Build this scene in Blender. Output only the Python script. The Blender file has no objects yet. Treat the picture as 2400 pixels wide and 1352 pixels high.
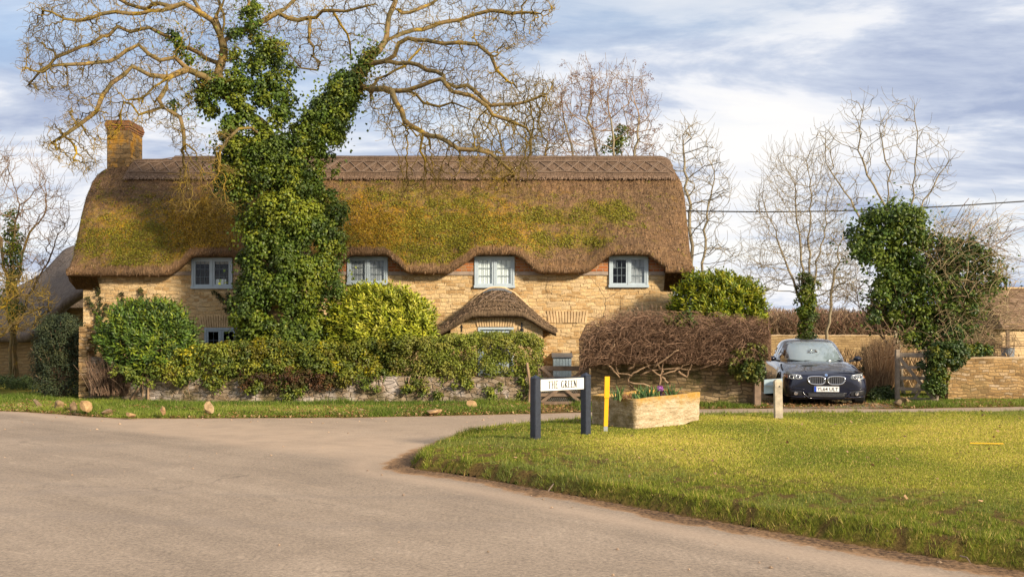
import bpy, bmesh, math, random
import numpy as np
from mathutils import Vector, Matrix
from mathutils.kdtree import KDTree
from mathutils.bvhtree import BVHTree
R = math.radians
rng = np.random.default_rng(7)
random.seed(7)
S = bpy.context.scene
COL = S.collection

# ------------------------------------------------------------------ camera
F = 2333.0; HZ = 780.0; CH = 1.6
cam = bpy.data.objects.new('camera', bpy.data.cameras.new('camera'))
COL.objects.link(cam)
cam.location = (0, 0, CH); cam.rotation_euler = (R(90), 0, 0)
cam.data.sensor_width = 36; cam.data.lens = 36 * F / 2400
cam.data.shift_y = (HZ - 676) / 2400
cam.data.clip_start = 0.05; cam.data.clip_end = 3000
S.camera = cam
S.view_settings.view_transform = 'Standard'; S.view_settings.look = 'None'
S.view_settings.gamma = 1; S.view_settings.exposure = 0.95
S.cycles.max_bounces = 6; S.cycles.transparent_max_bounces = 8

# ------------------------------------------------------------------ world and sun
SUN = Vector((0.68, -0.64, 0.37)).normalized()
w = bpy.data.worlds.new('World'); S.world = w; w.use_nodes = True
nt = w.node_tree; nt.nodes.clear()
def nd(nt, t, **kw):
    n = nt.nodes.new(t)
    for k, v in kw.items():
        if k.startswith('_'): setattr(n, k[1:], v)
    return n
def lk(nt, a, b): nt.links.new(a, b)
sky = nd(nt, 'ShaderNodeTexSky', _sky_type='NISHITA', _sun_disc=False)
sky.sun_elevation = math.asin(SUN.z); sky.sun_rotation = math.atan2(SUN.x, SUN.y)
sky.air_density = 1.0; sky.dust_density = 0.6; sky.ozone_density = 1.5
bg = nd(nt, 'ShaderNodeBackground'); bg.inputs[1].default_value = 0.085
lk(nt, sky.outputs[0], bg.inputs[0])
def mth(nt, op, a, b=None, clamp=False):
    n = nt.nodes.new('ShaderNodeMath'); n.operation = op; n.use_clamp = clamp
    for i, v in enumerate((a, b)):
        if v is None: continue
        if isinstance(v, (int, float)): n.inputs[i].default_value = v
        else: nt.links.new(v, n.inputs[i])
    return n.outputs[0]
def comb(nt, x, y, z):
    n = nt.nodes.new('ShaderNodeCombineXYZ')
    for i, v in enumerate((x, y, z)):
        if isinstance(v, (int, float)): n.inputs[i].default_value = v
        else: nt.links.new(v, n.inputs[i])
    return n.outputs[0]
def ramp(nt, fac, stops, interp='LINEAR'):
    n = nt.nodes.new('ShaderNodeValToRGB'); cr = n.color_ramp; cr.interpolation = interp
    while len(cr.elements) < len(stops): cr.elements.new(0.5)
    for e, (p, c) in zip(cr.elements, stops):
        e.position = p
        if isinstance(c, (int, float)): c = (c, c, c)
        e.color = (*c[:3], 1)
    nt.links.new(fac, n.inputs[0]); return n.outputs[0]
def noise(nt, vec, scale, detail=4, rough=0.55, dist=0.0, out=0):
    n = nt.nodes.new('ShaderNodeTexNoise')
    n.inputs['Scale'].default_value = scale; n.inputs['Detail'].default_value = detail
    n.inputs['Roughness'].default_value = rough; n.inputs['Distortion'].default_value = dist
    if vec is not None: nt.links.new(vec, n.inputs['Vector'])
    return n.outputs[out]
def mix(nt, fac, a, b, mode='MIX'):
    n = nt.nodes.new('ShaderNodeMix'); n.data_type = 'RGBA'; n.blend_type = mode
    for s, v in ((n.inputs[0], fac), (n.inputs[6], a), (n.inputs[7], b)):
        if isinstance(v, (int, float)): s.default_value = v
        elif isinstance(v, tuple): s.default_value = (*v[:3], 1)
        else: nt.links.new(v, s)
    return n.outputs[2]
tc = nd(nt, 'ShaderNodeTexCoord')
sx = nd(nt, 'ShaderNodeSeparateXYZ'); lk(nt, tc.outputs['Generated'], sx.inputs[0])
zz = mth(nt, 'ADD', mth(nt, 'MAXIMUM', sx.outputs[2], 0.0), 0.16)
px_ = mth(nt, 'DIVIDE', sx.outputs[0], zz); py_ = mth(nt, 'DIVIDE', sx.outputs[1], zz)
cv = comb(nt, mth(nt, 'ADD', mth(nt, 'MULTIPLY', px_, 0.62), 3.1), mth(nt, 'MULTIPLY', py_, 1.05), 0.7)
n1 = noise(nt, cv, 0.95, 8, 0.58, 0.45)
n2 = noise(nt, cv, 2.3, 7, 0.6, 0.3)
lowz = ramp(nt, sx.outputs[2], [(0.0, 0.10), (0.10, 0.03), (0.4, 0.0)])
m = ramp(nt, mth(nt, 'ADD', n1, lowz), [(0.36, 0.55), (0.47, 0.90), (0.56, 1.0)])
ccol = ramp(nt, n2, [(0.35, (0.40, 0.47, 0.65)), (0.46, (0.62, 0.68, 0.81)), (0.54, (0.90, 0.91, 0.95)), (0.66, (1.0, 0.985, 0.97))])
bg2 = nd(nt, 'ShaderNodeBackground'); lk(nt, ccol, bg2.inputs[0]); bg2.inputs[1].default_value = 0.53
mx = nd(nt, 'ShaderNodeMixShader'); lk(nt, m, mx.inputs[0]); lk(nt, bg.outputs[0], mx.inputs[1]); lk(nt, bg2.outputs[0], mx.inputs[2])
wo = nd(nt, 'ShaderNodeOutputWorld'); lk(nt, mx.outputs[0], wo.inputs[0])

sl = bpy.data.lights.new('sun', 'SUN'); sl.energy = 4.0; sl.angle = R(7); sl.color = (1.0, 0.86, 0.66)
so = bpy.data.objects.new('sun', sl); COL.objects.link(so)
so.rotation_euler = (-SUN).to_track_quat('-Z', 'Y').to_euler(); so.location = SUN * 40

# ------------------------------------------------------------------ helpers
def P(x, y, Y):                      # photo pixel + distance -> world point
    return np.array(((x - 1200) * Y / F, Y, CH - (y - HZ) * Y / F))
def PX(x, Y): return (x - 1200) * Y / F
def PZ(y, Y): return CH - (y - HZ) * Y / F
def G(x, y, z=0.0):                  # photo pixel on the ground (height z)
    Y = (CH - z) * F / (y - HZ); return np.array(((x - 1200) * Y / F, Y, z))
def sm(t): t = np.clip(t, 0, 1); return t * t * (3 - 2 * t)
def hsh(i, j, k, s):
    h = (i.astype(np.int64) * 374761393 + j.astype(np.int64) * 668265263 + k.astype(np.int64) * 2147483647 + s * 974634777) & 0xffffffff
    h = ((h ^ (h >> 13)) * 1274126177) & 0xffffffff
    return ((h ^ (h >> 16)) & 0xffffff) / float(0xffffff)
def vn(Pn, scale=1.0, seed=0, octv=3):   # numpy value noise, -1..1
    Pn = np.atleast_2d(np.asarray(Pn, float))
    if Pn.shape[1] == 2: Pn = np.c_[Pn, np.zeros(len(Pn))]
    tot = np.zeros(len(Pn)); amp = 1; norm = 0
    for o in range(octv):
        q = Pn * scale * (2 ** o) + 17.3 * o; i = np.floor(q).astype(np.int64); f = q - i; f = f * f * (3 - 2 * f)
        v = 0
        for a in (0, 1):
            for b in (0, 1):
                for c in (0, 1):
                    wgt = (f[:, 0] if a else 1 - f[:, 0]) * (f[:, 1] if b else 1 - f[:, 1]) * (f[:, 2] if c else 1 - f[:, 2])
                    v = v + wgt * hsh(i[:, 0] + a, i[:, 1] + b, i[:, 2] + c, seed + o)
        tot += amp * (v * 2 - 1); norm += amp; amp *= 0.5
    return tot / norm
def nrm(v): return v / np.maximum(np.linalg.norm(v, axis=-1, keepdims=True), 1e-9)
def link(o, parent=None):
    COL.objects.link(o)
    if parent is not None: o.parent = parent
    return o
def tag(o, label=None, cat=None, group=None, kind=None):
    if label: o['label'] = label
    if cat: o['category'] = cat
    if group: o['group'] = group
    if kind: o['kind'] = kind
    return o
def empty(name, loc, label, cat, group=None, rz=0.0):
    o = bpy.data.objects.new(name, None); COL.objects.link(o); o.location = tuple(loc); o.rotation_euler = (0, 0, rz)
    o.empty_display_size = 0.2
    return tag(o, label, cat, group)
def mk(name, V, Fs, mats, parent=None, col=None, smooth=False, local=True, attrs=None, midx=None):
    """V world-space; when parent has a location, vertices are moved to its frame."""
    V = np.asarray(V, dtype=np.float64)
    if parent is not None and local:
        top = parent
        V = V - np.array(root_loc(parent))
    me = bpy.data.meshes.new(name)
    if isinstance(Fs, np.ndarray): Fs = [Fs]
    tot = sum(len(f) for f in Fs if len(f))
    nv = len(V); me.vertices.add(nv); me.vertices.foreach_set('co', V.astype(np.float32).ravel())
    Fs = [np.asarray(f) for f in Fs if len(f)]
    loops = np.concatenate([f.ravel() for f in Fs]).astype(np.int32)
    sizes = np.concatenate([np.full(len(f), f.shape[1]) for f in Fs]).astype(np.int32)
    me.loops.add(len(loops)); me.loops.foreach_set('vertex_index', loops)
    me.polygons.add(len(sizes))
    starts = np.concatenate([[0], np.cumsum(sizes)[:-1]]).astype(np.int32)
    me.polygons.foreach_set('loop_start', starts)
    if not isinstance(mats, (list, tuple)): mats = [mats]
    for m_ in mats: me.materials.append(m_)
    if midx is not None: me.polygons.foreach_set('material_index', np.asarray(midx, np.int32))
    me.polygons.foreach_set('use_smooth', np.full(len(sizes), bool(smooth)))
    if col is not None:
        a = me.color_attributes.new('col', 'FLOAT_COLOR', 'POINT')
        c4 = np.ones((nv, 4), np.float32); c4[:, :3] = col; a.data.foreach_set('color', c4.ravel())
    for k, arr in (attrs or {}).items():
        a = me.attributes.new(k, 'FLOAT', 'POINT'); a.data.foreach_set('value', np.asarray(arr, np.float32))
    me.update(); me.validate()
    o = bpy.data.objects.new(name, me); link(o, parent)
    return o
ROOT = {}
def root_loc(p):
    v = Vector((0, 0, 0))
    while p is not None: v += p.location; p = p.parent
    return v
class MB:                            # small mesh builder
    def __init__(s): s.v = []; s.f = []
    def add(s, vs, fs):
        b = len(s.v); s.v += [tuple(map(float, v)) for v in vs]; s.f += [tuple(b + i for i in f) for f in fs]; return s
    def box(s, x0, x1, y0, y1, z0, z1, M=None):
        vs = [Vector((x, y, z)) for z in (z0, z1) for y in (y0, y1) for x in (x0, x1)]
        if M is not None: vs = [M @ v for v in vs]
        return s.add(vs, [(0, 2, 3, 1), (4, 5, 7, 6), (0, 1, 5, 4), (2, 6, 7, 3), (0, 4, 6, 2), (1, 3, 7, 5)])
    def bar(s, a, b, w, h=None, up=(0, 0, 1)):        # box beam from a to b
        a = Vector(a); b = Vector(b); h = w if h is None else h
        d = (b - a).normalized(); u = Vector(up)
        if abs(d.dot(u)) > 0.97: u = Vector((0, 1, 0))
        sd = d.cross(u).normalized(); up_ = sd.cross(d)
        vs = [p + sd * (i * w / 2) + up_ * (j * h / 2) for p in (a, b) for j in (-1, 1) for i in (-1, 1)]
        return s.add(vs, [(0, 1, 3, 2), (4, 6, 7, 5), (0, 4, 5, 1), (2, 3, 7, 6), (0, 2, 6, 4), (1, 5, 7, 3)])
    def tube(s, pts, r, n=6, cap=True):
        pts = [Vector(p) for p in pts]; rr = r if isinstance(r, (list, tuple)) else [r] * len(pts)
        b = len(s.v); pu = None
        for i, p in enumerate(pts):
            d = (pts[min(i + 1, len(pts) - 1)] - pts[max(i - 1, 0)]).normalized()
            if pu is None: pu = d.orthogonal().normalized()
            pu = (pu - d * pu.dot(d)).normalized(); q = d.cross(pu)
            for k in range(n):
                a = 2 * math.pi * k / n; v = p + (pu * math.cos(a) + q * math.sin(a)) * rr[i]; s.v.append(tuple(v))
        for i in range(len(pts) - 1):
            for k in range(n):
                s.f.append((b + i * n + k, b + i * n + (k + 1) % n, b + (i + 1) * n + (k + 1) % n, b + (i + 1) * n + k))
        if cap:
            s.f.append(tuple(b + k for k in range(n))[::-1]); e = b + (len(pts) - 1) * n; s.f.append(tuple(e + k for k in range(n)))
        return s
    def disc(s, c, axis, r, t, n=24):
        a = Vector(axis).normalized(); c = Vector(c); return s.tube([c, c + a * t], r, n)
    def build(s, name, m, parent=None, smooth=False, bevel=0.0, local=True, sub=0):
        off = Vector(root_loc(parent)) if (parent is not None and local) else Vector((0, 0, 0))
        bm = bmesh.new(); vs = [bm.verts.new(Vector(v) - off) for v in s.v]
        for f in s.f:
            try: bm.faces.new([vs[i] for i in f])
            except ValueError: pass
        if bevel: bmesh.ops.bevel(bm, geom=[e for e in bm.edges], offset=bevel, segments=2, affect='EDGES', clamp_overlap=True)
        bmesh.ops.recalc_face_normals(bm, faces=bm.faces)
        me = bpy.data.meshes.new(name); bm.to_mesh(me); bm.free(); me.materials.append(m)
        if smooth:
            me.polygons.foreach_set('use_smooth', [True] * len(me.polygons))
        o = bpy.data.objects.new(name, me); link(o, parent); return o
def grid_faces(nr, nc, closed=False):
    r = np.arange(nr - 1)[:, None]; c = np.arange(nc if closed else nc - 1)[None, :]; c2 = (c + 1) % nc
    return np.stack([r * nc + c, r * nc + c2, (r + 1) * nc + c2, (r + 1) * nc + c], -1).reshape(-1, 4)

# ------------------------------------------------------------------ materials
def mat(name):
    m = bpy.data.materials.new(name); m.use_nodes = True; n = m.node_tree; b = n.nodes['Principled BSDF']; return m, n, b
def coords(n): return n.nodes.new('ShaderNodeTexCoord').outputs['Object']
def wpos(n): return n.nodes.new('ShaderNodeNewGeometry').outputs['Position']
def vmul(n, v, s):
    k = n.nodes.new('ShaderNodeVectorMath'); k.operation = 'MULTIPLY'; n.links.new(v, k.inputs[0]); k.inputs[1].default_value = s; return k.outputs[0]
def vadd(n, a, b):
    k = n.nodes.new('ShaderNodeVectorMath'); k.operation = 'ADD'; n.links.new(a, k.inputs[0]); n.links.new(b, k.inputs[1]); return k.outputs[0]
def attr(n, name, out='Color'):
    k = n.nodes.new('ShaderNodeAttribute'); k.attribute_name = name; return k.outputs[out]
def bump(n, b, h, strength=0.5, dist=0.02):
    k = n.nodes.new('ShaderNodeBump'); k.inputs['Strength'].default_value = strength; k.inputs['Distance'].default_value = dist
    n.links.new(h, k.inputs['Height']); n.links.new(k.outputs[0], b.inputs['Normal']); return k
def simple(name, c, rough=0.6, metal=0.0, var=0.15, scale=8.0, bmp=0.0, coat=0.0, spec=0.5):
    m, n, b = mat(name); p = wpos(n); f = noise(n, p, scale, 5, 0.6)
    lo = tuple(x * (1 - var) for x in c); hi = tuple(min(1, x * (1 + var)) for x in c)
    n.links.new(ramp(n, f, [(0.3, lo), (0.7, hi)]), b.inputs['Base Color'])
    b.inputs['Roughness'].default_value = rough; b.inputs['Metallic'].default_value = metal
    b.inputs['Coat Weight'].default_value = coat; b.inputs['Coat Roughness'].default_value = 0.04
    b.inputs['Specular IOR Level'].default_value = spec
    if bmp: bump(n, b, noise(n, p, scale * 6, 6, 0.65), bmp, 0.01)
    return m
def leafmat(name, rough=0.38, trans=0.3, spec=0.5):
    m, n, b = mat(name); c = attr(n, 'col')
    f = noise(n, wpos(n), 14, 3)
    c2 = mix(n, 1.0, c, ramp(n, f, [(0.3, 0.8), (0.7, 1.15)]), 'MULTIPLY')
    n.links.new(c2, b.inputs['Base Color']); b.inputs['Roughness'].default_value = rough; b.inputs['Specular IOR Level'].default_value = spec
    t = n.nodes.new('ShaderNodeBsdfTranslucent'); n.links.new(c2, t.inputs[0])
    x = n.nodes.new('ShaderNodeMixShader'); x.inputs[0].default_value = trans
    out = n.nodes['Material Output']; n.links.new(b.outputs[0], x.inputs[1]); n.links.new(t.outputs[0], x.inputs[2]); n.links.new(x.outputs[0], out.inputs[0])
    return m
def stonemat(name, cols, mortar, sw=0.32, sh=0.12, rubble=False, lime=None, moss=None, bst=0.9, dist=0.05):
    """coursed or rubble stone: one random colour a stone, recessed joints"""
    m, n, b = mat(name); p = wpos(n); s = n.nodes.new('ShaderNodeSeparateXYZ'); n.links.new(p, s.inputs[0])
    xy = mth(n, 'ADD', s.outputs[0], s.outputs[1])
    wob = noise(n, p, 2.2, 3, 0.5, 0, 1); wob2 = noise(n, p, 9, 3, 0.6, 0, 1)
    u = comb(n, xy, s.outputs[2], 0.0)
    u = vadd(n, u, vmul(n, wob, (0.22, dist * 2.2, 0))); u = vadd(n, u, vmul(n, wob2, (0.05, 0.035, 0)))
    if rubble:
        v = n.nodes.new('ShaderNodeTexVoronoi'); v.voronoi_dimensions = '2D'; v.feature = 'F1'; v.inputs['Scale'].default_value = 1; v.inputs['Randomness'].default_value = 0.85
        uu = vmul(n, u, (1 / sw, 1 / sh, 1)); n.links.new(uu, v.inputs['Vector'])
        e = n.nodes.new('ShaderNodeTexVoronoi'); e.voronoi_dimensions = '2D'; e.feature = 'DISTANCE_TO_EDGE'; e.inputs['Scale'].default_value = 1; e.inputs['Randomness'].default_value = 0.85
        n.links.new(uu, e.inputs['Vector'])
        sp = n.nodes.new('ShaderNodeSeparateColor'); n.links.new(v.outputs['Color'], sp.inputs[0]); rnd = sp.outputs[0]
        edge = ramp(n, e.outputs['Distance'], [(0.02, 0.0), (0.13, 1.0)])
    else:
        v = n.nodes.new('ShaderNodeTexBrick'); v.inputs['Scale'].default_value = 1; v.inputs['Brick Width'].default_value = sw; v.inputs['Row Height'].default_value = sh
        v.inputs['Mortar Size'].default_value = 0.011; v.inputs['Mortar Smooth'].default_value = 0.6; v.offset_frequency = 2; v.squash = 0.7; v.squash_frequency = 3
        v.inputs['Color1'].default_value = (0, 0, 0, 1); v.inputs['Color2'].default_value = (1, 1, 1, 1); v.inputs['Mortar'].default_value = (0.5, 0.5, 0.5, 1)
        n.links.new(u, v.inputs['Vector']); rnd = v.outputs['Color']; edge = mth(n, 'SUBTRACT', 1.0, v.outputs['Fac'])
    k = len(cols); rr = mth(n, 'ADD', mth(n, 'MULTIPLY', rnd, 0.75), mth(n, 'MULTIPLY', noise(n, p, 1.3, 3), 0.25))
    c = ramp(n, rr, [(0.08 + 0.84 * i / (k - 1), cc) for i, cc in enumerate(cols)])
    fn = noise(n, p, 26, 6, 0.7)
    c = mix(n, 0.8, c, ramp(n, fn, [(0.3, 0.66), (0.55, 1.0), (0.75, 1.2)]), 'MULTIPLY')
    c = mix(n, edge, mortar, c)
    big = noise(n, p, 0.8, 5, 0.6)
    if lime: c = mix(n, ramp(n, noise(n, p, 2.6, 6, 0.65), [(0.52, 0.0), (0.62, 0.8)]), c, lime)
    if moss: c = mix(n, ramp(n, noise(n, vadd(n, p, comb(n, 4.0, 1.0, 7.0)), 1.9, 6, 0.7), [(0.50, 0.0), (0.62, 0.8)]), c, moss)
    c = mix(n, 0.6, c, ramp(n, big, [(0.3, 0.72), (0.7, 1.15)]), 'MULTIPLY')
    n.links.new(c, b.inputs['Base Color']); b.inputs['Roughness'].default_value = 0.95; b.inputs['Specular IOR Level'].default_value = 0.2
    h = mth(n, 'ADD', mth(n, 'MULTIPLY', edge, 0.6), mth(n, 'ADD', mth(n, 'MULTIPLY', fn, 0.55), mth(n, 'MULTIPLY', rnd, 0.3)))
    bump(n, b, h, bst, 0.04)
    return m
M = {}
M['stone'] = stonemat('cottage_stone', [(0.33, 0.20, 0.085), (0.50, 0.32, 0.145), (0.60, 0.41, 0.20), (0.66, 0.47, 0.25), (0.52, 0.38, 0.22)], (0.58, 0.42, 0.23), 0.24, 0.092, bst=0.85, dist=0.09)
M['rubble'] = stonemat('garden_wall_stone', [(0.15, 0.105, 0.06), (0.24, 0.17, 0.105), (0.30, 0.225, 0.15), (0.32, 0.26, 0.20)], (0.27, 0.205, 0.14), 0.20, 0.085, True, lime=(0.42, 0.36, 0.32), moss=(0.09, 0.075, 0.03))
M['rubble2'] = stonemat('tan_wall_stone', [(0.18, 0.11, 0.05), (0.36, 0.22, 0.09), (0.45, 0.29, 0.13), (0.46, 0.35, 0.24)], (0.30, 0.20, 0.10), 0.21, 0.068, False, moss=(0.20, 0.14, 0.06), dist=0.10)
M['rubble3'] = stonemat('dark_wall_stone', [(0.12, 0.085, 0.045), (0.25, 0.17, 0.085), (0.34, 0.235, 0.12), (0.38, 0.28, 0.17)], (0.15, 0.11, 0.065), 0.24, 0.075, False, moss=(0.07, 0.065, 0.02), dist=0.10)
M['farstone'] = stonemat('far_stone', [(0.26, 0.17, 0.08), (0.36, 0.24, 0.11), (0.40, 0.28, 0.14)], (0.30, 0.21, 0.11), 0.3, 0.1)
M['brick'] = stonemat('orange_brick', [(0.32, 0.10, 0.035), (0.42, 0.15, 0.05), (0.36, 0.19, 0.08)], (0.36, 0.26, 0.18), 0.22, 0.075, bst=0.5, dist=0.01)
M['chimbrick'] = stonemat('chimney_brick', [(0.22, 0.09, 0.04), (0.34, 0.14, 0.06), (0.30, 0.18, 0.09)], (0.2, 0.14, 0.09), 0.22, 0.075, bst=0.7, dist=0.01)
M['chimney'] = stonemat('chimney_stone', [(0.15, 0.10, 0.05), (0.27, 0.17, 0.08), (0.30, 0.21, 0.11)], (0.18, 0.13, 0.07), 0.34, 0.13, moss=(0.55, 0.26, 0.015))
def thatchmat(name, c1, c2, c3, grey=False):
    m, n, b = mat(name); p = wpos(n)
    f1 = noise(n, vmul(n, p, (26, 3, 3)), 1.0, 6, 0.7); f2 = noise(n, p, 5.5, 7, 0.72); f3 = noise(n, p, 0.5, 4, 0.6); f4 = noise(n, p, 38, 3, 0.7)
    s = mth(n, 'ADD', mth(n, 'MULTIPLY', f1, 0.4), mth(n, 'ADD', mth(n, 'MULTIPLY', f2, 0.4), mth(n, 'MULTIPLY', f4, 0.25)))
    c = ramp(n, s, [(0.38, c1), (0.52, c2), (0.66, c3)])
    c = mix(n, 0.5, c, ramp(n, f3, [(0.35, (0.72, 0.75, 0.8)), (0.65, (1.2, 1.1, 1.0))]), 'MULTIPLY')
    if not grey:
        for an, ca, cb in (('moss_g', (0.13, 0.10, 0.01), (0.29, 0.235, 0.02)), ('moss_o', (0.20, 0.11, 0.01), (0.50, 0.26, 0.012))):
            a = attr(n, an, 'Fac'); k = noise(n, p, 4.5 if an == 'moss_g' else 3.6, 8, 0.72)
            fac = ramp(n, mth(n, 'ADD', mth(n, 'MULTIPLY', a, 0.60), mth(n, 'MULTIPLY', mth(n, 'SUBTRACT', k, 0.5), 1.5)), [(0.12, 0.0), (0.55, 0.92)])
            c = mix(n, fac, c, ramp(n, f4, [(0.35, ca), (0.65, cb)]))
    n.links.new(c, b.inputs['Base Color']); b.inputs['Roughness'].default_value = 0.95; b.inputs['Specular IOR Level'].default_value = 0.15
    bump(n, b, mth(n, 'ADD', mth(n, 'MULTIPLY', f1, 0.7), mth(n, 'ADD', f2, mth(n, 'MULTIPLY', f4, 0.5))), 1.0, 0.05)
    return m
M['thatch'] = thatchmat('thatch', (0.062, 0.038, 0.020), (0.168, 0.100, 0.052), (0.31, 0.19, 0.10))
M['thatch_ridge'] = thatchmat('thatch_ridge', (0.07, 0.046, 0.029), (0.15, 0.098, 0.064), (0.23, 0.155, 0.108), True)
M['thatch_grey'] = thatchmat('grey_thatch', (0.10, 0.08, 0.065), (0.18, 0.145, 0.12), (0.27, 0.225, 0.19), True)
M['thatch_porch'] = thatchmat('porch_thatch', (0.06, 0.042, 0.026), (0.13, 0.09, 0.055), (0.26, 0.18, 0.11), True)
M['underthatch'] = simple('thatch_underside', (0.05, 0.03, 0.017), 0.95)
M['rod'] = simple('hazel_rod', (0.19, 0.13, 0.09), 0.8, scale=6)
M['blue'] = simple('blue_grey_paint', (0.37, 0.435, 0.48), 0.5, var=0.08, scale=5)
M['came'] = simple('lead_came', (0.10, 0.13, 0.15), 0.6)
M['beam'] = simple('oak_lintel', (0.30, 0.23, 0.18), 0.8, var=0.3, scale=6, bmp=0.3)
M['blind'] = simple('white_blind', (0.80, 0.82, 0.78), 0.8, var=0.05)
M['curtain'] = simple('grey_curtain', (0.36, 0.37, 0.38), 0.9, var=0.2, scale=9)
M['cream'] = simple('cream_blind', (0.36, 0.31, 0.24), 0.9, var=0.2, scale=12)
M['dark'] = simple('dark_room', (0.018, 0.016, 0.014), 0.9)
M['lead'] = simple('lead_sheet', (0.16, 0.17, 0.19), 0.5, metal=0.3)
M['iron'] = simple('black_iron', (0.012, 0.012, 0.014), 0.5)
M['wood'] = simple('weathered_wood', (0.17, 0.115, 0.075), 0.85, var=0.35, scale=9, bmp=0.5)
M['woodgrey'] = simple('grey_weathered_wood', (0.25, 0.20, 0.15), 0.85, var=0.35, scale=9, bmp=0.5)
M['woodpale'] = simple('pale_post_wood', (0.44, 0.37, 0.27), 0.85, var=0.35, scale=11, bmp=0.5)
M['navy'] = simple('navy_post_paint', (0.018, 0.023, 0.038), 0.45, var=0.3, scale=20, bmp=0.25)
M['signwhite'] = simple('sign_white', (0.74, 0.73, 0.68), 0.4, var=0.04)
M['black'] = simple('black_lettering', (0.012, 0.013, 0.018), 0.5)
M['yellow'] = simple('yellow_paint', (0.80, 0.42, 0.004), 0.45, var=0.07)
M['galv'] = simple('grey_metal', (0.33, 0.34, 0.34), 0.5, metal=0.3)
M['plate_blue'] = simple('pale_blue_plate', (0.40, 0.50, 0.56), 0.5, var=0.1)
M['leaf'] = leafmat('leaf_glossy', 0.48, 0.25, 0.38)
M['leafd'] = leafmat('leaf_dull', 0.6, 0.25, 0.3)
M['grass'] = leafmat('grass_blade', 0.6, 0.35, 0.25)
def barkmat(name, cols, scale=6):
    m, n, b = mat(name); p = wpos(n); f = noise(n, p, scale, 7, 0.7)
    n.links.new(ramp(n, f, [(0.33 + 0.34 * i / (len(cols) - 1), c) for i, c in enumerate(cols)]), b.inputs['Base Color'])
    b.inputs['Roughness'].default_value = 0.9; b.inputs['Specular IOR Level'].default_value = 0.2
    bump(n, b, noise(n, vmul(n, p, (1, 1, 0.35)), scale * 5, 5, 0.7), 0.8, 0.02); return m
M['bark'] = barkmat('lichened_bark', [(0.06, 0.05, 0.028), (0.16, 0.125, 0.055), (0.20, 0.13, 0.06), (0.38, 0.26, 0.03)], 3.0)
M['twig'] = barkmat('lichened_twig', [(0.07, 0.052, 0.025), (0.17, 0.12, 0.035), (0.42, 0.27, 0.02)], 0.8)
M['twig_b'] = barkmat('brown_twig', [(0.20, 0.13, 0.08), (0.34, 0.23, 0.14)], 2.5)
M['twig_g'] = barkmat('grey_twig', [(0.20, 0.165, 0.11), (0.34, 0.28, 0.18)], 2.5)
M['twig_r'] = leafmat('red_brown_twig', 0.7, 0.0, 0.2)
M['soil'] = simple('soil', (0.075, 0.045, 0.025), 0.95, var=0.4, scale=12, bmp=0.8)
# ================================================================== GROUND
def poly_dist(Q, poly):              # signed distance (inside > 0)
    Q = np.asarray(Q, float); poly = np.asarray(poly, float); d = np.full(len(Q), 1e9); ins = np.zeros(len(Q), bool); n = len(poly)
    for i in range(n):
        a = poly[i]; b = poly[(i + 1) % n]; ab = b - a
        t = np.clip(((Q - a) @ ab) / (ab @ ab), 0, 1); d = np.minimum(d, np.linalg.norm(Q - a - t[:, None] * ab, axis=1))
        c = ((a[1] > Q[:, 1]) != (b[1] > Q[:, 1])); x = (b[0] - a[0]) * (Q[:, 1] - a[1]) / (b[1] - a[1] + 1e-12) + a[0]
        ins ^= c & (Q[:, 0] < x)
    return np.where(ins, d, -d)
def smooth_poly(pts, k=2):
    pts = [np.array(p[:2], float) for p in pts]
    for _ in range(k):
        out = []
        for i in range(len(pts)):
            a, b = pts[i], pts[(i + 1) % len(pts)]; out += [a * .75 + b * .25, a * .25 + b * .75]
        pts = out
    return np.array(pts)
low = [G(x, y) for x, y in ((962, 1098), (1030, 1106), (1100, 1116), (1300, 1152), (1500, 1190), (1700, 1226), (1900, 1258), (2100, 1292), (2400, 1338))]
up = [(11, 18.8), (9.6, 18.65), (3.5, 18.3), (1.34, 17.4), (.35, 16.6), (-.34, 15.9), (-.77, 15.0), (-1.08, 13.4), (-1.27, 12.3)]
GREEN = smooth_poly([p[:2] for p in low] + [(4.6, 5.6), (6.5, 4.4), (10, 3.4), (16, 3), (24, 3), (24, 19)] + up, 2)
def hgreen(Q):
    Q = np.asarray(Q)[:, :2]; d = poly_dist(Q, GREEN)
    e = d + 0.055 * vn(Q, 3.4, 5, 3) - .02
    h = 0.13 * sm(e / 0.13) + 0.08 * sm(d / 1.6) + 0.02 * vn(Q, 0.8, 3) * sm(d)
    return np.where(d > -0.05, h, 0.0), d
VE = np.array([(-30, 23.5), (-14, 21.6), (-10.6, 20.5), (-9.2, 19.85), (-8.0, 19.0), (-7.2, 18.62), (-5, 18.75), (-3.1, 18.85), (-1.6, 19.2), (.3, 19.75), (1.8, 20.2), (4, 21.0), (5.6, 21.15), (8, 21.0), (11, 21.6), (16, 22.0), (30, 23)])
def vedge(x): return np.interp(x, VE[:, 0], VE[:, 1]) + 0.06 * vn(np.c_[x, x * 0], 1.5, 9)
def bare(x):     # driveway and gate path: 1 where the verge is worn away
    g = sm((x - .45) / .25) * sm((1.5 - x) / .25); d = sm((x - 5.35) / .25) * sm((8.6 - x) / .5); return np.maximum(g, d)
def hverge(Q):
    Q = np.asarray(Q); d = Q[:, 1] - vedge(Q[:, 0]); b = bare(Q[:, 0])
    return (0.05 * sm(d / .3) + 0.01 * sm(d / 2.5)) * (1 - 0.9 * b) + 0.015 * vn(Q[:, :2], 1.2, 4) * sm(d) + 0.004, d
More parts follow.
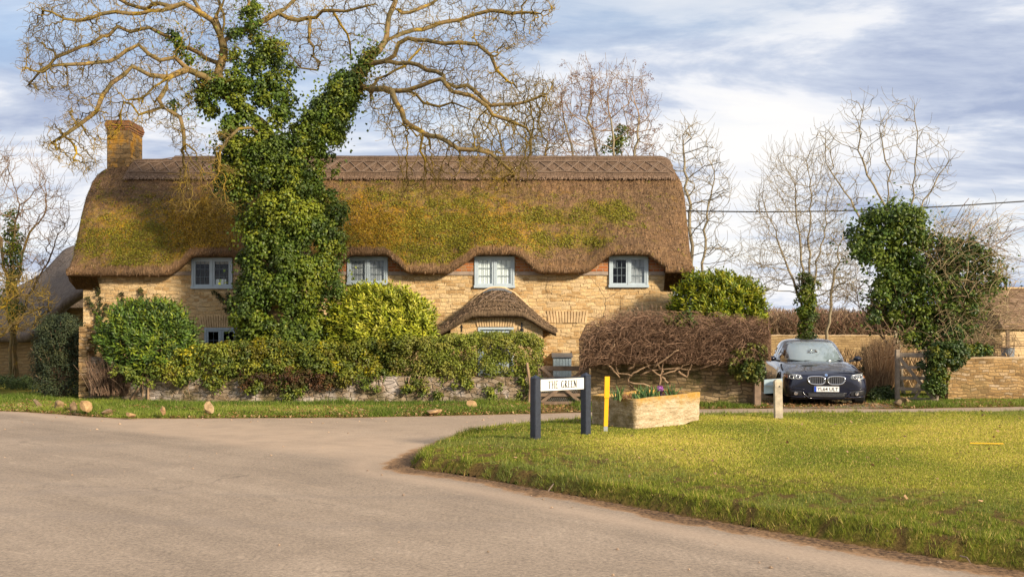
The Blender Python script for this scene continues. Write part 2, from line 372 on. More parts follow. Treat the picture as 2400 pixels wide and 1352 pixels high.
# big ground sheet
m, n, b = mat('field'); p = wpos(n)
n.links.new(ramp(n, noise(n, p, 0.35, 6, 0.6), [(0.35, (0.09, 0.10, 0.03)), (0.65, (0.19, 0.15, 0.07))]), b.inputs['Base Color']); b.inputs['Roughness'].default_value = 1
o = mk('ground', [(-900, -200, -.04), (900, -200, -.04), (900, 1800, -.04), (-900, 1800, -.04)], np.array([[0, 1, 2, 3]]), m); tag(o, kind='structure', label='grassy field reaching to the horizon')
# road
m, n, b = mat('asphalt'); p = wpos(n)
sp_ = n.nodes.new('ShaderNodeSeparateXYZ'); n.links.new(p, sp_.inputs[0])
al_ = mth(n, 'SUBTRACT', mth(n, 'MULTIPLY', sp_.outputs[0], .74), mth(n, 'MULTIPLY', sp_.outputs[1], .67)); ac_ = mth(n, 'ADD', mth(n, 'MULTIPLY', sp_.outputs[0], .67), mth(n, 'MULTIPLY', sp_.outputs[1], .74))
ac2 = mth(n, 'ADD', ac_, mth(n, 'MULTIPLY', mth(n, 'POWER', mth(n, 'ABSOLUTE', mth(n, 'ADD', al_, 9.0)), 2.0), .006))
sv = comb(n, mth(n, 'MULTIPLY', al_, .22), mth(n, 'MULTIPLY', ac2, 1.5), 0.0)
st = mth(n, 'ADD', mth(n, 'MULTIPLY', noise(n, p, 0.6, 7, 0.7, 0.6), .5), mth(n, 'MULTIPLY', noise(n, sv, 1.3, 6, .65), .5)); fine = noise(n, p, 30, 6, 0.9); mid = noise(n, p, 9, 6, 0.7); spk = noise(n, p, 60, 2, 0.7)
c = ramp(n, st, [(0.34, (0.23, 0.175, 0.127)), (0.5, (0.295, 0.225, 0.163)), (0.66, (0.37, 0.284, 0.208))])
c = mix(n, 0.85, c, ramp(n, fine, [(0.36, 0.45), (0.5, 1.0), (0.64, 1.60)]), 'MULTIPLY')
c = mix(n, 0.6, c, ramp(n, mid, [(0.3, 0.8), (0.7, 1.15)]), 'MULTIPLY')
c = mix(n, ramp(n, noise(n, comb(n, mth(n, 'MULTIPLY', al_, .5), mth(n, 'MULTIPLY', ac2, 5.0), 3.0), 1.5, 5, 0.7, 0.3), [(0.60, 0.0), (0.70, 0.5)]), c, (0.37, 0.275, 0.19))
c = mix(n, ramp(n, noise(n, comb(n, mth(n, 'MULTIPLY', al_, 2.2), mth(n, 'MULTIPLY', ac2, 6.0), 8.0), 1.0, 3, 0.5, 0.6), [(0.68, 0.0), (0.72, 0.6)]), c, (0.42, 0.32, 0.23))
crk = n.nodes.new('ShaderNodeTexVoronoi'); crk.feature = 'DISTANCE_TO_EDGE'; crk.inputs['Scale'].default_value = .55; n.links.new(vadd(n, p, vmul(n, noise(n, p, 2.5, 6, .7, 0, 1), (.9, .9, 0))), crk.inputs['Vector'])
c = mix(n, mth(n, 'MULTIPLY', ramp(n, crk.outputs['Distance'], [(0.0, 1.0), (0.012, 0.0)]), ramp(n, noise(n, p, .6, 3), [(.50, 0.0), (.62, .55)])), c, (0.10, 0.075, 0.055))
c = mix(n, attr(n, 'wear', 'Fac'), c, (0.22, 0.175, 0.14))
c = mix(n, attr(n, 'sand', 'Fac'), c, (0.46, 0.335, 0.235))
dfac = ramp(n, mth(n, 'ADD', attr(n, 'dirt', 'Fac'), mth(n, 'MULTIPLY', mth(n, 'SUBTRACT', noise(n, p, 7, 7, .75), .5), 1.1)), [(.30, 0.0), (.55, 1.0)])
c = mix(n, dfac, c, mix(n, ramp(n, mth(n, 'SUBTRACT', mth(n, 'MULTIPLY', noise(n, p, 24, 5, 0.75), 1.5), mth(n, 'MULTIPLY', attr(n, 'dirt', 'Fac'), .75)), [(-.3, 0.0), (0.40, 1.0)]), (0.045, 0.022, 0.009), (0.32, 0.185, 0.09)))
n.links.new(c, b.inputs['Base Color']); b.inputs['Roughness'].default_value = 0.85; b.inputs['Specular IOR Level'].default_value = 0.3
bump(n, b, mth(n, 'ADD', fine, mth(n, 'MULTIPLY', mid, 0.5)), 0.6, 0.006)
def axis(a, bb, fine_, lo, hi, coarse):
    return np.unique(np.concatenate([np.arange(a, lo, coarse), np.arange(lo, hi, fine_), np.arange(hi, bb + coarse, coarse)]).round(4))
gx = axis(-60, 40, 0.09, -12, 12, 1.5); gy = axis(-6, 26, 0.07, 5.0, 22.2, 0.6)
X, Y = np.meshgrid(gx, gy); Q = np.c_[X.ravel(), Y.ravel()]
dg = -poly_dist(Q, GREEN); dvv = vedge(Q[:, 0]) - Q[:, 1]
nz = vn(Q, 1.4, 21, 4); nz2 = vn(Q, 5, 22, 3)
wd = 0.40 + 0.14 * nz + 0.10 * nz2
dirt = np.where(dg < wd, 1 - sm((dg - wd * 0.35) / (wd * 0.8)), 0)
tip = G(905, 1098)[:2]; tt = np.exp(-(((Q[:, 0] - tip[0] - .12) / .30) ** 2 + ((Q[:, 1] - tip[1] - .12) / .34) ** 2)); dirt = np.maximum(dirt, np.clip(tt * (1 + .9 * nz2) * 1.7 - .3, 0, 1))
dirt = np.maximum(dirt, np.where(dvv < .12 + .06 * nz, 0.75, 0) * (dvv > -1)) * (0.82 + 0.18 * nz2)
sand = np.clip(1 - np.abs(dg - .58) / (.30 + .1 * nz), 0, 1) * .55 + np.clip(1 - np.abs(dvv - .3) / .35, 0, 1) * .3 * (nz > -.2)
bb = .67 * Q[:, 0] + .74 * Q[:, 1]; far = sm((bb - 7.62 - .16 * nz - .08 * nz2) / .55) * (1 - .45 * sm((bb - 9.2 - .5 * nz) / 1.5)) * 0.85
sand = np.clip(np.maximum(sand, far * (0.7 + .4 * nz2)), 0, .8)
wear = np.zeros(len(Q))
for off, ww in ((0.0, .10), (.16, .08), (1.5, .1)):     # faint curving tyre tracks
    yc = 8.2 + off + 0.055 * (Q[:, 0] + 1) ** 2; wear = np.maximum(wear, np.exp(-((Q[:, 1] - yc) / ww) ** 2) * .32 * (nz2 > -.3))
wear *= sm((1 - Q[:, 0]) / 2)
wear = np.maximum(wear, .35 * sm((nz - .15) / .5) * sm((-1 - Q[:, 0]) / 2))
road = mk('road', np.c_[Q, np.zeros(len(Q))], grid_faces(len(gy), len(gx)), m, attrs={'dirt': np.clip(dirt, 0, 1), 'sand': sand, 'wear': wear}, smooth=True)
tag(road, kind='structure', label='pinkish grey asphalt lane curving past the grass')
# turf material
def turf(name, worn=False):
    m, n, b = mat(name); p = wpos(n)
    a = noise(n, p, 0.55, 5, 0.65, 0.4); f = noise(n, p, 45, 4, 0.75); d_ = noise(n, p, 5, 5, 0.7)
    c = ramp(n, a, [(0.32, (0.12, 0.14, 0.018)), (0.5, (0.21, 0.20, 0.028)), (0.66, (0.33, 0.26, 0.045))])
    c = mix(n, ramp(n, d_, [(0.52, 0.0), (0.66, 0.7)]), c, (0.065, 0.045, 0.02))
    c = mix(n, 0.8, c, ramp(n, f, [(0.3, 0.6), (0.7, 1.3)]), 'MULTIPLY')
    c = mix(n, attr(n, 'soil', 'Fac'), c, mix(n, ramp(n, f, [(0.35, 0.0), (0.65, 1.0)]), (0.06, 0.034, 0.012), (0.17, 0.10, 0.04)))
    n.links.new(c, b.inputs['Base Color']); b.inputs['Roughness'].default_value = 1; b.inputs['Specular IOR Level'].default_value = 0.1
    bump(n, b, mth(n, 'ADD', f, d_), 0.9, 0.03); return m
M['turf'] = turf('turf')
gx = np.arange(-1.6, 24.2, 0.075); gy = np.arange(2.9, 19.4, 0.075)
X, Y = np.meshgrid(gx, gy); Q = np.c_[X.ravel(), Y.ravel()]; h, d = hgreen(Q)
soilA = np.clip(1 - d / (.13 + .10 * vn(Q, 1.7, 31)), 0, 1); soilA = np.maximum(soilA, .75 * sm((vn(Q, 11, 50, 4) - .04) / .18) * sm((2.8 - d) / 2.0) * (.6 + .6 * (vn(Q, .9, 66, 2) > -.1)))
fc = grid_faces(len(gy), len(gx)); keep = (d[fc] > -0.06).all(1)
used = np.unique(fc[keep]); rm = -np.ones(len(Q), int); rm[used] = np.arange(len(used))
green = mk('village_green', np.c_[Q, h - .002 * (d < 0)][used], rm[fc[keep]], M['turf'], attrs={'soil': soilA[used]}, smooth=True); tag(green, kind='structure', label='raised sunlit lawn with a worn muddy edge')
gx = np.arange(-17, 22, 0.13); ts = np.r_[np.linspace(-.02, 3.2, 36), 4.2, 6, 9, 14, 20, 30, 45]
X, T = np.meshgrid(gx, ts); Q = np.c_[X.ravel(), (vedge(X.ravel()) + T.ravel())]; h, d = hverge(Q); h[d < 0] = -.01
soilA = np.clip(np.maximum(bare(Q[:, 0]) * (.8 + .3 * vn(Q, 3, 8)) * (d < 9), .9 * (np.exp(-np.clip(d, 0, 9) / .07))), 0, 1)
soilA = np.maximum(soilA, np.clip(.35 + .9 * vn(Q, 2.6, 12), 0, .8) * (d > .15) * (d < 2.6) * (Q[:, 0] > -6))
verge = mk('grass_verge', np.c_[Q, h], grid_faces(len(ts), len(gx)), M['turf'], attrs={'soil': soilA}, smooth=True); tag(verge, kind='structure', label='narrow grass verge along the far side of the lane')
# ------- grass blades
def blades(name, Q, z, L, W, colr, label, lean=.45):
    n = len(Q); a = rng.uniform(0, 2 * np.pi, n); side = np.c_[np.cos(a), np.sin(a), 0 * a]
    ln = rng.normal(0, lean, (n, 2)); up_ = nrm(np.c_[ln, np.ones(n)])
    base = np.c_[Q, z]; V = np.stack([base - side * W[:, None] / 2, base + side * W[:, None] / 2, base + up_ * L[:, None]], 1).reshape(-1, 3)
    o = mk(name, V, np.arange(3 * n).reshape(-1, 3), M['grass'], col=np.repeat(colr, 3, 0)); return tag(o, label, 'grass', kind='stuff')
def grasscol(Q, bright=1.0, yellow=0.0):
    n = len(Q); a = vn(Q, .55, 40, 4) + yellow; r = rng.random(n)
    g1 = np.array((.21, .26, .025)); g2 = np.array((.50, .47, .06)); st = np.array((.68, .50, .16)); dk = np.array((.075, .10, .014))
    t = sm((a + .45 + .5 * (r - .5)) / .9)[:, None]; c = g1 * (1 - t) + g2 * t
    c = np.where((rng.random(n) < .12 + .22 * sm((a - .0) / .5))[:, None], st, c); c = np.where((rng.random(n) < .16 * (1 - t[:, 0]))[:, None], dk, c)
    return c * bright * rng.uniform(.75, 1.2, (n, 1))
N0 = 520000
yy = 6.2 + 12.6 * rng.random(N0) ** 1.35; xx = rng.uniform(-1.45, 1, N0) ; hw = (1200 / F) * yy + .25
xx = -1.45 + (hw + 1.45) * rng.random(N0); Q = np.c_[xx, yy]; h, d = hgreen(Q)
pt = vn(Q, 11, 50, 4); lo_ = vn(Q, .5, 66, 2)
dz = sm((2.6 - d) / 2.0)        # rougher, patchier turf near the lane
k = (d > .02 - .055 * vn(Q, 3.4, 5, 3)) & (rng.random(N0) > .80 * sm((pt - .04) / .2) * dz * (.6 + .6 * (vn(Q, .9, 66, 2) > -.1)))
Q = Q[k]; h = h[k]; d = d[k]; pt = pt[k]; dz = dz[k]
L = rng.uniform(.013, .028, len(Q)) * (1 + 1.3 * dz * rng.random(len(Q)) * (pt < 0)) * (1 + .3 * (vn(Q, 1.1, 52) > .25)); L *= np.where(d < .25, 1.9, 1)
W = rng.uniform(.004, .009, len(Q)) * np.clip(Q[:, 1] / 10, .8, 1.7)
cc = grasscol(Q, 1.0, .22 * (1 - dz) - .30 * dz); gg_ = (vn(Q, 1.3, 68, 3) > .12) * dz * (rng.random(len(Q)) < .6); cc = cc * (1 - gg_[:, None]) + gg_[:, None] * np.array((.22, .25, .06)) * rng.uniform(.7, 1.3, (len(Q), 1)); cc *= (1 - .10 * dz[:, None])
blades('green_grass', Q, h - .003, L, W, cc, 'short yellow green lawn grass covering the raised green', .5)
N1 = 190000; xx = rng.uniform(-12.5, 13, N1); Q = np.c_[xx, vedge(xx) + .03 + 3.2 * rng.random(N1) ** 1.2]; h, d = hverge(Q)
k = (rng.random(N1) > bare(xx) * 1.05 + .55 * sm(vn(Q, 2.6, 12) / .4) * (d > .3) - .1); Q = Q[k]; h = h[k]; d = d[k]
L = rng.uniform(.03, .08, len(Q)) * (1 + .8 * (vn(Q, 1.6, 54) > .2)) * (1 + .3 * sm((d - 1.6) / 1)); cc = grasscol(Q, 1.0, -.22)
cc *= np.array((.52, .66, .65))
blades('verge_grass', Q, h - .003, L, rng.uniform(.009, .017, len(Q)), cc, 'longer green grass on the verge below the garden walls', .6)
# fallen leaves (uncountable litter) on verge, green and lane edge
def litter(name, Q, z, size, cols, label):
    n = len(Q); a = rng.uniform(0, 2 * np.pi, n); t = np.c_[np.cos(a), np.sin(a), rng.normal(0, .35, n)]; s = np.c_[-np.sin(a), np.cos(a), rng.normal(0, .35, n)]
    c = np.c_[Q, z]; s1 = size[:, None]; V = np.stack([c - t * s1 / 2, c + s * s1 * .32, c + t * s1 / 2 + (0, 0, .008), c - s * s1 * .32], 1).reshape(-1, 3)
    cl = np.array(cols)[rng.integers(0, len(cols), n)] * rng.uniform(.7, 1.25, (n, 1))
    o = mk(name, V, np.arange(4 * n).reshape(-1, 4), M['leafd'], col=np.repeat(cl, 4, 0)); return tag(o, label, 'leaf litter', kind='stuff')
n_ = 8000; xx = rng.uniform(-11, 11, n_); Q = np.c_[xx, vedge(xx) - .06 + 2.2 * rng.random(n_) ** 1.5]; h, d = hverge(Q); k = vn(Q, 1.2, 61) > -.25
litter('fallen_leaves', Q[k], np.where(d < 0, 0, h)[k] + .03, rng.uniform(.03, .07, k.sum()), [(.42, .22, .09), (.30, .14, .05), (.50, .33, .16), (.20, .10, .05)], 'dry brown leaves fallen in the verge grass')
n_ = 260; Q = np.c_[rng.uniform(-1, 9, n_), rng.uniform(7, 18, n_)]; h, d = hgreen(Q); k = d > .1
litter('lawn_leaves', Q[k], h[k] + .035, rng.uniform(.03, .06, k.sum()), [(.40, .24, .12), (.22, .12, .06)], 'a few dead leaves lying on the lawn')
# ivy-green weed patches are part of the grass; pebbles scattered on the lane (uncountable)
n_ = 420; pb = []
Qp = np.c_[rng.uniform(-11, 4, n_), rng.uniform(6.5, 20, n_)]; dgp = -poly_dist(Qp, GREEN); k = (dgp > .1) & ((vedge(Qp[:, 0]) - Qp[:, 1]) > .05) & (rng.random(n_) < .25 + .75 * ((dgp < .8) | (Qp[:, 1] > 17)))
V = []; Fv = []; cl = []
for q in Qp[k]:
    s = rng.uniform(.006, .02) * (1.5 if q[1] > 16 else 1); b0 = len(V)
    for dx, dy, dz_ in ((1, 0, 0), (0, 1, 0), (-1, 0, 0), (0, -1, 0), (0, 0, .8)): V.append((q[0] + dx * s * rng.uniform(.7, 1.3), q[1] + dy * s, .004 + dz_ * s))
    Fv += [(b0 + i, b0 + (i + 1) % 4, b0 + 4) for i in range(4)]; cl += [np.array((.45, .31, .20)) * rng.uniform(.6, 1.3)] * 5
tag(mk('pebbles', V, np.array(Fv), M['leafd'], col=np.array(cl)), 'tiny pale stones and grit scattered on the lane', 'gravel', kind='stuff')

# ================================================================== COTTAGE
HY = 24.8
cot = empty('thatched_cottage', (PX(880, HY), HY, 0), 'long honey stone cottage with a mossy thatched roof and pale blue windows', 'cottage')
def wall_holes(mb, x0, x1, z0, z1, holes, y0, y1, roomy=None):
    xs = sorted({x0, x1, *[h[0] for h in holes], *[h[1] for h in holes]}); zs = sorted({z0, z1, *[h[2] for h in holes], *[h[3] for h in holes]})
    for a, b_ in zip(xs[:-1], xs[1:]):
        for c_, d_ in zip(zs[:-1], zs[1:]):
            cx, cz = (a + b_) / 2, (c_ + d_) / 2
            if any(h[0] < cx < h[1] and h[2] < cz < h[3] for h in holes): continue
            mb.add([(a, y0, c_), (b_, y0, c_), (b_, y0, d_), (a, y0, d_)], [(0, 1, 2, 3)])
    for h in holes:
        a, b_, c_, d_ = h
        mb.add([(a, y0, c_), (b_, y0, c_), (b_, y1, c_), (a, y1, c_)], [(0, 1, 2, 3)]); mb.add([(a, y0, d_), (b_, y0, d_), (b_, y1, d_), (a, y1, d_)], [(0, 1, 2, 3)])
        mb.add([(a, y0, c_), (a, y0, d_), (a, y1, d_), (a, y1, c_)], [(0, 1, 2, 3)]); mb.add([(b_, y0, c_), (b_, y0, d_), (b_, y1, d_), (b_, y1, c_)], [(0, 1, 2, 3)])
WIN = [(450, 546, 604, 677, 'dark'), (814, 909, 602, 668, 'curtain'), (1112, 1206, 601, 675, 'blind'), (1427, 1519, 600, 674, 'half')]
WIN2 = [(480, 558, 768, 828, 'dark2')]
def wr(t): return (PX(t[0], HY), PX(t[1], HY), PZ(t[3], HY), PZ(t[2], HY))
XL0, XR0 = PX(195, HY), PX(1578, HY)
mb = MB(); holes = [wr(t) for t in WIN + WIN2]
ZT = 3.50
wall_holes(mb, XL0, XR0, -.05, ZT, holes, HY, HY + .30)
mb.add([(XL0, HY, -.05), (XL0, HY, ZT), (XL0, 31, ZT), (XL0, 31, -.05)], [(0, 1, 2, 3)]); mb.add([(XR0, HY, -.05), (XR0, HY, ZT), (XR0, 31, ZT), (XR0, 31, -.05)], [(0, 1, 2, 3)])
mb.add([(XL0, 31, -.05), (XR0, 31, -.05), (XR0, 31, ZT), (XL0, 31, ZT)], [(0, 1, 2, 3)])
for xx in (XL0, XR0): mb.add([(xx, HY, ZT), (xx, 31, ZT), (xx, 28, 6.1)], [(0, 1, 2)])
mb.build('wall', M['stone'], cot)
# stone relief: individual blocks standing slightly proud of the face
def proud_stones(name, x0, x1, z0, z1, y, n, matl, avoid, parent, sx=(.16, .42), sz=(.06, .12), depth=.018):
    mbs = MB()
    for _ in range(n):
        w_ = rng.uniform(*sx); h_ = rng.uniform(*sz); x = rng.uniform(x0, x1 - w_); z = rng.uniform(z0, z1 - h_)
        if any(a - .03 < x + w_ and x < b_ + .03 and c_ - .03 < z + h_ and z < d_ + .03 for a, b_, c_, d_ in avoid): continue
        t = depth * rng.uniform(.3, 1); j = lambda: rng.uniform(-.012, .012)
        f = [(x + .012 + j(), y - t, z + .01 + j()), (x + w_ - .012 + j(), y - t * rng.uniform(.6, 1.2), z + .01 + j()), (x + w_ - .012 + j(), y - t * rng.uniform(.6, 1.2), z + h_ - .01 + j()), (x + .012 + j(), y - t, z + h_ - .01 + j())]
        bk = [(x, y + .005, z), (x + w_, y + .005, z), (x + w_, y + .005, z + h_), (x, y + .005, z + h_)]
        mbs.add(f + bk, [(0, 1, 2, 3), (4, 5, 1, 0), (5, 6, 2, 1), (6, 7, 3, 2), (7, 4, 0, 3)])
    return mbs.build(name, matl, parent)
proud_stones('facing_stones', XL0 + .05, XR0 - .05, .1, 2.95, HY, 1700, M['stone'], holes, cot)
def casement(parent_, x0, x1, z0, z1, y, style, rows=3, cols=3, name='window'):
    fr = MB(); t = .055; fy0, fy1 = y - .035, y + .06
    fr.box(x0, x1, fy0, fy1, z1 - t, z1); fr.box(x0 - .015, x1 + .015, fy0 - .03, fy1, z0, z0 + t + .01)
    fr.box(x0, x0 + t, fy0, fy1, z0 + t + .01, z1 - t); fr.box(x1 - t, x1, fy0, fy1, z0 + t + .01, z1 - t)
    xm = (x0 + x1) / 2; fr.box(xm - .022, xm + .022, fy0, fy1, z0 + t + .01, z1 - t)
    f = fr.build(name, M['blue'], parent_, bevel=.006)
    for k, (a, b_) in enumerate(((x0 + t, xm - .022), (xm + .022, x1 - t))):
        s = MB(); ct = .045; cy0, cy1 = y - .022, y + .03; zz0, zz1 = z0 + t + .01, z1 - t
        s.box(a, b_, cy0, cy1, zz1 - ct, zz1); s.box(a, b_, cy0, cy1, zz0, zz0 + ct); s.box(a, a + ct, cy0, cy1, zz0 + ct, zz1 - ct); s.box(b_ - ct, b_, cy0, cy1, zz0 + ct, zz1 - ct)
        s.build('casement', M['blue'], f, bevel=.004)
        g = MB(); ga, gb, gc, gd = a + ct, b_ - ct, zz0 + ct, zz1 - ct
        g.add([(ga, y + .005, gc), (gb, y + .005, gc), (gb, y + .005, gd), (ga, y + .005, gd)], [(0, 1, 2, 3)]); g.build('pane', M['glass'], f)
        l = MB()
        for i in range(1, cols): l.box(ga + (gb - ga) * i / cols - .006, ga + (gb - ga) * i / cols + .006, y - .004, y + .003, gc, gd)
        for i in range(1, rows): l.box(ga, gb, y - .005, y + .0045, gc + (gd - gc) * i / rows - .006, gc + (gd - gc) * i / rows + .006)
        l.build('glazing_bars', M['came'], f)
        by = y + .035
        def sheet(u0, u1, v0, v1, m_, nm):
            q = MB(); nn = 14
            xs = np.linspace(ga - .03 + (gb - ga + .06) * u0, ga - .03 + (gb - ga + .06) * u1, nn)
            q.add([(x, by + .012 * math.sin(i * 1.9), zq) for zq in (gc - .03 + (gd - gc + .06) * v0, gc - .03 + (gd - gc + .06) * v1) for i, x in enumerate(xs)], [(i, i + 1, nn + i + 1, nn + i) for i in range(nn - 1)])
            q.build(nm, m_, f, smooth=True)
        if style == 'blind': sheet(0, 1, 0, 1, M['blind'], 'blind')
        if style == 'dark': sheet(0, 1, .86, 1, M['cream'], 'blind')
        if style == 'dark' and k == 1: sheet(.1, .75, 0, .26, M['blind'], 'dressing_mirror')
        if style == 'curtain': sheet(0, 1, 0, 1, M['curtain'], 'curtain'); 
        if style == 'half' and k == 1: sheet(0, 1, 0, 1, M['curtain'], 'curtain')
        if style == 'half' and k == 0: sheet(0, .3, .62, 1, M['curtain'], 'curtain')
    if name == 'window':
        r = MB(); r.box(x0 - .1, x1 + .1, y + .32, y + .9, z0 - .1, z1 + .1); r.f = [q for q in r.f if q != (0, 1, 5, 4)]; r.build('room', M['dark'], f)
    return f
m, n, b = mat('window_glass'); M['glass'] = m
tr = n.nodes.new('ShaderNodeBsdfTransparent'); gl = n.nodes.new('ShaderNodeBsdfGlossy'); gl.inputs['Roughness'].default_value = 0.02
tr.inputs[0].default_value = (.86, .90, .92, 1)
bpn = n.nodes.new('ShaderNodeBump'); bpn.inputs['Strength'].default_value = .12; bpn.inputs['Distance'].default_value = .02; n.links.new(noise(n, wpos(n), 5, 2), bpn.inputs['Height']); n.links.new(bpn.outputs[0], gl.inputs['Normal'])
xg = n.nodes.new('ShaderNodeMixShader'); xg.inputs[0].default_value = .035; n.links.new(tr.outputs[0], xg.inputs[1]); n.links.new(gl.outputs[0], xg.inputs[2]); n.links.new(xg.outputs[0], n.nodes['Material Output'].inputs[0])
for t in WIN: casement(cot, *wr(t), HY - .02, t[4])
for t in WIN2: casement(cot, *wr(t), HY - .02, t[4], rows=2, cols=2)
# brick cheeks and whitish timber beams beside the dormer windows
for t in WIN:
    x0, x1, z0, z1 = wr(t); q = MB()
    for a_, b_ in ((x0 - .62, x0 - .017), (x1 + .017, x1 + .62)):
        q = MB(); q.box(a_, b_, HY - .025, HY + .02, PZ(636, HY), ZT); q.build('brick_cheek', M['brick'] if t[0] > 700 else M['stone'], cot)
    for a_, b_ in ((x0 - .75, x0 - .019), (x1 + .019, x1 + .75)):
        q = MB(); q.box(a_, b_, HY - .035, HY + .02, PZ(645, HY), PZ(636.5, HY)); q.build('timber_beam', M['beam'], cot, bevel=.006)
# voussoir lintel stones
def voussoirs(px0, px1, py0, py1, n, Yd, parent_, m_):
    q = MB(); a, b_, c_, d_ = PX(px0, Yd), PX(px1, Yd), PZ(py1, Yd), PZ(py0, Yd)
    for i in range(n):
        u0 = a + (b_ - a) * i / n + .008; u1 = a + (b_ - a) * (i + 1) / n - .008; k = ((i + .5) / n - .5) * .10
        q.add([(u0, Yd - .03, c_), (u1, Yd - .03, c_), (u1 + k, Yd - .03 - rng.uniform(0, .012), d_), (u0 + k, Yd - .03, d_), (u0, Yd + .01, c_), (u1, Yd + .01, c_), (u1 + k, Yd + .01, d_), (u0 + k, Yd + .01, d_)], [(0, 1, 2, 3), (0, 4, 5, 1), (1, 5, 6, 2), (2, 6, 7, 3), (3, 7, 4, 0)])
    q.build('stone_lintel', m_, parent_)
M['vous'] = simple('voussoir_stone', (0.54, 0.375, 0.20), .95, var=.3, scale=5, bmp=.6)
voussoirs(470, 562, 740, 767, 17, HY, cot, M['vous']); voussoirs(1285, 1375, 729, 756, 14, HY, cot, M['vous'])
# ---------------- thatched roof
EY = 24.4
EP = [(80, 646), (395, 645), (420, 628), (448, 600), (545, 600), (572, 618), (598, 641), (760, 641), (785, 625), (815, 598), (905, 598), (925, 615), (952, 640), (1052, 640), (1085, 618), (1115, 597), (1208, 597), (1232, 614), (1260, 640), (1375, 640), (1400, 622), (1430, 597), (1518, 597), (1545, 617), (1575, 638), (1700, 641)]
ex = np.array([PX(a, EY) for a, _ in EP]); ez = np.array([PZ(b_, EY) for _, b_ in EP])
def eave(x):
    return sum(np.interp(x + dx, ex, ez) * w_ for dx, w_ in ((-.09, .2), (-.045, .2), (0, .2), (.045, .2), (.09, .2))) + .012 * vn(np.c_[x, x * 0], 2.5, 77)
E0 = PZ(643, EY); RZ = 6.60
def xl(y): return np.where(y < 28, -10.93 - .52 * sm((y - 24.3) / 2.9), -11.45)
def xr(y): return 4.47 + .17 * sm((y - 24.5) / 2.6) - .12 * sm((y - 27) / 1)
def rz_base(y): t = (y - EY) / 3.6; return E0 + .20 + (RZ - E0 - .2) * t + .10 * np.sin(np.pi * np.clip(t, 0, 1))
NU = 560; uu = np.linspace(0, 1, NU)
prof = [(24.84, .16, 0), (24.74, .05, 0), (24.62, -.0, 0), (24.54, -.02, 0), (24.46, .0, 0), (24.42, .045, 0), (24.41, .10, 0), (24.43, .155, 0)]
vs_ = np.linspace(0, 1, 84)[1:]; rows = []; rowy = []
def roof_pt(u, y, off=0.0):          # point on the front slope
    x = xl(y) + (xr(y) - xl(y)) * u; e = eave(x) - E0
    t = np.clip(1 - (y - EY) / 1.75, 0, 1); z = rz_base(y) + e * t ** 1.4
    zt = 6.50 - .28 * np.clip(-10.35 - x, 0, 3); k = 8.0; z = -np.log(np.exp(-k * z) + np.exp(-k * zt) * (x < -9.5) + np.exp(-k * (RZ - .02))) / k
    dr = xr(y) - x; dl = x - xl(y)
    z = z - .30 * (1 - np.sqrt(np.clip(1 - (1 - np.clip(dr / .42, 0, 1)) ** 2, 0, 1))) - .22 * (1 - np.sqrt(np.clip(1 - (1 - np.clip(dl / .35, 0, 1)) ** 2, 0, 1)))
    return x, y * np.ones_like(x), z
V = []; A = []
for (y, dz_, _) in prof:
    y_ = np.full(NU, y); x = xl(y_) + (xr(y_) - xl(y_)) * uu; V.append(np.c_[x, y_, eave(x) + dz_]); A.append(np.zeros(NU))
for v in vs_:
    y = 24.43 + (28.0 - 24.43) * v; x, yv, z = roof_pt(uu, np.full(NU, y))
    V.append(np.c_[x, yv, z]); A.append(np.ones(NU))
# back slope, mirrored and plain
for y in np.linspace(28.25, 31.7, 14):
    ym = 56.0 - y; x = xl(np.full(NU, 28.)) + (xr(np.full(NU, 28.)) - xl(np.full(NU, 28.))) * uu; _, _, z = roof_pt(uu, np.full(NU, max(ym, 24.6))); z = np.where(y > 30, rz_base(ym), z); V.append(np.c_[x, np.full(NU, y), z]); A.append(np.zeros(NU))
V = np.array(V); NR = len(V); flat = V.reshape(-1, 3); A = np.array(A).ravel()
dsp = .030 * vn(flat * (1, 1, 1), 3.5, 81, 4) + .016 * vn(flat * (9, 1.5, 1.5), 1.0, 82, 3) + .03 * vn(flat, 1.1, 83, 2)
flat[:, 2] += dsp * (A * .8 + .25); flat[:, 1] -= dsp * .6
fpx = 1200 + flat[:, 0] * F / flat[:, 1]; fpy = HZ - (flat[:, 2] - CH) * F / flat[:, 1]   # where a patch of moss sits on the slope
def patches(L): 
    a = np.zeros(len(flat))
    for cx, cy, rx_, ry_, s in L: a = np.maximum(a, s * np.exp(-((fpx - cx) / rx_) ** 2 - ((fpy - cy) / ry_) ** 2))
    return a
front = A > 0
mo = patches([(480, 540, 95, 55, 1.0), (540, 500, 60, 60, .8), (410, 510, 60, 40, .7), (880, 525, 95, 40, 1.0), (845, 500, 60, 60, .8), (960, 500, 80, 40, .6), (1010, 560, 120, 30, .6), (1150, 560, 70, 40, .6), (250, 570, 30, 50, .4), (380, 600, 40, 25, .5), (700, 560, 100, 60, .5), (470, 540, 150, 80, 1.0), (300, 540, 150, 80, .55), (900, 540, 150, 70, 1.0), (1130, 530, 180, 70, .7), (1300, 540, 120, 60, .3)]) * front
mg = patches([(980, 585, 130, 45, 1.0), (1120, 580, 80, 45, .9), (1060, 490, 160, 55, .8), (900, 470, 90, 40, .7), (1250, 510, 140, 45, .75), (1430, 497, 75, 32, .9), (1350, 560, 90, 30, .9), (1270, 560, 60, 40, .8), (290, 590, 110, 50, .6), (250, 500, 40, 80, .4), (400, 620, 50, 20, .7), (560, 480, 80, 60, .6), (800, 560, 90, 60, .8), (1380, 510, 60, 50, .7), (1030, 540, 260, 80, 1.0), (330, 560, 190, 85, .9), (950, 470, 260, 50, .6), (1000, 600, 200, 30, .9), (1300, 520, 200, 60, .55), (820, 500, 200, 70, .6)]) * front
fc = grid_faces(NR, NU)
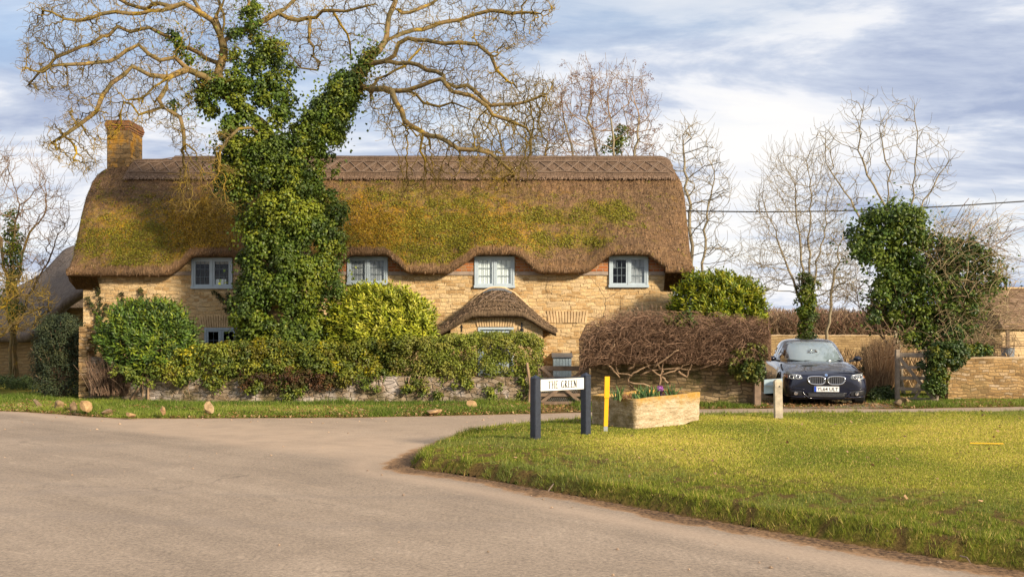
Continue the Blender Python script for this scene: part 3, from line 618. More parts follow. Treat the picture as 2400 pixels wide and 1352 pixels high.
# thick verge at both gable ends
ends = []
base_i = len(flat); Vx = [flat]
for side, c0 in ((1, 0), (-1, NU - 1)):
    e = V[:, c0].reshape(-1, 3); inn = e.copy(); inn[:, 0] += side * .10; inn[:, 2] -= .40; inn[:8, 2] = np.maximum(inn[:8, 2], e[:8, 2] - .0) ; inn[8:, 1] += np.where(e[8:, 1] < 28, .28, -.28)
    in2 = inn.copy(); in2[:, 0] += side * .6; mid = (e + inn) / 2; mid[:, 0] -= side * .06
    Vx += [mid, inn, in2]; b0 = base_i; nR = NR; idx = np.arange(nR) * NU + c0
    r0 = idx; r1 = b0 + np.arange(nR); r2 = r1 + nR; r3 = r2 + nR; base_i += 3 * nR
    for a_, b_ in ((r0, r1), (r1, r2), (r2, r3)): ends.append(np.stack([a_[:-1], b_[:-1], b_[1:], a_[1:]], -1))
allV = np.concatenate(Vx); pad = len(allV) - len(flat)
roof = mk('thatch_roof', allV, [np.concatenate([fc] + ends)], M['thatch'], cot, smooth=True, attrs={'moss_o': np.r_[mo, np.zeros(pad)], 'moss_g': np.r_[mg, np.zeros(pad)]})
# straw ends and moss tufts on the slope (pattern of the roof: one mesh)
def roof_frame(i):
    nU = NU; r, c = i // nU, i % nU; a = V[r, np.minimum(c + 1, nU - 1)] - V[r, np.maximum(c - 1, 0)]; b_ = V[np.minimum(r + 1, NR - 1), c] - V[np.maximum(r - 1, 0), c]
    N = nrm(np.cross(a, b_)); N = np.where(N[:, 1:2] > 0, -N, N); return V[r, c], nrm(b_), nrm(a), N
cand = np.arange(6 * NU, (8 + len(vs_) - 12) * NU)
i = rng.choice(cand, 42000); c0, up_, sd, N = roof_frame(i); c0 = c0 + sd * rng.normal(0, .02, (len(i), 1)) + up_ * rng.normal(0, .03, (len(i), 1))
Ls = rng.uniform(.03, .085, (len(i), 1)); Ws = rng.uniform(.004, .009, (len(i), 1)); dn = nrm(-up_ + sd * rng.normal(0, .25, (len(i), 1)) + N * rng.uniform(.05, .45, (len(i), 1)))
VV = np.stack([c0 - sd * Ws, c0 + sd * Ws, c0 + dn * Ls + sd * Ws * .6, c0 + dn * Ls - sd * Ws * .6], 1).reshape(-1, 3)
cl = np.array([(.34, .21, .11), (.20, .12, .06), (.10, .06, .03), (.26, .15, .08), (.46, .31, .19)])[rng.choice(5, len(i), p=[.2, .3, .28, .19, .03])] * rng.uniform(.7, 1.2, (len(i), 1))
mk('straw_ends', VV, np.arange(4 * len(i)).reshape(-1, 4), M['leafd'], roof, col=np.repeat(cl, 4, 0))
mm = np.maximum(mo, mg)[cand]; nzz = vn(flat[cand], 4.2, 90, 4); pr = np.clip(mm + .9 * nzz - .35, 0, 1) ** 1.2; pr /= pr.sum()
i = rng.choice(cand, 60000, p=pr); c0, up_, sd, N = roof_frame(i); c0 = c0 + sd * rng.normal(0, .02, (len(i), 1)) + up_ * rng.normal(0, .02, (len(i), 1)) + N * rng.uniform(0, .035, (len(i), 1))
a_ = nrm(rng.normal(0, 1, (len(i), 3))); b_ = nrm(np.cross(a_, N + .3 * rng.normal(0, 1, (len(i), 3)))); s_ = rng.uniform(.008, .022, (len(i), 1))
VV = np.stack([c0 - a_ * s_, c0 + b_ * s_, c0 + a_ * s_, c0 - b_ * s_], 1).reshape(-1, 3)
o_ = (mo[i] > mg[i] * rng.uniform(.6, 1.5, len(i)))[:, None]
cl = np.where(o_, np.array((.40, .245, .016)), np.array((.25, .225, .018))) * rng.uniform(.55, 1.25, (len(i), 1)); cl[rng.random(len(i)) < .2] *= .5
mk('moss', VV, np.arange(4 * len(i)).reshape(-1, 4), M['leafd'], roof, col=np.repeat(cl, 4, 0))
# ridge cap with hazel lattice
def slope_pt(px_, s, off):           # s: 0 at ridge .. 1 at band bottom; px_ across
    y = 28.0 - 1.0 * s; X_ = (px_ - 1200) * 28 / F; x0, x1 = float(xl(np.array([y]))[0]), float(xr(np.array([y]))[0]); u = (X_ - x0) / (x1 - x0)
    x, yy_, z = roof_pt(np.array([u]), np.array([y])); return np.array((x[0], yy_[0] - off * .7, z[0] + off * .75))
cols_ = np.arange(322, 1574, 6.0); nb = len(cols_); rws = [(-.25, .05), (0.0, .085), (.12, .085), (.3, .075), (.5, .075), (.75, .075), (.97, .07), (1.0, .02), (1.0, -.05)]
Vr = []
for s, off in rws:
    for cx in cols_:
        if s < 0: q = slope_pt(cx, 0, off); q = q + np.array((0, .25, -.03))
        else: q = slope_pt(cx, s + (0.02 * math.sin(cx * .7) + .015 * rng.normal()) * (s > .95), off)
        Vr.append(q)
Vr = np.array(Vr); Vr[:, 2] += .012 * vn(Vr, 2.2, 95)
rc = mk('ridge_cap', Vr, grid_faces(len(rws), nb), M['thatch_ridge'], roof, smooth=False)
mb = MB()
def spol(pts, r): mb.tube([slope_pt(a, s, .095 + .004 * rng.normal()) for a, s in pts], r, 4)
for s in (.16, .36, .80): spol([(a, s + .012 * rng.normal()) for a in np.arange(326, 1572, 30)], .014)
a = 330
while a < 1545:
    spol([(a, .37), (a + 30, .79)], .012); spol([(a + 31, .37), (a + 1, .79)], .012); spol([(a + 5, .80), (a + 35, .38)], .010) if rng.random() < .5 else None; a += 31 + rng.uniform(-1.5, 1.5)
mb.build('hazel_lattice', M['rod'], roof)
# fringe of cut straw at the cap's lower edge
q = []; 
for _ in range(3200):
    a = rng.uniform(324, 1570); c0 = slope_pt(a, .93 + .07 * rng.random(), .08); q.append(c0)
q = np.array(q); ww = rng.uniform(.006, .014, (len(q), 1)); ll = rng.uniform(.04, .10, (len(q), 1)); sdv = np.array((1., 0, 0)); dn = nrm(np.array((0, -.55, -.8)) + rng.normal(0, .15, (len(q), 3)))
VV = np.stack([q - sdv * ww, q + sdv * ww, q + dn * ll + sdv * ww, q + dn * ll - sdv * ww], 1).reshape(-1, 3)
cl = np.array([(.30, .20, .13), (.14, .085, .05), (.22, .14, .09)])[rng.integers(0, 3, len(q))]
mk('cut_fringe', VV, np.arange(4 * len(q)).reshape(-1, 4), M['leafd'], roof, col=np.repeat(cl, 4, 0))
# chimney
cx0, cx1 = PX(252, 27.6), PX(304, 27.6); mb = MB(); mb.box(cx0, cx1, 27.55, 28.55, 5.2, PZ(306, 27.6)); ch = mb.build('chimney', M['chimney'], cot, bevel=.01)
proud = MB()
for _ in range(60):
    w_ = rng.uniform(.12, .3); h_ = rng.uniform(.06, .11); x = rng.uniform(cx0, cx1 - w_); z = rng.uniform(6.1, PZ(306, 27.6) - h_); proud.box(x, x + w_, 27.55 - rng.uniform(.008, .02), 27.56, z, z + h_ - .012)
    y = rng.uniform(27.57, 28.4 - w_ * .5); proud.box(cx1 - .01, cx1 + rng.uniform(.008, .02), y, y + w_, z, z + h_ - .012)
proud.build('chimney_stones', M['chimney'], ch, bevel=.004)
mb = MB(); z0 = PZ(306, 27.6)
for k, (g, hh) in enumerate(((.015, .055), (.035, .06), (.05, .06), (.035, .06), (.02, .05))): mb.box(cx0 - g, cx1 + g, 27.55 - g, 28.55 + g, z0, z0 + hh - .006); z0 += hh
mb.build('brick_cap', M['chimbrick'], ch, bevel=.005)
mb = MB(); mb.box(cx0 - .09, cx1 + .10, 27.47, 28.6, 5.9, PZ(399, 27.5)); mb.build('mortar_flaunching', M['vous'], ch, bevel=.06)
mb = MB(); mb.tube([(PX(261, 28), 28, 7.5), (PX(260, 28), 28, PZ(214, 28))], .012, 5); mb.build('aerial_rod', M['iron'], ch)

# ---------------- porch
PXc = PX(1166, 24.6); topc = [(0, 2.70), (.2, 2.68), (.42, 2.56), (.7, 2.30), (1.0, 2.00), (1.25, 1.76), (1.45, 1.60)]
botc = [(0, 1.97), (.45, 1.97), (.62, 1.95), (.8, 1.86), (1.05, 1.70), (1.3, 1.57), (1.45, 1.50)]
tx, tz = np.array(topc).T; bx_, bz = np.array(botc).T; ds = np.linspace(-1.42, 1.42, 110); Vp = []
def porch_row(d, t):                 # t 0 at wall top .. 1 at eave nose
    ad = np.abs(d); zt = np.interp(ad, tx, tz); zb = np.interp(ad, bx_, bz) + .13
    fy = 24.78 - .95 * t - .08 * np.sin(np.pi * t) - .12 * t * np.exp(-(d / .9) ** 4)
    return np.c_[PXc + d, fy * np.ones_like(d), zt + (zb - zt) * t + .07 * np.sin(np.pi * t)]
for t in (0.0, .08, .2, .35, .5, .65, .8, .92, 1.0): Vp.append(porch_row(d=ds, t=t))
last = Vp[-1]
for dy, dz_ in ((-.03, -.05), (.0, -.10), (.07, -.13), (.2, -.10), (.5, -.06), (.95, .0)): Vp.append(last + (0, dy, dz_))
Vp = np.array(Vp).reshape(-1, 3); Vp[:, 2] += .015 * vn(Vp, 5, 99, 3)
porch = empty('porch', (PXc, 24.5, 0), None, None); porch.parent = cot; porch.location = Vector((PXc, 24.5, 0)) - cot.location
pr_ = mk('porch_thatch', Vp, grid_faces(15, len(ds)), M['thatch_porch'], porch, smooth=True)
ii = rng.choice(len(ds) * 8, 4200); c0 = Vp[ii] + rng.normal(0, .012, (len(ii), 3)); w_ = rng.uniform(.004, .009, (len(ii), 1)); l_ = rng.uniform(.03, .08, (len(ii), 1)); dn = nrm(np.c_[np.sign(c0[:, 0] - PXc) * .5, -np.ones(len(ii)) * .7, -np.ones(len(ii)) * .6] + rng.normal(0, .25, (len(ii), 3)))
sdv = np.array((1., 0, 0)); c0 = c0 + (0, -.012, .012)
VV = np.stack([c0 - sdv * w_, c0 + sdv * w_, c0 + dn * l_ + sdv * w_, c0 + dn * l_ - sdv * w_], 1).reshape(-1, 3)
cl = np.array([(.36, .24, .15), (.18, .12, .07), (.09, .06, .035)])[rng.integers(0, 3, len(ii))]
mk('porch_straw', VV, np.arange(4 * len(ii)).reshape(-1, 4), M['leafd'], pr_, col=np.repeat(cl, 4, 0))
mb = MB()
ed = [porch_row(np.array([d]), .02)[0] + (0, -.03, .04) for d in np.linspace(-1.4, 1.4, 24)]; mb.tube(ed, .028, 5); mb.build('porch_mortar_edge', M['vous'], pr_)
mb = MB()
for (a, t0), (b_, t1) in (((-.42, .62), (.1, .12)), ((-.2, .66), (.3, .2)), ((.1, .7), (.35, .3)), ((-.3, .2), (.15, .62)), ((-.1, .15), (.45, .6)), ((-.38, .42), (.42, .48)), ((-.1, .66), (.46, .62)), ((.1, .2), (.5, .5)), ((-.25, .3), (-.05, .6))):
    mb.tube([porch_row(np.array([a + (b_ - a) * k / 4]), t0 + (t1 - t0) * k / 4)[0] + (0, -.02, .02) for k in range(5)], .010, 4)
mb.build('hazel_lattice', M['rod'], pr_)
capV = np.array([porch_row(np.linspace(-.36, .36, 15), t) + (0, -.02, .035) for t in (0, .06, .12, .19)]); capV[3, :, 2] -= .01
mk('lead_cap', capV.reshape(-1, 3), grid_faces(4, 15), M['lead'], pr_, smooth=True)
py0 = 24.0; mb = MB(); dl, dr_ = PX(1120, py0), PX(1204, py0); zt_ = PZ(767, py0)
def wall_poly(xa, xb, za):
    nn = 12; xs = np.linspace(xa, xb, nn); zz_ = np.interp(np.abs(xs - PXc), bx_, bz) + .06
    mb.add([(x, py0, za) for x in xs] + [(x, py0, z) for x, z in zip(xs, zz_)], [(i, i + 1, nn + i + 1, nn + i) for i in range(nn - 1)])
wall_poly(PXc - 1.12, dl, -.02); wall_poly(dl, dr_, zt_); wall_poly(dr_, PXc + 1.1, -.02)
for xx in (PXc - 1.12, PXc + 1.1): mb.add([(xx, py0, -.02), (xx, HY, -.02), (xx, HY, 1.74), (xx, py0, 1.74)], [(0, 1, 2, 3)])
mb.build('porch_wall', M['stone'], porch)
voussoirs(1118, 1206, 744, 765, 15, py0, porch, M['vous'])
mb = MB(); t = .055; mb.box(dl, dr_, py0 - .02, py0 + .08, zt_ - t, zt_); mb.box(dl, dl + t, py0 - .02, py0 + .08, 0, zt_ - t); mb.box(dr_ - t, dr_, py0 - .02, py0 + .08, 0, zt_ - t); fr = mb.build('door_frame', M['blue'], porch, bevel=.005)
mb = MB(); mb.box(dl + t, dr_ - t, py0 + .04, py0 + .08, 0, zt_ - t - .003); dr0 = mb.build('door', M['blue'], porch)
mb = MB(); mb.box(dl + t + .09, dr_ - t - .09, py0 + .03, py0 + .039, .9, zt_ - t - .07); mb.build('door_pane', M['dark'], dr0)
lx = PX(1223, py0); lz = PZ(772, py0); mb = MB(); mb.tube([(lx, py0 - .01, lz + .12), (lx, py0 - .04, lz + .16), (lx, py0 - .09, lz + .12), (lx, py0 - .09, lz + .05)], .010, 5); mb.tube([(lx, py0 - .09, lz + .05), (lx, py0 - .09, lz), (lx, py0 - .09, lz - .01), (lx, py0 - .09, lz - .12)], [.01, .05, .045, .03], 8); mb.box(lx - .02, lx + .02, py0 - .012, py0 + .01, lz + .05, lz + .16); mb.build('wall_lantern', M['iron'], porch)
lx = PX(1083, py0); mb = MB(); mb.box(lx - .008, lx + .008, py0 - .03, py0, lz - .05, lz + .12); mb.box(lx - .03, lx + .03, py0 - .035, py0 - .002, lz + .06, lz + .075); mb.build('iron_cross', M['iron'], porch)
# pale blue slatted cupboard beside the wall
cb = empty('meter_cupboard', (PX(1317, 24.6), 24.6, .45), 'pale blue slatted meter cupboard with dark sloping lid on cottage wall', 'cupboard'); x0, x1, z0, z1 = PX(1296, 24.6), PX(1339, 24.6), PZ(882, 24.6), PZ(838, 24.6)
mb = MB(); mb.box(x0, x1, 24.57, HY - .02, z0, z1); mb.build('cabinet_box', M['blue'], cb, bevel=.004)
mb = MB()
for i in range(6): mb.box(x0 + (x1 - x0) * i / 6 + .004, x0 + (x1 - x0) * (i + 1) / 6 - .004, 24.545, 24.567, z0, z1 - .01)
mb.build('slatted_door', M['plate_blue'], cb, bevel=.003)
mb = MB(); mb.add([(x0 - .03, 24.50, z1), (x1 + .03, 24.50, z1), (x1 + .03, HY - .02, z1 + .09), (x0 - .03, HY - .02, z1 + .09), (x0 - .03, 24.50, z1 + .025), (x1 + .03, 24.50, z1 + .025), (x1 + .03, HY - .02, z1 + .115), (x0 - .03, HY - .02, z1 + .115)], [(0, 3, 2, 1), (4, 5, 6, 7), (0, 1, 5, 4), (2, 3, 7, 6), (0, 4, 7, 3), (1, 2, 6, 5)]); mb.build('lid', M['lead'], cb)
# ================================================================== VEGETATION HELPERS
def leaf_arrays(C, N, L, W, cols, droop=.4, fold=.25, along=None):
    n = len(C); N = nrm(N); t = rng.normal(0, 1, (n, 3)) if along is None else along + rng.normal(0, .25, (n, 3)); t[:, 2] -= droop if along is None else 0
    t = nrm(t - N * (t * N).sum(1, keepdims=True)); s = np.cross(N, t); L = np.broadcast_to(np.asarray(L, float).reshape(-1, 1), (n, 1)); W = np.broadcast_to(np.asarray(W, float).reshape(-1, 1), (n, 1))
    mid = C + t * L * .45 + N * L * .06
    V = np.stack([C, mid + s * W / 2 - N * W * fold, C + t * L - N * L * .08, mid - s * W / 2 - N * W * fold, mid], 1).reshape(-1, 3)
    return V, np.repeat(cols, 5, 0)
def leaf_faces(n):
    b_ = np.arange(n)[:, None] * 5; return np.concatenate([b_ + np.array([[0, 1, 4]]), b_ + np.array([[1, 2, 4]]), b_ + np.array([[2, 3, 4]]), b_ + np.array([[3, 0, 4]])])
def leaf_obj(name, parts_, mat_, parent=None):
    V = np.concatenate([p_[0] for p_ in parts_]); Cc = np.concatenate([p_[1] for p_ in parts_]); return mk(name, V, leaf_faces(len(V) // 5), mat_, parent, col=Cc)
def clump_leaves(C, r, per, L, W, pal, vary=.25, up=.25, fill=.55, droop=.4, minr=0.0, axis=None, flat=1.0):
    """leaves on and in many overlapping clumps; each clump has its own tint"""
    C = np.asarray(C); n = len(C); r = np.broadcast_to(np.asarray(r, float), (n,)); per_ = np.maximum(8, (per * (r / r.mean()) ** 2)).astype(int)
    idx = np.repeat(np.arange(n), per_); k = len(idx); d = nrm(rng.normal(0, 1, (k, 3))); d[:, 2] = np.where(rng.random(k) < .35, np.abs(d[:, 2]), d[:, 2])
    rad = (fill + (1 - fill) * rng.random(k) ** .6); pos = C[idx] + d * (r[idx] * rad)[:, None] * np.array((1, 1, flat))
    N = d * .8 + rng.normal(0, .45, (k, 3)) + np.array((0, 0, up))
    pal = np.array(pal); ci = rng.integers(0, len(pal), n); cc = pal[ci][idx] * (1 + vary * vn(C, .9, 201, 2))[idx][:, None] * rng.uniform(.8, 1.2, (k, 1))
    young = (d[:, 2] > .2) & (rng.random(k) < .35); cc = np.where(young[:, None], cc * np.array((1.35, 1.22, .9)), cc)
    return leaf_arrays(pos, N, rng.uniform(.75, 1.25, k) * L, rng.uniform(.75, 1.2, k) * W, cc, droop)
def shoot_leaves(B, D, n_leaf, Ls, leafL, leafW, pal, tip=(1.5, 1.35, .8)):
    """laurel shoots: leaves set alternately along an upright stem"""
    n = len(B); D = nrm(D); u = nrm(np.cross(D, rng.normal(0, 1, (n, 3)))); v = np.cross(D, u); pal = np.array(pal); cs = pal[rng.integers(0, len(pal), n)] * rng.uniform(.75, 1.25, (n, 1)); out = []
    for i in range(n_leaf):
        t = (i + .5) / n_leaf; a = i * 2.4 + rng.uniform(-.3, .3, n); rd = u * np.cos(a)[:, None] + v * np.sin(a)[:, None]
        pos = B + D * (Ls * t)[:, None]; al = nrm(rd + D * (.35 + .9 * t)); N = nrm(D - al * (D * al).sum(1, keepdims=True) + .001)
        c_ = cs * (1 + (np.array(tip) - 1) * (t ** 2)) * rng.uniform(.8, 1.2, (n, 1)); s_ = leafL * (1 - .3 * t) * rng.uniform(.8, 1.15, n)
        out.append(leaf_arrays(pos, N, s_, s_ * leafW / leafL, c_, 0, .2, along=al * 3))
    return out
class Skel:
    def __init__(s): s.p = []; s.par = []; s.r = []
    def add(s, p, par, r): s.p.append(np.asarray(p, float)); s.par.append(par); s.r.append(r); return len(s.p) - 1
def pipe_radii(sk, tip, expo=2.2, maxr=None):
    n = len(sk.p); acc = np.zeros(n); ch = np.zeros(n, int)
    for i in range(n - 1, -1, -1):
        if ch[i] == 0: acc[i] = tip ** expo
        if sk.par[i] >= 0: acc[sk.par[i]] += acc[i]; ch[sk.par[i]] += 1
    r = acc ** (1 / expo); sk.r = list(np.minimum(r, maxr) if maxr else r)
def skel_mesh(name, sk, mats, parent, thr=.03, names=('trunk', 'crown'), sides=(7, 3)):
    Pn = np.array(sk.p); par = np.array(sk.par); r = np.array(sk.r); n = len(Pn); d = np.zeros((n, 3)); has = par >= 0
    d[has] = Pn[has] - Pn[par[has]]; first = np.full(n, -1)
    for i in range(n):
        if par[i] >= 0 and first[par[i]] < 0: first[par[i]] = i
    rt = ~has; d[rt] = np.where((first[rt] >= 0)[:, None], Pn[first[rt]] - Pn[rt], (0, 0, 1)); d = nrm(d)
    dd = d.copy(); ok = first >= 0; dd[ok] = nrm(d[ok] + d[first[ok]]); out = []
    for g in (0, 1):
        k = sides[g]; sel = np.where(has & ((r >= thr) if g == 0 else (r < thr)))[0]
        if not len(sel): continue
        refv = np.array((.31, .53, .79)); ang = np.arange(k) * 2 * np.pi / k
        def ring(c, dirs, rad):
            u = nrm(np.cross(dirs, refv)); v = np.cross(dirs, u)
            return c[:, None] + rad[:, None, None] * (u[:, None] * np.cos(ang)[None, :, None] + v[:, None] * np.sin(ang)[None, :, None])
        top = ring(Pn[sel], dd[sel], r[sel]); loc = -np.ones(n, int); loc[sel] = np.arange(len(sel)); pr = par[sel]; share = (loc[pr] >= 0) & (r[sel] > .55 * r[pr])
        sd = np.where(~share)[0]; bot = ring(Pn[pr[sd]], d[sel[sd]], np.minimum(r[sel[sd]] * 1.25, r[pr[sd]]))
        V = np.concatenate([top.reshape(-1, 3), bot.reshape(-1, 3)]); bi = np.where(share, loc[pr] * k, 0); bi[sd] = len(sel) * k + np.arange(len(sd)) * k
        a = np.arange(k); a2 = (a + 1) % k; ti = np.arange(len(sel)) * k
        Fq = np.stack([bi[:, None] + a, bi[:, None] + a2, ti[:, None] + a2, ti[:, None] + a], -1).reshape(-1, 4)
        out.append(mk(names[g], V, Fq, mats[g], parent, smooth=True))
    return out
def colonise(sk, att, step, infl, kill, iters, jit=.35, pull=(0, 0, 0)):
    att = [tuple(a) for a in att]; alive = np.ones(len(att), bool); A_ = np.array(att); pull = np.array(pull); nst = 0; nchild = {}
    near = np.full(len(att), 1e9); who = np.zeros(len(att), int); lastn = 0
    for it in range(iters):
        new = np.array(sk.p[lastn:])
        if len(new):
            kd = KDTree(len(new))
            for i, q in enumerate(new): kd.insert(q, i)
            kd.balance(); idx = np.where(alive)[0]
            for i in idx:
                co, j, dist = kd.find(att[i])
                if dist < near[i]: near[i] = dist; who[i] = lastn + j
        lastn = len(sk.p); alive &= near > kill; act = np.where(alive & (near < infl))[0]
        if not len(act): break
        Pn = np.array(sk.p); dirs = nrm(A_[act] - Pn[who[act]]); nodes, inv = np.unique(who[act], return_inverse=True); acc = np.zeros((len(nodes), 3)); np.add.at(acc, inv, dirs)
        acc = nrm(nrm(acc) + rng.normal(0, jit, acc.shape) + pull); grew = 0
        for q, dv in zip(nodes, acc):
            c_ = nchild.get(q, 0)
            if c_ >= 3: continue
            nchild[q] = c_ + 1; sk.add(sk.p[q] + dv * step, int(q), 0); grew += 1
        if not grew: break
def in_poly(pts, poly):
    return poly_dist(pts, poly) > 0
def add_twigs(sk, frac, steps, length, jit, up=.1, rad=None, maxpar=None):
    n0 = len(sk.p); par = np.array(sk.par)
    for i in range(n0):
        if sk.par[i] < 0 or rng.random() > frac: continue
        if maxpar and sk.r and len(sk.r) > i and sk.r[i] > maxpar: continue
        d0 = nrm(sk.p[i] - sk.p[sk.par[i]]); d0 = nrm(d0 + rng.normal(0, .8, 3)); q = i; L_ = length * rng.uniform(.5, 1.2) / steps
        for _ in range(steps):
            d0 = nrm(d0 + rng.normal(0, jit, 3) + (0, 0, up)); q = sk.add(sk.p[q] + d0 * L_, q, 0)
# recursive winter tree: straight, upswept growth
def winter_tree(sk, base, d0, L, r, level, spread=.5, up=.35, split=3, seg=5, jit=.10, side=.45, ratio=.68, tip=.004, dens=1.0):
    q = sk.add(base, -1, r) if not isinstance(base, int) else base; d = nrm(np.array(d0, float)); r0 = r
    for i in range(seg):
        d = nrm(d + rng.normal(0, jit, 3) + (0, 0, up * .12)); r = r0 * (1 - .5 * (i + 1) / seg); q = sk.add(sk.p[q] + d * L / seg, q, max(r, tip))
        if level > 0 and i >= (2 if level > 3 else 1) and rng.random() < side * dens * 2:
            dv = nrm(d + nrm(rng.normal(0, 1, 3)) * spread * 1.6 + (0, 0, up * .5)); winter_tree(sk, q, dv, L * ratio * rng.uniform(.55, 1), r * .55, level - 1, spread * 1.22, up * .8, split, seg, jit, side, ratio, tip, dens)
    if level > 0:
        for _ in range(split if rng.random() < .6 else split - 1):
            dv = nrm(d + nrm(rng.normal(0, 1, 3)) * spread + (0, 0, up * .3)); winter_tree(sk, q, dv, L * ratio * rng.uniform(.7, 1.2), r * .72, level - 1, spread * 1.22, up * .8, split, seg, jit, side, ratio, tip, dens)

# ================================================================== THE IVY-CLAD TREE
TY = 23.35
tb = P(665, 930, TY); big = empty('ivy_clad_tree', (tb[0], tb[1], 0), 'huge bare spreading tree, its forked trunk wrapped in green ivy, before the thatched cottage', 'tree')
sk = Skel()
def limb(pts, start=None, rr=None, dens=6):
    """pts: (px, py, depth offset)"""
    W_ = [P(a, b_, TY + c_) for a, b_, c_ in pts]; q = start
    if q is None: q = sk.add(W_[0], -1, 0)
    else: W_ = [sk.p[q]] + W_
    ids = [q]
    for a, b_ in zip(W_[:-1], W_[1:]):
        n_ = max(1, int(np.linalg.norm(b_ - a) / .22))
        for k in range(1, n_ + 1):
            pt = a + (b_ - a) * k / n_ + (rng.normal(0, .045, 3) if k < n_ else 0); q = sk.add(pt, q, 0); ids.append(q)
    return ids
def nearest(px, py):
    Pn = np.array(sk.p); x = 1200 + Pn[:, 0] * F / Pn[:, 1]; y = HZ - (Pn[:, 2] - CH) * F / Pn[:, 1]; return int(np.argmin((x - px) ** 2 + (y - py) ** 2))
T0 = limb([(665, 935, 0), (668, 700, 0), (662, 500, 0), (650, 400, 0), (640, 330, 0)])
A0 = limb([(600, 280, .1), (555, 250, .1), (522, 220, .1), (512, 170, 0), (522, 100, .1)], T0[-1])
A1 = limb([(500, 50, -.2), (470, 30, -.5), (430, 8, -.7), (380, 25, -.9), (330, 32, -1.1), (270, 28, -1.2), (210, 45, -1.2), (150, 45, -1.3), (100, 25, -1.2)], A0[-1])
limb([(505, -20, .6), (500, -90, 1.0), (470, -160, 1.2)], A0[-1]); limb([(560, 75, .3), (600, 58, .5), (650, 30, .8), (690, 0, 1.1), (720, -60, 1.4), (760, -130, 1.5)], A0[-1])
limb([(700, 48, .9), (740, 42, .8), (780, 25, .5), (830, 22, .4), (880, 10, .3)], nearest(640, 35)); limb([(725, 65, .4), (725, 80, .2), (735, 110, -.1), (735, 130, -.3)], nearest(720, 45))
limb([(800, 60, .6), (820, 100, .8), (822, 130, .9)], nearest(790, 25))
limb([(530, -30, .3), (545, -110, .2)], A0[-3]); limb([(580, 20, .9), (570, -60, 1.4), (600, -140, 1.6)], nearest(600, 58))
A3 = limb([(480, 180, -.5), (440, 163, -.9), (415, 172, -1.1), (395, 182, -1.4), (350, 176, -1.6), (310, 155, -1.8), (292, 175, -1.9), (262, 195, -2.0), (240, 225, -2.1), (225, 262, -2.2), (190, 290, -2.3), (150, 318, -2.4), (120, 335, -2.4)], A0[-6])
limb([(390, 205, -1.5), (372, 235, -1.6), (382, 252, -1.6), (350, 262, -1.7), (325, 270, -1.8), (308, 245, -1.8), (290, 240, -1.9), (282, 268, -1.9), (285, 290, -1.9)], nearest(395, 182)); limb([(400, 262, -1.6), (422, 275, -1.6), (430, 305, -1.6), (432, 345, -1.6)], nearest(382, 252))
limb([(360, 205, -1.9), (345, 222, -2.0), (330, 232, -2.1), (300, 235, -2.1)], nearest(385, 182))
limb([(410, 135, -1.0), (375, 142, -1.2), (350, 128, -1.4), (325, 105, -1.6), (295, 120, -1.7), (255, 145, -1.9), (200, 150, -2.2), (150, 152, -2.4), (100, 170, -2.5), (70, 165, -2.6)], nearest(450, 168))
limb([(400, 90, .6), (370, 75, .4), (350, 65, .2), (305, 75, 0), (275, 62, -.1), (240, 85, -.3), (190, 110, -.5), (130, 135, -.6), (95, 165, -.7), (70, 195, -.7)], nearest(515, 150))
limb([(300, 10, -.3), (250, -10, -.2), (180, -10, -.2), (120, -5, -.1)], nearest(400, 15)); limb([(430, -60, -.3), (360, -110, -.3), (290, -140, -.2)], nearest(470, 30))
limb([(590, 300, -.8), (560, 302, -1.0), (535, 325, -1.1), (522, 345, -1.1)], T0[-1])
B0 = limb([(705, 330, -.2), (760, 270, -.3), (800, 215, -.4), (840, 165, -.4), (870, 135, -.3), (905, 95, -.1), (908, 60, .1), (920, 20, .3), (925, -30, .5), (935, -100, .7)], T0[-2])
limb([(880, 148, -.7), (905, 143, -.9), (925, 130, -1.0), (935, 102, -1.1), (955, 90, -1.2), (1000, 95, -1.4), (1040, 103, -1.5), (1075, 100, -1.6), (1120, 105, -1.6), (1150, 130, -1.5), (1165, 165, -1.4), (1190, 190, -1.3)], nearest(850, 155))
limb([(960, 148, -1.1), (1000, 165, -1.4), (1040, 178, -1.6), (1070, 205, -1.8), (1095, 200, -1.8), (1130, 230, -1.9), (1150, 248, -1.9), (1180, 245, -1.9), (1230, 240, -1.8), (1270, 225, -1.8)], nearest(915, 140))
limb([(945, 78, .3), (990, 70, .5), (1030, 55, .7), (1075, 48, .8), (1110, 35, .8), (1150, 25, .8), (1200, 32, .7), (1250, 30, .6)], nearest(905, 90))
limb([(870, 215, -.9), (900, 208, -1.2), (955, 212, -1.6), (990, 200, -1.8), (1035, 185, -2.0), (1060, 215, -2.2), (1105, 225, -2.3), (1140, 248, -2.4), (1155, 270, -2.4), (1200, 285, -2.4), (1235, 300, -2.3)], nearest(815, 200))
limb([(925, 235, -1.8), (942, 262, -2.0), (962, 295, -2.2), (1000, 318, -2.4), (1045, 330, -2.6), (1075, 350, -2.7), (1120, 352, -2.7), (1150, 360, -2.7), (1180, 385, -2.7), (1205, 405, -2.6)], nearest(905, 210))
limb([(975, 220, -1.9), (1010, 245, -2.1), (1030, 250, -2.2), (1060, 240, -2.2), (1105, 258, -2.2)], nearest(955, 212))
limb([(905, 178, -.7), (925, 165, -.7), (960, 140, -.5), (985, 115, -.3), (990, 102, -.2)], nearest(860, 205)); limb([(960, 30, .9), (1010, 10, 1.2), (1080, -20, 1.5), (1150, -40, 1.6)], nearest(920, 20))
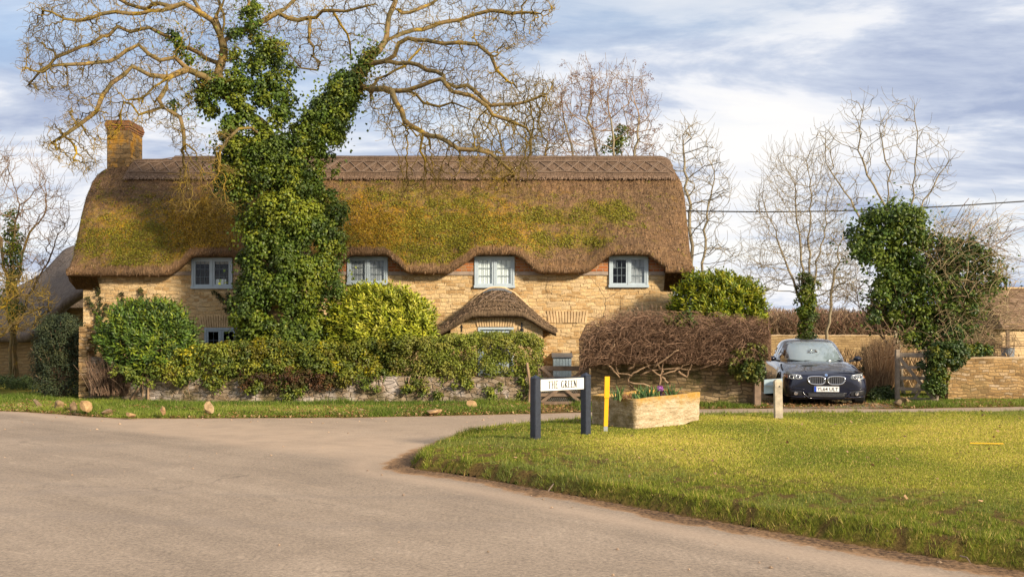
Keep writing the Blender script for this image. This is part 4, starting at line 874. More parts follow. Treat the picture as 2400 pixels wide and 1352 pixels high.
limb([(870, -20, .7), (830, -70, .8), (800, -120, .9)], nearest(925, -10)); limb([(990, -70, 1.0), (1060, -120, 1.3)], nearest(930, -60)); limb([(730, 130, -.2), (750, 145, -.3), (745, 165, -.4), (705, 160, -.4), (680, 130, -.4)], nearest(735, 125))
n_sk = len(sk.p)
CROWN = np.array([(38, 150), (60, 60), (70, -20), (200, -120), (420, -200), (700, -210), (950, -190), (1180, -120), (1290, -20), (1308, 20), (1290, 60), (1265, 100), (1200, 120), (1215, 170), (1310, 185), (1305, 240), (1275, 330), (1210, 410), (1150, 425), (1060, 380), (990, 372), (930, 345), (880, 300), (850, 240), (820, 150), (700, 170), (640, 100), (560, 110), (540, 190), (500, 200), (470, 195), (455, 235), (470, 330), (440, 400), (415, 350), (380, 300), (340, 300), (300, 300), (270, 330), (240, 360), (225, 420), (190, 415), (110, 360), (90, 335), (110, 290), (175, 255), (130, 235), (60, 215)])
Nn = 26000; q = np.c_[rng.uniform(30, 1320, Nn), rng.uniform(-215, 440, Nn)]; q = q[in_poly(q, CROWN)]
Pn = np.array(sk.p); sx_ = 1200 + Pn[:, 0] * F / Pn[:, 1]; sy_ = HZ - (Pn[:, 2] - CH) * F / Pn[:, 1]
dist = np.sqrt((q[:, None, 0] - sx_[None]) ** 2 + (q[:, None, 1] - sy_[None]) ** 2); j = dist.argmin(1); dm = dist.min(1)
keep = (rng.random(len(q)) < np.where(q[:, 1] < 0, .45, 1.0)) & (dm < 110); q = q[keep]; j = j[keep]; dm = dm[keep]
dep = Pn[j, 1] + rng.normal(0, .35, len(q)) + rng.normal(0, 1, len(q)) * np.clip(dm / 97, .2, 1.2) * .75
att = np.array([P(a, b_, c_) for (a, b_), c_ in zip(q, dep)])
okz = ~((att[:, 1] > 24.0) & (att[:, 2] < 3.4 + (att[:, 1] - 24.0) * 1.05)); att = att[okz][:12500]
for (xa, xb, ya, yb, cnt) in ((400, 560, 395, 500, 420), (930, 1260, 385, 465, 600), (420, 540, 300, 420, 200)):
    qq = np.c_[rng.uniform(xa, xb, cnt), rng.uniform(ya, yb, cnt)]; qq = qq[vn(qq, .03, 19, 2) > -.15]; att = np.concatenate([att, [P(a, b_, rng.uniform(21.0, 23.2)) for a, b_ in qq]])
colonise(sk, att, .10, 1.1, .12, 80, jit=.38, pull=(0, 0, -.04))
pipe_radii(sk, .0054, 2.12, 2.0); sk.r = [min(.34, a if a < .028 else .028 + (a - .028) * .42) for a in sk.r]
for i in range(len(T0)): sk.r[T0[i]] = max(sk.r[T0[i]], .40 - .004 * i)
add_twigs(sk, .85, 3, .24, .5, .05, maxpar=.012)
for i, v in enumerate(sk.r): sk.r[i] = max(v, .0034) * (1.12 if v > .02 else 1.0)
nzr = vn(np.array(sk.p), 2.6, 611, 3); sk.r = [a * (1 + .22 * b_) if a > .02 else a for a, b_ in zip(sk.r, nzr)]
skel_mesh('tree', sk, (M['bark'], M['twig']), big, thr=.035)
# ivy on trunk and lower limbs
ROWS = [(95, 612, 668), (120, 600, 682), (150, 575, 692), (185, 445, 690), (215, 440, 695), (250, 462, 700), (290, 470, 700), (325, 495, 745), (360, 510, 755), (395, 510, 745), (430, 500, 770), (465, 525, 798), (500, 535, 812), (540, 545, 818), (580, 550, 808), (620, 550, 795), (660, 548, 805), (700, 542, 780), (740, 540, 770), (780, 552, 775), (820, 545, 790), (860, 545, 800)]
cl_c = []; cl_r = []
for y in np.arange(100, 870, 12):
    a = np.interp(y, [r_[0] for r_ in ROWS], [r_[1] for r_ in ROWS]) + 12; b_ = np.interp(y, [r_[0] for r_ in ROWS], [r_[2] for r_ in ROWS]) - 12
    wob_ = 14 * vn(np.array([[y * .02, 3.]]), 1.0, 7)[0]; a += wob_; b_ -= 12 * vn(np.array([[y * .025, 9.]]), 1.0, 8)[0]
    for _ in range(int((b_ - a) / 25) + 1):
        u = rng.uniform(-1, 1); hwid = (b_ - a) / 2; depth = (.45 + .5 * (y > 330)) * math.sqrt(max(0, 1 - u * u)) ; sgn = 1 if rng.random() < .22 else -1
        cl_c.append(P((a + b_) / 2 + u * hwid, y + rng.uniform(-8, 8), TY + sgn * depth * rng.uniform(.55, 1.0) + (-.1 if y < 330 else 0))); cl_r.append(rng.uniform(.10, .29) * (.75 if y < 330 else 1))
for t in np.linspace(0, 1, 60):
    cx = np.interp(t, [0, .4, .75, 1], [735, 775, 822, 875]); cy = np.interp(t, [0, .4, .75, 1], [325, 265, 190, 118]); hwp = np.interp(t, [0, .35, .7, 1], [46, 38, 24, 6])
    for _ in range(4 if t < .8 else 2): cl_c.append(P(cx + rng.uniform(-1, 1) * hwp, cy + rng.uniform(-1, 1) * hwp * .8, TY - .3 + rng.uniform(-.35, .2))); cl_r.append(rng.uniform(.12, .24) * (1 if t < .75 else .6))
for px_, py_, s_, cnt in ((455, 200, 20, 5), (575, 130, 18, 6), (590, 80, 12, 5), (580, 40, 10, 4), (585, 10, 10, 3), (430, 120, 14, 4), (415, 95, 10, 3), (545, 75, 8, 2), (530, 190, 14, 5), (600, 180, 30, 8), (740, 400, 26, 6), (760, 380, 20, 4), (775, 690, 26, 12), (790, 665, 14, 5), (740, 740, 30, 14), (640, 760, 40, 10)):
    for _ in range(cnt): cl_c.append(P(px_ + rng.normal(0, s_), py_ + rng.normal(0, s_), TY - .2 + rng.normal(0, .25) + (-.45 if py_ > 380 else 0))); cl_r.append(rng.uniform(.08, .19))
cl_c = np.array(cl_c); cl_r = np.array(cl_r)
kk = vn(cl_c, .9, 301, 3) > np.where(cl_c[:, 2] > 6.2, -.30, -.36); cl_c = cl_c[kk]; cl_r = cl_r[kk]
IVY = [(.07, .12, .012), (.12, .165, .014), (.17, .20, .018), (.045, .075, .012), (.09, .135, .018)]
pa = [clump_leaves(cl_c, cl_r, 115, .075, .062, IVY, .35, .35, .5, .7)]
n_ = 7000; i = rng.integers(0, len(cl_c), n_); pa.append(leaf_arrays(cl_c[i] + rng.normal(0, .22, (n_, 3)), rng.normal(0, 1, (n_, 3)) + (0, -.8, .4), .08, .07, np.array(IVY)[rng.integers(0, 5, n_)] * rng.uniform(.7, 1.4, (n_, 1)), .7))
leaf_obj('ivy', pa, M['leaf'], big)
# ================================================================== WALLS, HEDGES, SHRUBS
def rubble_wall(name, pts, top, thick, matl, label, cat='wall', base=-.05, group=None, capmat=None, wob=.03):
    """pts: [(x, y)] front line; top: function(x) -> z; front and top really uneven"""
    pts = [np.array(p, float) for p in pts]; seg = []
    for a, b_ in zip(pts[:-1], pts[1:]):
        n_ = max(2, int(np.linalg.norm(b_ - a) / .07)); seg += [a + (b_ - a) * k / n_ for k in range(n_)]
    seg.append(pts[-1]); L = np.array(seg); t = nrm(np.gradient(L, axis=0)); nn = np.c_[t[:, 1], -t[:, 0]]; nn = np.where(nn[:, 1:] > 0, -nn, nn); tp = np.array([top(x) for x in L[:, 0]]) + .018 * vn(np.c_[L * 6], 1., 11)
    nz_ = 16; rows_ = []
    for k in range(nz_ + 1):
        f = k / nz_; z = base + (tp - base) * f; o_ = wob * vn(np.c_[L * 3.1, z * 8], 1., 13, 3) + (-.02 + .03 * (1 - f)); rows_.append(np.c_[L + nn * o_[:, None], z])
    bt = rows_[-1].copy(); bt[:, :2] += -nn * thick; bt[:, 2] -= .01; bb = bt.copy(); bb[:, 2] = base; md = (rows_[-1] + bt) / 2; md[:, 2] += .03 + .02 * vn(md * 4, 1., 15)
    rows_ += [md, bt, bb]; V = np.concatenate(rows_); fcs = grid_faces(len(rows_), len(L)); nR = len(rows_); nL = len(L)
    caps = [tuple([r_ * nL for r_ in range(nR)])[::-1], tuple([r_ * nL + nL - 1 for r_ in range(nR)])]
    c0 = V[[r_ * nL for r_ in range(nR)]]; V = np.concatenate([V, [c0.mean(0)], [V[[r_ * nL + nL - 1 for r_ in range(nR)]].mean(0)]]); k0 = nR * nL
    tri = []
    for e, ctr in ((0, k0), (nL - 1, k0 + 1)): tri += [(r_ * nL + e, ((r_ + 1) % nR) * nL + e, ctr) for r_ in range(nR)]
    o = mk(name, V, [fcs, np.array(tri)], [matl, capmat or matl], smooth=False, midx=np.r_[np.where(np.arange(len(fcs)) // (nL - 1) >= nz_, 1, 0), np.zeros(len(tri))])
    return tag(o, label, cat, group)
wl = G(198, 932); wr_ = G(1248, 948)
rubble_wall('garden_wall', [(PX(208, 22.7), 22.7), (-7.5, 22.2), (-4.5, 22.08), (-1.5, 22.03), (PX(1240, 21.95), 21.95)], lambda x: .62 + .42 * sm((-8.6 - x) / 1.1), .4, M['rubble'], 'low limewashed rubble wall below the ivy hedge and the cottage')
rubble_wall('boundary_wall', [(PX(1385, 22.0), 22.0), (3.6, 21.8), (PX(1766, 21.5), 21.5)], lambda x: .98, .42, M['rubble3'], 'dark mossy rubble wall under the brown twiggy hedge')
rubble_wall('end_wall', [(PX(2222, 22.9), 22.9), (11.6, 22.9), (13.2, 23.0), (16, 23.3)], lambda x: 1.02 + .02 * x * 0, .5, M['rubble2'], 'sunlit tan dry stone wall with smooth mortar top, right of the field gate', capmat=M['vous'], wob=.035)
# quoin pier at the house corner
mb = MB()
z = 0
for k in range(13):
    hh = .135; w_ = .20 + (.06 if k % 2 else 0) + rng.uniform(-.02, .02); mb.box(PX(196, 23.0), PX(196, 23.0) + w_, 22.72 + rng.uniform(-.015, .015), 23.15, z, z + hh - .008); z += hh
tag(mb.build('stone_pier', M['rubble2'], bevel=.012), 'tall narrow stone pier at the left end of the garden wall', 'pier')
rw = (lambda cx, cy, rx, ry: None)
def hedge_clumps(top, bot, x0, x1, Yf, Yb, step, rr, dens=1.0):
    """clumps over the front, top and body of a hedge; top/bot are functions of px"""
    C = []; r_ = []
    for x in np.arange(x0, x1, step):
        t, b_ = top(x), bot(x)
        for y in np.arange(t + 10, b_, step):
            C.append(P(x + rng.normal(0, step * .3), y + rng.normal(0, step * .3), Yf + .08 + .32 * vn(np.array([[x * .016, y * .02]]), 1., 3)[0] + rng.uniform(-.05, .12) + .05)); r_.append(rng.uniform(*rr))
        for Yk in np.arange(Yf + .25, Yb, .28): q = P(x, t + 12, Yf); C.append(np.array((q[0] * Yk / Yf, Yk, q[2] + rng.uniform(-.06, .06)))); r_.append(rng.uniform(*rr))
    return np.array(C), np.array(r_)
h1top = lambda x: np.interp(x, [355, 400, 480, 560, 640, 720, 800, 850, 900, 960, 1040, 1100, 1200, 1255, 1275], [850, 825, 812, 805, 800, 802, 806, 800, 795, 793, 790, 785, 782, 786, 805])
h1bot = lambda x: np.interp(x, [355, 420, 520, 600, 690, 780, 880, 960, 1080, 1180, 1275], [878, 886, 884, 896, 906, 898, 888, 894, 890, 896, 880])
C, r_ = hedge_clumps(h1top, h1bot, 362, 1268, 22.0, 23.1, 15, (.10, .19))
hx = 1200 + C[:, 0] * F / C[:, 1]
hedge = empty('ivy_hedge', (C[:, 0].mean(), 22.4, .6), 'long rounded green ivy hedge tumbling over the limewashed garden wall', 'hedge')
HP = [(0.111, 0.143, 0.018), (0.156, 0.182, 0.021), (0.195, 0.208, 0.023), (0.085, 0.117, 0.018)]
k1 = hx > 930
pa = [clump_leaves(C[~k1], r_[~k1], 85, .062, .046, HP + [(.14, .13, .012)], .4, .3, .45, .6), clump_leaves(C[k1], r_[k1] * .9, 110, .055, .036, [(0.150, 0.181, 0.022), (0.188, 0.213, 0.030), (0.237, 0.237, 0.044)], .35, .3, .5, .4)]
kb = (~k1) & (rng.random(len(C)) < .07); pa.append(clump_leaves(C[kb], r_[kb], 60, .08, .06, [(.30, .27, .012), (.22, .21, .015)], .3))
for px_, py_, n_ in ((430, 885, 10), (500, 895, 8), (600, 905, 10), (690, 925, 9), (870, 905, 5), (960, 905, 6), (1010, 925, 5), (1085, 905, 7), (1150, 915, 7), (1230, 900, 10), (1240, 925, 6), (300, 860, 8), (330, 890, 5)):
    q = np.array([P(px_ + rng.normal(0, 14), py_ + rng.normal(0, 10), 21.95) for _ in range(n_)]); pa.append(clump_leaves(q, np.full(n_, .10), 35, .065, .05, HP, .3, .2, .4, .9))
leaf_obj('foliage', pa, M['leaf'], hedge)
q = np.array([P(rng.uniform(560, 800) if rng.random() < .8 else rng.uniform(560, 1010), rng.uniform(872, 908) + rng.normal(0, 5), 21.95 + rng.uniform(-.05, .1)) for _ in range(60)])
leaf_obj('withered_leaves', [clump_leaves(q, np.full(len(q), .11), 60, .05, .04, [(.085, .04, .018), (.055, .03, .015), (.12, .06, .022), (.07, .06, .015)], .3, .1, .4, .8)], M['leafd'], hedge)
mb = MB()
for _ in range(14):
    x = rng.uniform(370, 1240); a = P(x, 880, 22.0); pts = [a]
    for k in range(4): pts.append(pts[-1] + (rng.normal(0, .05), rng.normal(0, .01), -rng.uniform(.06, .16)))
    mb.tube(pts, [.012, .010, .008, .006, .004], 4)
mb.tube([P(1240, 950, 21.75), P(1243, 905, 21.8), P(1235, 850, 21.9)], [.04, .035, .03], 7)
mb.build('stem', M['twig_b'], hedge)
# dry brown stalks at the left end of the garden wall
def stalks(n_, x0, x1, yb, yt, Y0, Y1, lean, cols, rr=(.003, .006), seg=3, curl=.12):
    B = np.array([P(rng.uniform(x0, x1), yb + rng.normal(0, 4), 1) * 0 for _ in range(0)]) if False else None
    Ys = rng.uniform(Y0, Y1, n_); xs = rng.uniform(x0, x1, n_); b_ = np.c_[(xs - 1200) * Ys / F, Ys, CH - (yb - HZ) * Ys / F + rng.uniform(-.03, .05, n_)]
    H = (yb - yt) * Y0 / F * rng.uniform(.55, 1.05, n_); d = nrm(np.c_[rng.normal(0, lean, n_), rng.normal(0, lean, n_), np.ones(n_)]); pts = [b_]
    for k in range(seg): d = nrm(d + rng.normal(0, curl, (n_, 3))); pts.append(pts[-1] + d * (H / seg)[:, None])
    PT = np.stack(pts, 1); rad = rng.uniform(*rr, n_)[:, None] * np.linspace(1, .4, seg + 1)[None]; return tubes_batch(PT, rad, cols)
def tubes_batch(PT, rad, cols, k=3):
    n_, m_, _ = PT.shape; T = nrm(np.gradient(PT, axis=1)); u = nrm(np.cross(T, np.array((.31, .53, .79)))); v = np.cross(T, u); ang = np.arange(k) * 2 * np.pi / k
    V = PT[:, :, None] + rad[:, :, None, None] * (u[:, :, None] * np.cos(ang)[:, None] + v[:, :, None] * np.sin(ang)[:, None]); base = (np.arange(n_) * m_ * k)[:, None, None]; r0 = (np.arange(m_ - 1) * k)[None, :, None]; a = np.arange(k)[None, None]; a2 = (a + 1) % k
    Fq = np.stack([base + r0 + a, base + r0 + a2, base + r0 + k + a2, base + r0 + k + a], -1).reshape(-1, 4); c_ = np.array(cols)[rng.integers(0, len(cols), n_)] * rng.uniform(.7, 1.3, (n_, 1))
    return V.reshape(-1, 3), Fq, np.repeat(c_, m_ * k, 0)
def multi(name, items, mat_, parent=None):
    V = []; Fq = []; Cc = []; b_ = 0
    for v, f, c_ in items: V.append(v); Fq.append(f + b_); Cc.append(c_); b_ += len(v)
    return mk(name, np.concatenate(V), np.concatenate(Fq), mat_, parent, col=np.concatenate(Cc), smooth=False)
o = multi('dry_stalks', [stalks(520, 212, 300, 925, 832, 22.35, 22.6, .18, [(.16, .095, .06), (.22, .15, .10), (.12, .07, .045)])], M['twig_r']); tag(o, 'dead brown stalks covering the wall between pier and laurel', 'dead plants')
# ---- laurels
def laurel(name, cx, cy, Yc, rx, ry, rz, n_sh, pal, label, leafL=.135, tip=(1.5, 1.35, .8), core=True, topbias=.35, yf=None):
    c0 = P(cx, cy, Yc); e = empty(name, (c0[0], c0[1], 0), label, 'shrub', 'glossy laurel shrubs'); d = nrm(rng.normal(0, 1, (n_sh, 3)) + (0, -.35, topbias)); k = rng.uniform(.62, 1.0, n_sh) ** .7
    lump = 1 + .30 * vn(d * 2.6, 1.0, int(cx), 3); B = c0 + d * np.array((rx, ry, rz)) * (k * lump)[:, None]; D = nrm(d * (.8, .8, .5) + (0, 0, .75) + rng.normal(0, .25, (n_sh, 3)))
    sh = vn(B, 1.5, 71, 3)[:, None]; out = shoot_leaves(B - D * .12, D, 11, rng.uniform(.18, .34, n_sh), leafL, leafL * .36, np.array(pal), tip)
    keepm = B[:, 2] > .15; leaf_obj('foliage', out, M['leaf'], e); mb = MB()
    for i in range(26): a = c0 + (rng.normal(0, rx * .15), rng.normal(0, .1), -rz); b_ = B[rng.integers(0, n_sh)]; mb.tube([(a[0], a[1], min(a[2], .1)), (a + b_) / 2 + rng.normal(0, .08, 3), b_], [.03, .018, .008], 5)
    mb.build('stem', M['twig_b'], e); return e
laurel('laurel_shrub', 345, 800, 22.55, 1.12, .62, .86, 1250, [(.065, .125, .025), (.09, .155, .025), (.15, .20, .02), (.055, .095, .03)], 'deep green laurel bush hanging over the garden wall by the house corner', leafL=.155)
laurel('laurel_shrub', 893, 762, 22.95, 1.26, .55, .86, 1500, [(0.220, 0.264, 0.024), (0.275, 0.308, 0.028), (0.341, 0.352, 0.055), (0.154, 0.198, 0.018)], 'yellow green laurel bush behind the ivy hedge, left of the porch', leafL=.17)
laurel('laurel_shrub', 1682, 735, 23.6, 1.1, .6, .95, 1300, [(.09, .14, .012), (.15, .19, .012), (.24, .25, .012)], 'bright laurel bush above the brown hedge by the house right end', leafL=.16)
# ---- brown twiggy hedge on the boundary wall with climbing stems
bh = empty('twiggy_hedge', (PX(1580, 21.8), 21.8, .9), 'brown leafless twiggy hedge domed over the dark mossy wall', 'hedge')
htop = lambda x: np.interp(x, [1358, 1375, 1420, 1500, 1600, 1700, 1780, 1806], [805, 768, 748, 738, 738, 742, 748, 765]); hbot = lambda x: np.interp(x, [1358, 1400, 1500, 1600, 1700, 1806], [868, 850, 846, 848, 850, 840])
items = []
for lay, (n_, Y0, Y1, colz) in enumerate(((5200, 21.15, 21.7, [(.17, .10, .06), (.24, .145, .09), (.12, .07, .04)]), (4200, 21.6, 22.5, [(.11, .06, .035), (.16, .085, .05)]), (2600, 22.3, 23.1, [(.13, .07, .045), (.2, .11, .07)]))):
    xs = rng.uniform(1366, 1800, n_); t = rng.random(n_) ** .8; ys = htop(xs) + (hbot(xs) - htop(xs)) * t; Ys = rng.uniform(Y0, Y1, n_) + .25 * (1 - t) ** 2; b_ = np.c_[(xs - 1200) * Ys / F, Ys, CH - (ys - HZ) * Ys / F]
    L_ = rng.uniform(.22, .5, n_); d = nrm(np.c_[rng.normal(0, .8, n_), rng.normal(-.35, .5, n_), rng.normal(.35, .45, n_)]); pts = [b_]
    for k in range(4): d = nrm(d + rng.normal(0, .28, (n_, 3)) + (0, 0, -.28)); pts.append(pts[-1] + d * (L_ / 4)[:, None])
    PT = np.stack(pts, 1); zmax = (CH - (htop(np.clip(1200 + PT[..., 0] * F / PT[..., 1], 1358, 1806)) - 6 - HZ) * PT[..., 1] / F); PT[..., 2] = np.minimum(PT[..., 2], zmax + .05 * rng.random(PT.shape[:2]))
    zmin = (CH - (hbot(np.clip(1200 + PT[..., 0] * F / PT[..., 1], 1358, 1806)) + 8 - HZ) * PT[..., 1] / F); PT[..., 2] = np.maximum(PT[..., 2], zmin + .10 * rng.random(PT.shape[:2])); xr_ = 1200 + PT[..., 0] * F / PT[..., 1]; PT[..., 0] = (np.clip(xr_, 1356 + 6 * rng.random(PT.shape[:2]), 1808 - 8 * rng.random(PT.shape[:2])) - 1200) * PT[..., 1] / F
    items.append(tubes_batch(PT, rng.uniform(.003, .0065, n_)[:, None] * np.linspace(1, .6, 5)[None], colz))
nw = 60; xs = rng.uniform(1385, 1560, nw); b_ = np.c_[(xs - 1200) * 21.6 / F, np.full(nw, 21.6), CH - (htop(xs) - HZ) * 21.6 / F]; d = nrm(np.c_[rng.normal(0, .35, nw), rng.normal(0, .2, nw), np.ones(nw)]); pts = [b_]
for k in range(4): d = nrm(d + rng.normal(0, .2, (nw, 3))); pts.append(pts[-1] + d * rng.uniform(.03, .08, (nw, 1)))
items.append(tubes_batch(np.stack(pts, 1), np.full((nw, 5), .0028), [(.28, .16, .10), (.34, .22, .14)]))
multi('twigs', items, M['twig_r'], bh)
C, r_ = hedge_clumps(lambda x: htop(x) + 24, lambda x: hbot(x) - 6, 1375, 1795, 21.7, 22.4, 17, (.10, .18))
leaf_obj('dead_leaves', [clump_leaves(C, r_, 26, .045, .03, [(.07, .04, .02), (.10, .06, .03), (.05, .045, .02)], .3)], M['leafd'], bh)
q = np.array([P(rng.uniform(1715, 1790), rng.uniform(815, 885), 21.2 + rng.uniform(-.05, .25)) for _ in range(48)] + [P(rng.normal(1600, 14), rng.normal(745, 8), 21.5) for _ in range(7)] + [P(rng.normal(1760, 18), rng.normal(865, 12), 21.1) for _ in range(10)])
leaf_obj('ivy', [clump_leaves(q, np.full(len(q), .12), 46, .075, .06, [(.06, .09, .015), (.10, .12, .018), (.16, .16, .03)], .3)], M['leaf'], bh)
mb = MB()
def vine(pts, r0): 
    w_ = [P(a, b_, 21.38 + c_) for a, b_, c_ in pts]; out = []
    for a, b_ in zip(w_[:-1], w_[1:]):
        for k in range(3): out.append(a + (b_ - a) * k / 3 + rng.normal(0, .012, 3))
    out.append(w_[-1]); mb.tube(out, list(np.linspace(r0, r0 * .6, len(out))), 6)
for v in ([(1545, 905, .02), (1548, 880, 0), (1552, 862, -.05), (1560, 840, .1)], [(1502, 925, .3), (1478, 905, .25), (1470, 890, .1), (1485, 872, 0), (1512, 862, 0), (1540, 850, .1)], [(1548, 882, 0), (1520, 862, -.03), (1510, 845, 0), (1500, 830, .1)], [(1550, 880, 0), (1580, 868, -.02), (1600, 858, 0), (1640, 838, .1)], [(1552, 870, -.02), (1535, 850, -.05), (1545, 835, 0)], [(1552, 885, 0), (1565, 895, .05), (1560, 900, .1)], [(1480, 880, .02), (1450, 875, .1), (1440, 850, .15)], [(1500, 880, .05), (1540, 865, 0), (1590, 862, 0), (1620, 866, .1)], [(1536, 926, .35), (1530, 910, .2), (1510, 900, .1), (1475, 895, .1)], [(1590, 870, .02), (1610, 885, .1), (1618, 860, .05), (1625, 845, .1)], [(1470, 868, 0), (1490, 850, -.05), (1500, 835, 0)], [(1420, 850, 0), (1440, 868, 0), (1452, 885, .1)], [(1530, 860, -.1), (1560, 842, -.2), (1592, 820, -.25)], [(1640, 865, .1), (1680, 850, 0), (1715, 832, -.05)], [(1420, 840, -.1), (1432, 822, -.2), (1440, 805, -.25)]): vine(v, .022 * rng.uniform(.8, 1.3))
mb.build('climbing_stem', M['twig_b'], bh, smooth=True)
# ---- climbing plants on the cottage wall (part of the cottage's wall planting: one climber)
def climber(lines, label, leafs=True, r0=.012):
    e = empty('wall_climber', P(lines[0][0][0], lines[0][0][1], HY - .05), label, 'climber'); mb = MB(); Cq = []
    for ln in lines:
        mb = MB(); w_ = [P(a, b_, HY - .05) for a, b_ in ln]; out = []
        for a, b_ in zip(w_[:-1], w_[1:]):
            n_ = max(2, int(np.linalg.norm(b_ - a) / .08)); 
            for k in range(n_): out.append(a + (b_ - a) * k / n_ + (rng.normal(0, .018), rng.normal(0, .006), rng.normal(0, .012)))
        out.append(w_[-1]); mb.tube(out, list(np.linspace(r0, r0 * .4, len(out))), 4); Cq += [q + (0, -.03, 0) for q in out for _ in range(2)]; mb.build('stem', M['twig_b'], e)
    if leafs: leaf_obj('foliage', [clump_leaves(np.array(Cq), np.full(len(Cq), .055), 11, .06, .045, [(.045, .06, .015), (.07, .08, .02), (.05, .05, .02)], .3)], M['leaf'], e)
climber([[(232, 745), (236, 700), (225, 660)], [(232, 745), (214, 712), (205, 700)], [(245, 740), (252, 715)], [(285, 720), (286, 690)], [(330, 705), (330, 678)], [(228, 740), (230, 780), (222, 830)], [(236, 760), (232, 800)]], 'thin dark ivy climbing the cottage wall near its left corner')
climber([[(560, 770), (545, 725), (520, 700), (500, 685)], [(540, 720), (535, 690)], [(552, 740), (530, 725)]], 'thin ivy stems on the cottage wall between the two left windows')
climber([[(1420, 745), (1425, 700), (1400, 660), (1385, 645)], [(1455, 745), (1460, 700), (1475, 680)], [(1425, 700), (1440, 690), (1480, 660)], [(1530, 740), (1520, 700), (1510, 680)], [(1455, 720), (1440, 735)], [(1285, 650), (1288, 700)], [(1480, 745), (1500, 700), (1530, 680)]], 'leafless climber stems on the cottage wall below the rightmost window', False, .008)
climber([[(790, 620), (812, 590), (845, 568)], [(780, 648), (800, 625), (830, 605)], [(775, 655), (815, 610)], [(800, 590), (815, 600)]], 'pale dead twigs arching beside the second upper window', False, .009)
# ---- dark holly-like shrub and bits at the left
C = []
for _ in range(250):
    y = rng.uniform(742, 925); hw = np.interp(y, [740, 780, 850, 930], [32, 52, 60, 56]); C.append(P(142 + rng.uniform(-hw, hw), y, 23.6 + rng.uniform(-.5, .4)))
C = np.array(C); sh = empty('dark_shrub', (C[:, 0].mean(), 23.6, 0), 'tall dark grey green shrub between the neighbouring barn and the pier', 'shrub')
leaf_obj('foliage', [clump_leaves(C, rng.uniform(.12, .22, len(C)), 75, .055, .028, [(.030, .045, .022), (.045, .060, .028), (.06, .07, .03), (.035, .05, .025)], .4, .2, .4, .1)], M['leafd'], sh)
mb = MB()
for _ in range(30): b_ = C[rng.integers(0, len(C))]; mb.tube([(PX(140, 23.6), 23.6, 0), ((b_[0] + PX(140, 23.6)) / 2, 23.55, b_[2] * .6), tuple(b_ + (rng.normal(0, .1), 0, .15))], [.03, .015, .006], 4)
mb.build('stem', M['twig_b'], sh)
q = np.array([P(rng.uniform(-40, 85), rng.uniform(888, 905), 27 + rng.uniform(-.6, .6)) for _ in range(46)])
lb = leaf_obj('low_bush', [clump_leaves(q, np.full(len(q), .17), 60, .06, .035, [(.035, .06, .02), (.05, .08, .02)], .3)], M['leafd']); tag(lb, 'low dark green bushes at the foot of the neighbouring barn wall', 'shrub')
# ================================================================== FAR LEFT COTTAGE
nb = empty('thatched_barn', (PX(40, 32), 32, 0), 'low grey thatched stone barn behind the bare tree at far left', 'barn')
by = 31.0; mb = MB(); mb.box(PX(-200, by), PX(84, by), by, by + 5, -.05, PZ(788, by) + .25); mb.build('wall', M['farstone'], nb)
mb = MB(); gx0, gx1 = PX(150, by + .6), PX(212, by + .6); mb.box(PX(84, by), gx1, by + .6, by + 5, -.05, 2.4); mb.build('wall', M['farstone'], nb)
nU_ = 60; us = np.linspace(0, 1, nU_); V_ = []
def nbtop(x): return np.interp(x, [-260, -60, 0, 70, 100, 150, 172, 215], [735, 715, 690, 655, 636, 582, 573, 573])
for v in np.linspace(0, 1, 24):
    xp = -260 + us * 480; yp_t = nbtop(xp) + 2; yb = np.interp(xp, [-260, 60, 88, 120, 150, 190, 225], [786, 786, 770, 735, 705, 680, 672]); Yd = 30.6 + v * 4.6; yy_ = yb + (yp_t - yb) * v
    V_.append(np.c_[(xp - 1200) * Yd / F, Yd, CH - (yy_ - HZ) * Yd / F + .10 * math.sin(math.pi * v)] if False else np.c_[(xp - 1200) * Yd / F, np.full(nU_, Yd), CH - (yy_ - HZ) * Yd / F + .10 * math.sin(math.pi * v)])
under = [V_[0] + (0, dy, dz_) for dy, dz_ in ((.9, .02), (.25, -.22), (.06, -.20), (.0, -.1))]; back = [V_[-1] + (0, 4.6 * t, -3.6 * t) for t in (.3, .6, 1)]
V_ = np.array(under + V_ + back); fl = V_.reshape(-1, 3); fl[:, 2] += .03 * vn(fl, 2, 5)
mk('thatch_roof', fl, grid_faces(len(V_), nU_), M['thatch_grey'], nb, smooth=True)
mb = MB(); mb.tube([P(74, 768, 30.4), P(82, 750, 30.45), P(98, 736, 30.5), P(118, 724, 30.6)], [.06, .08, .08, .06], 6); mb.build('lead_flashing', M['lead'], nb)
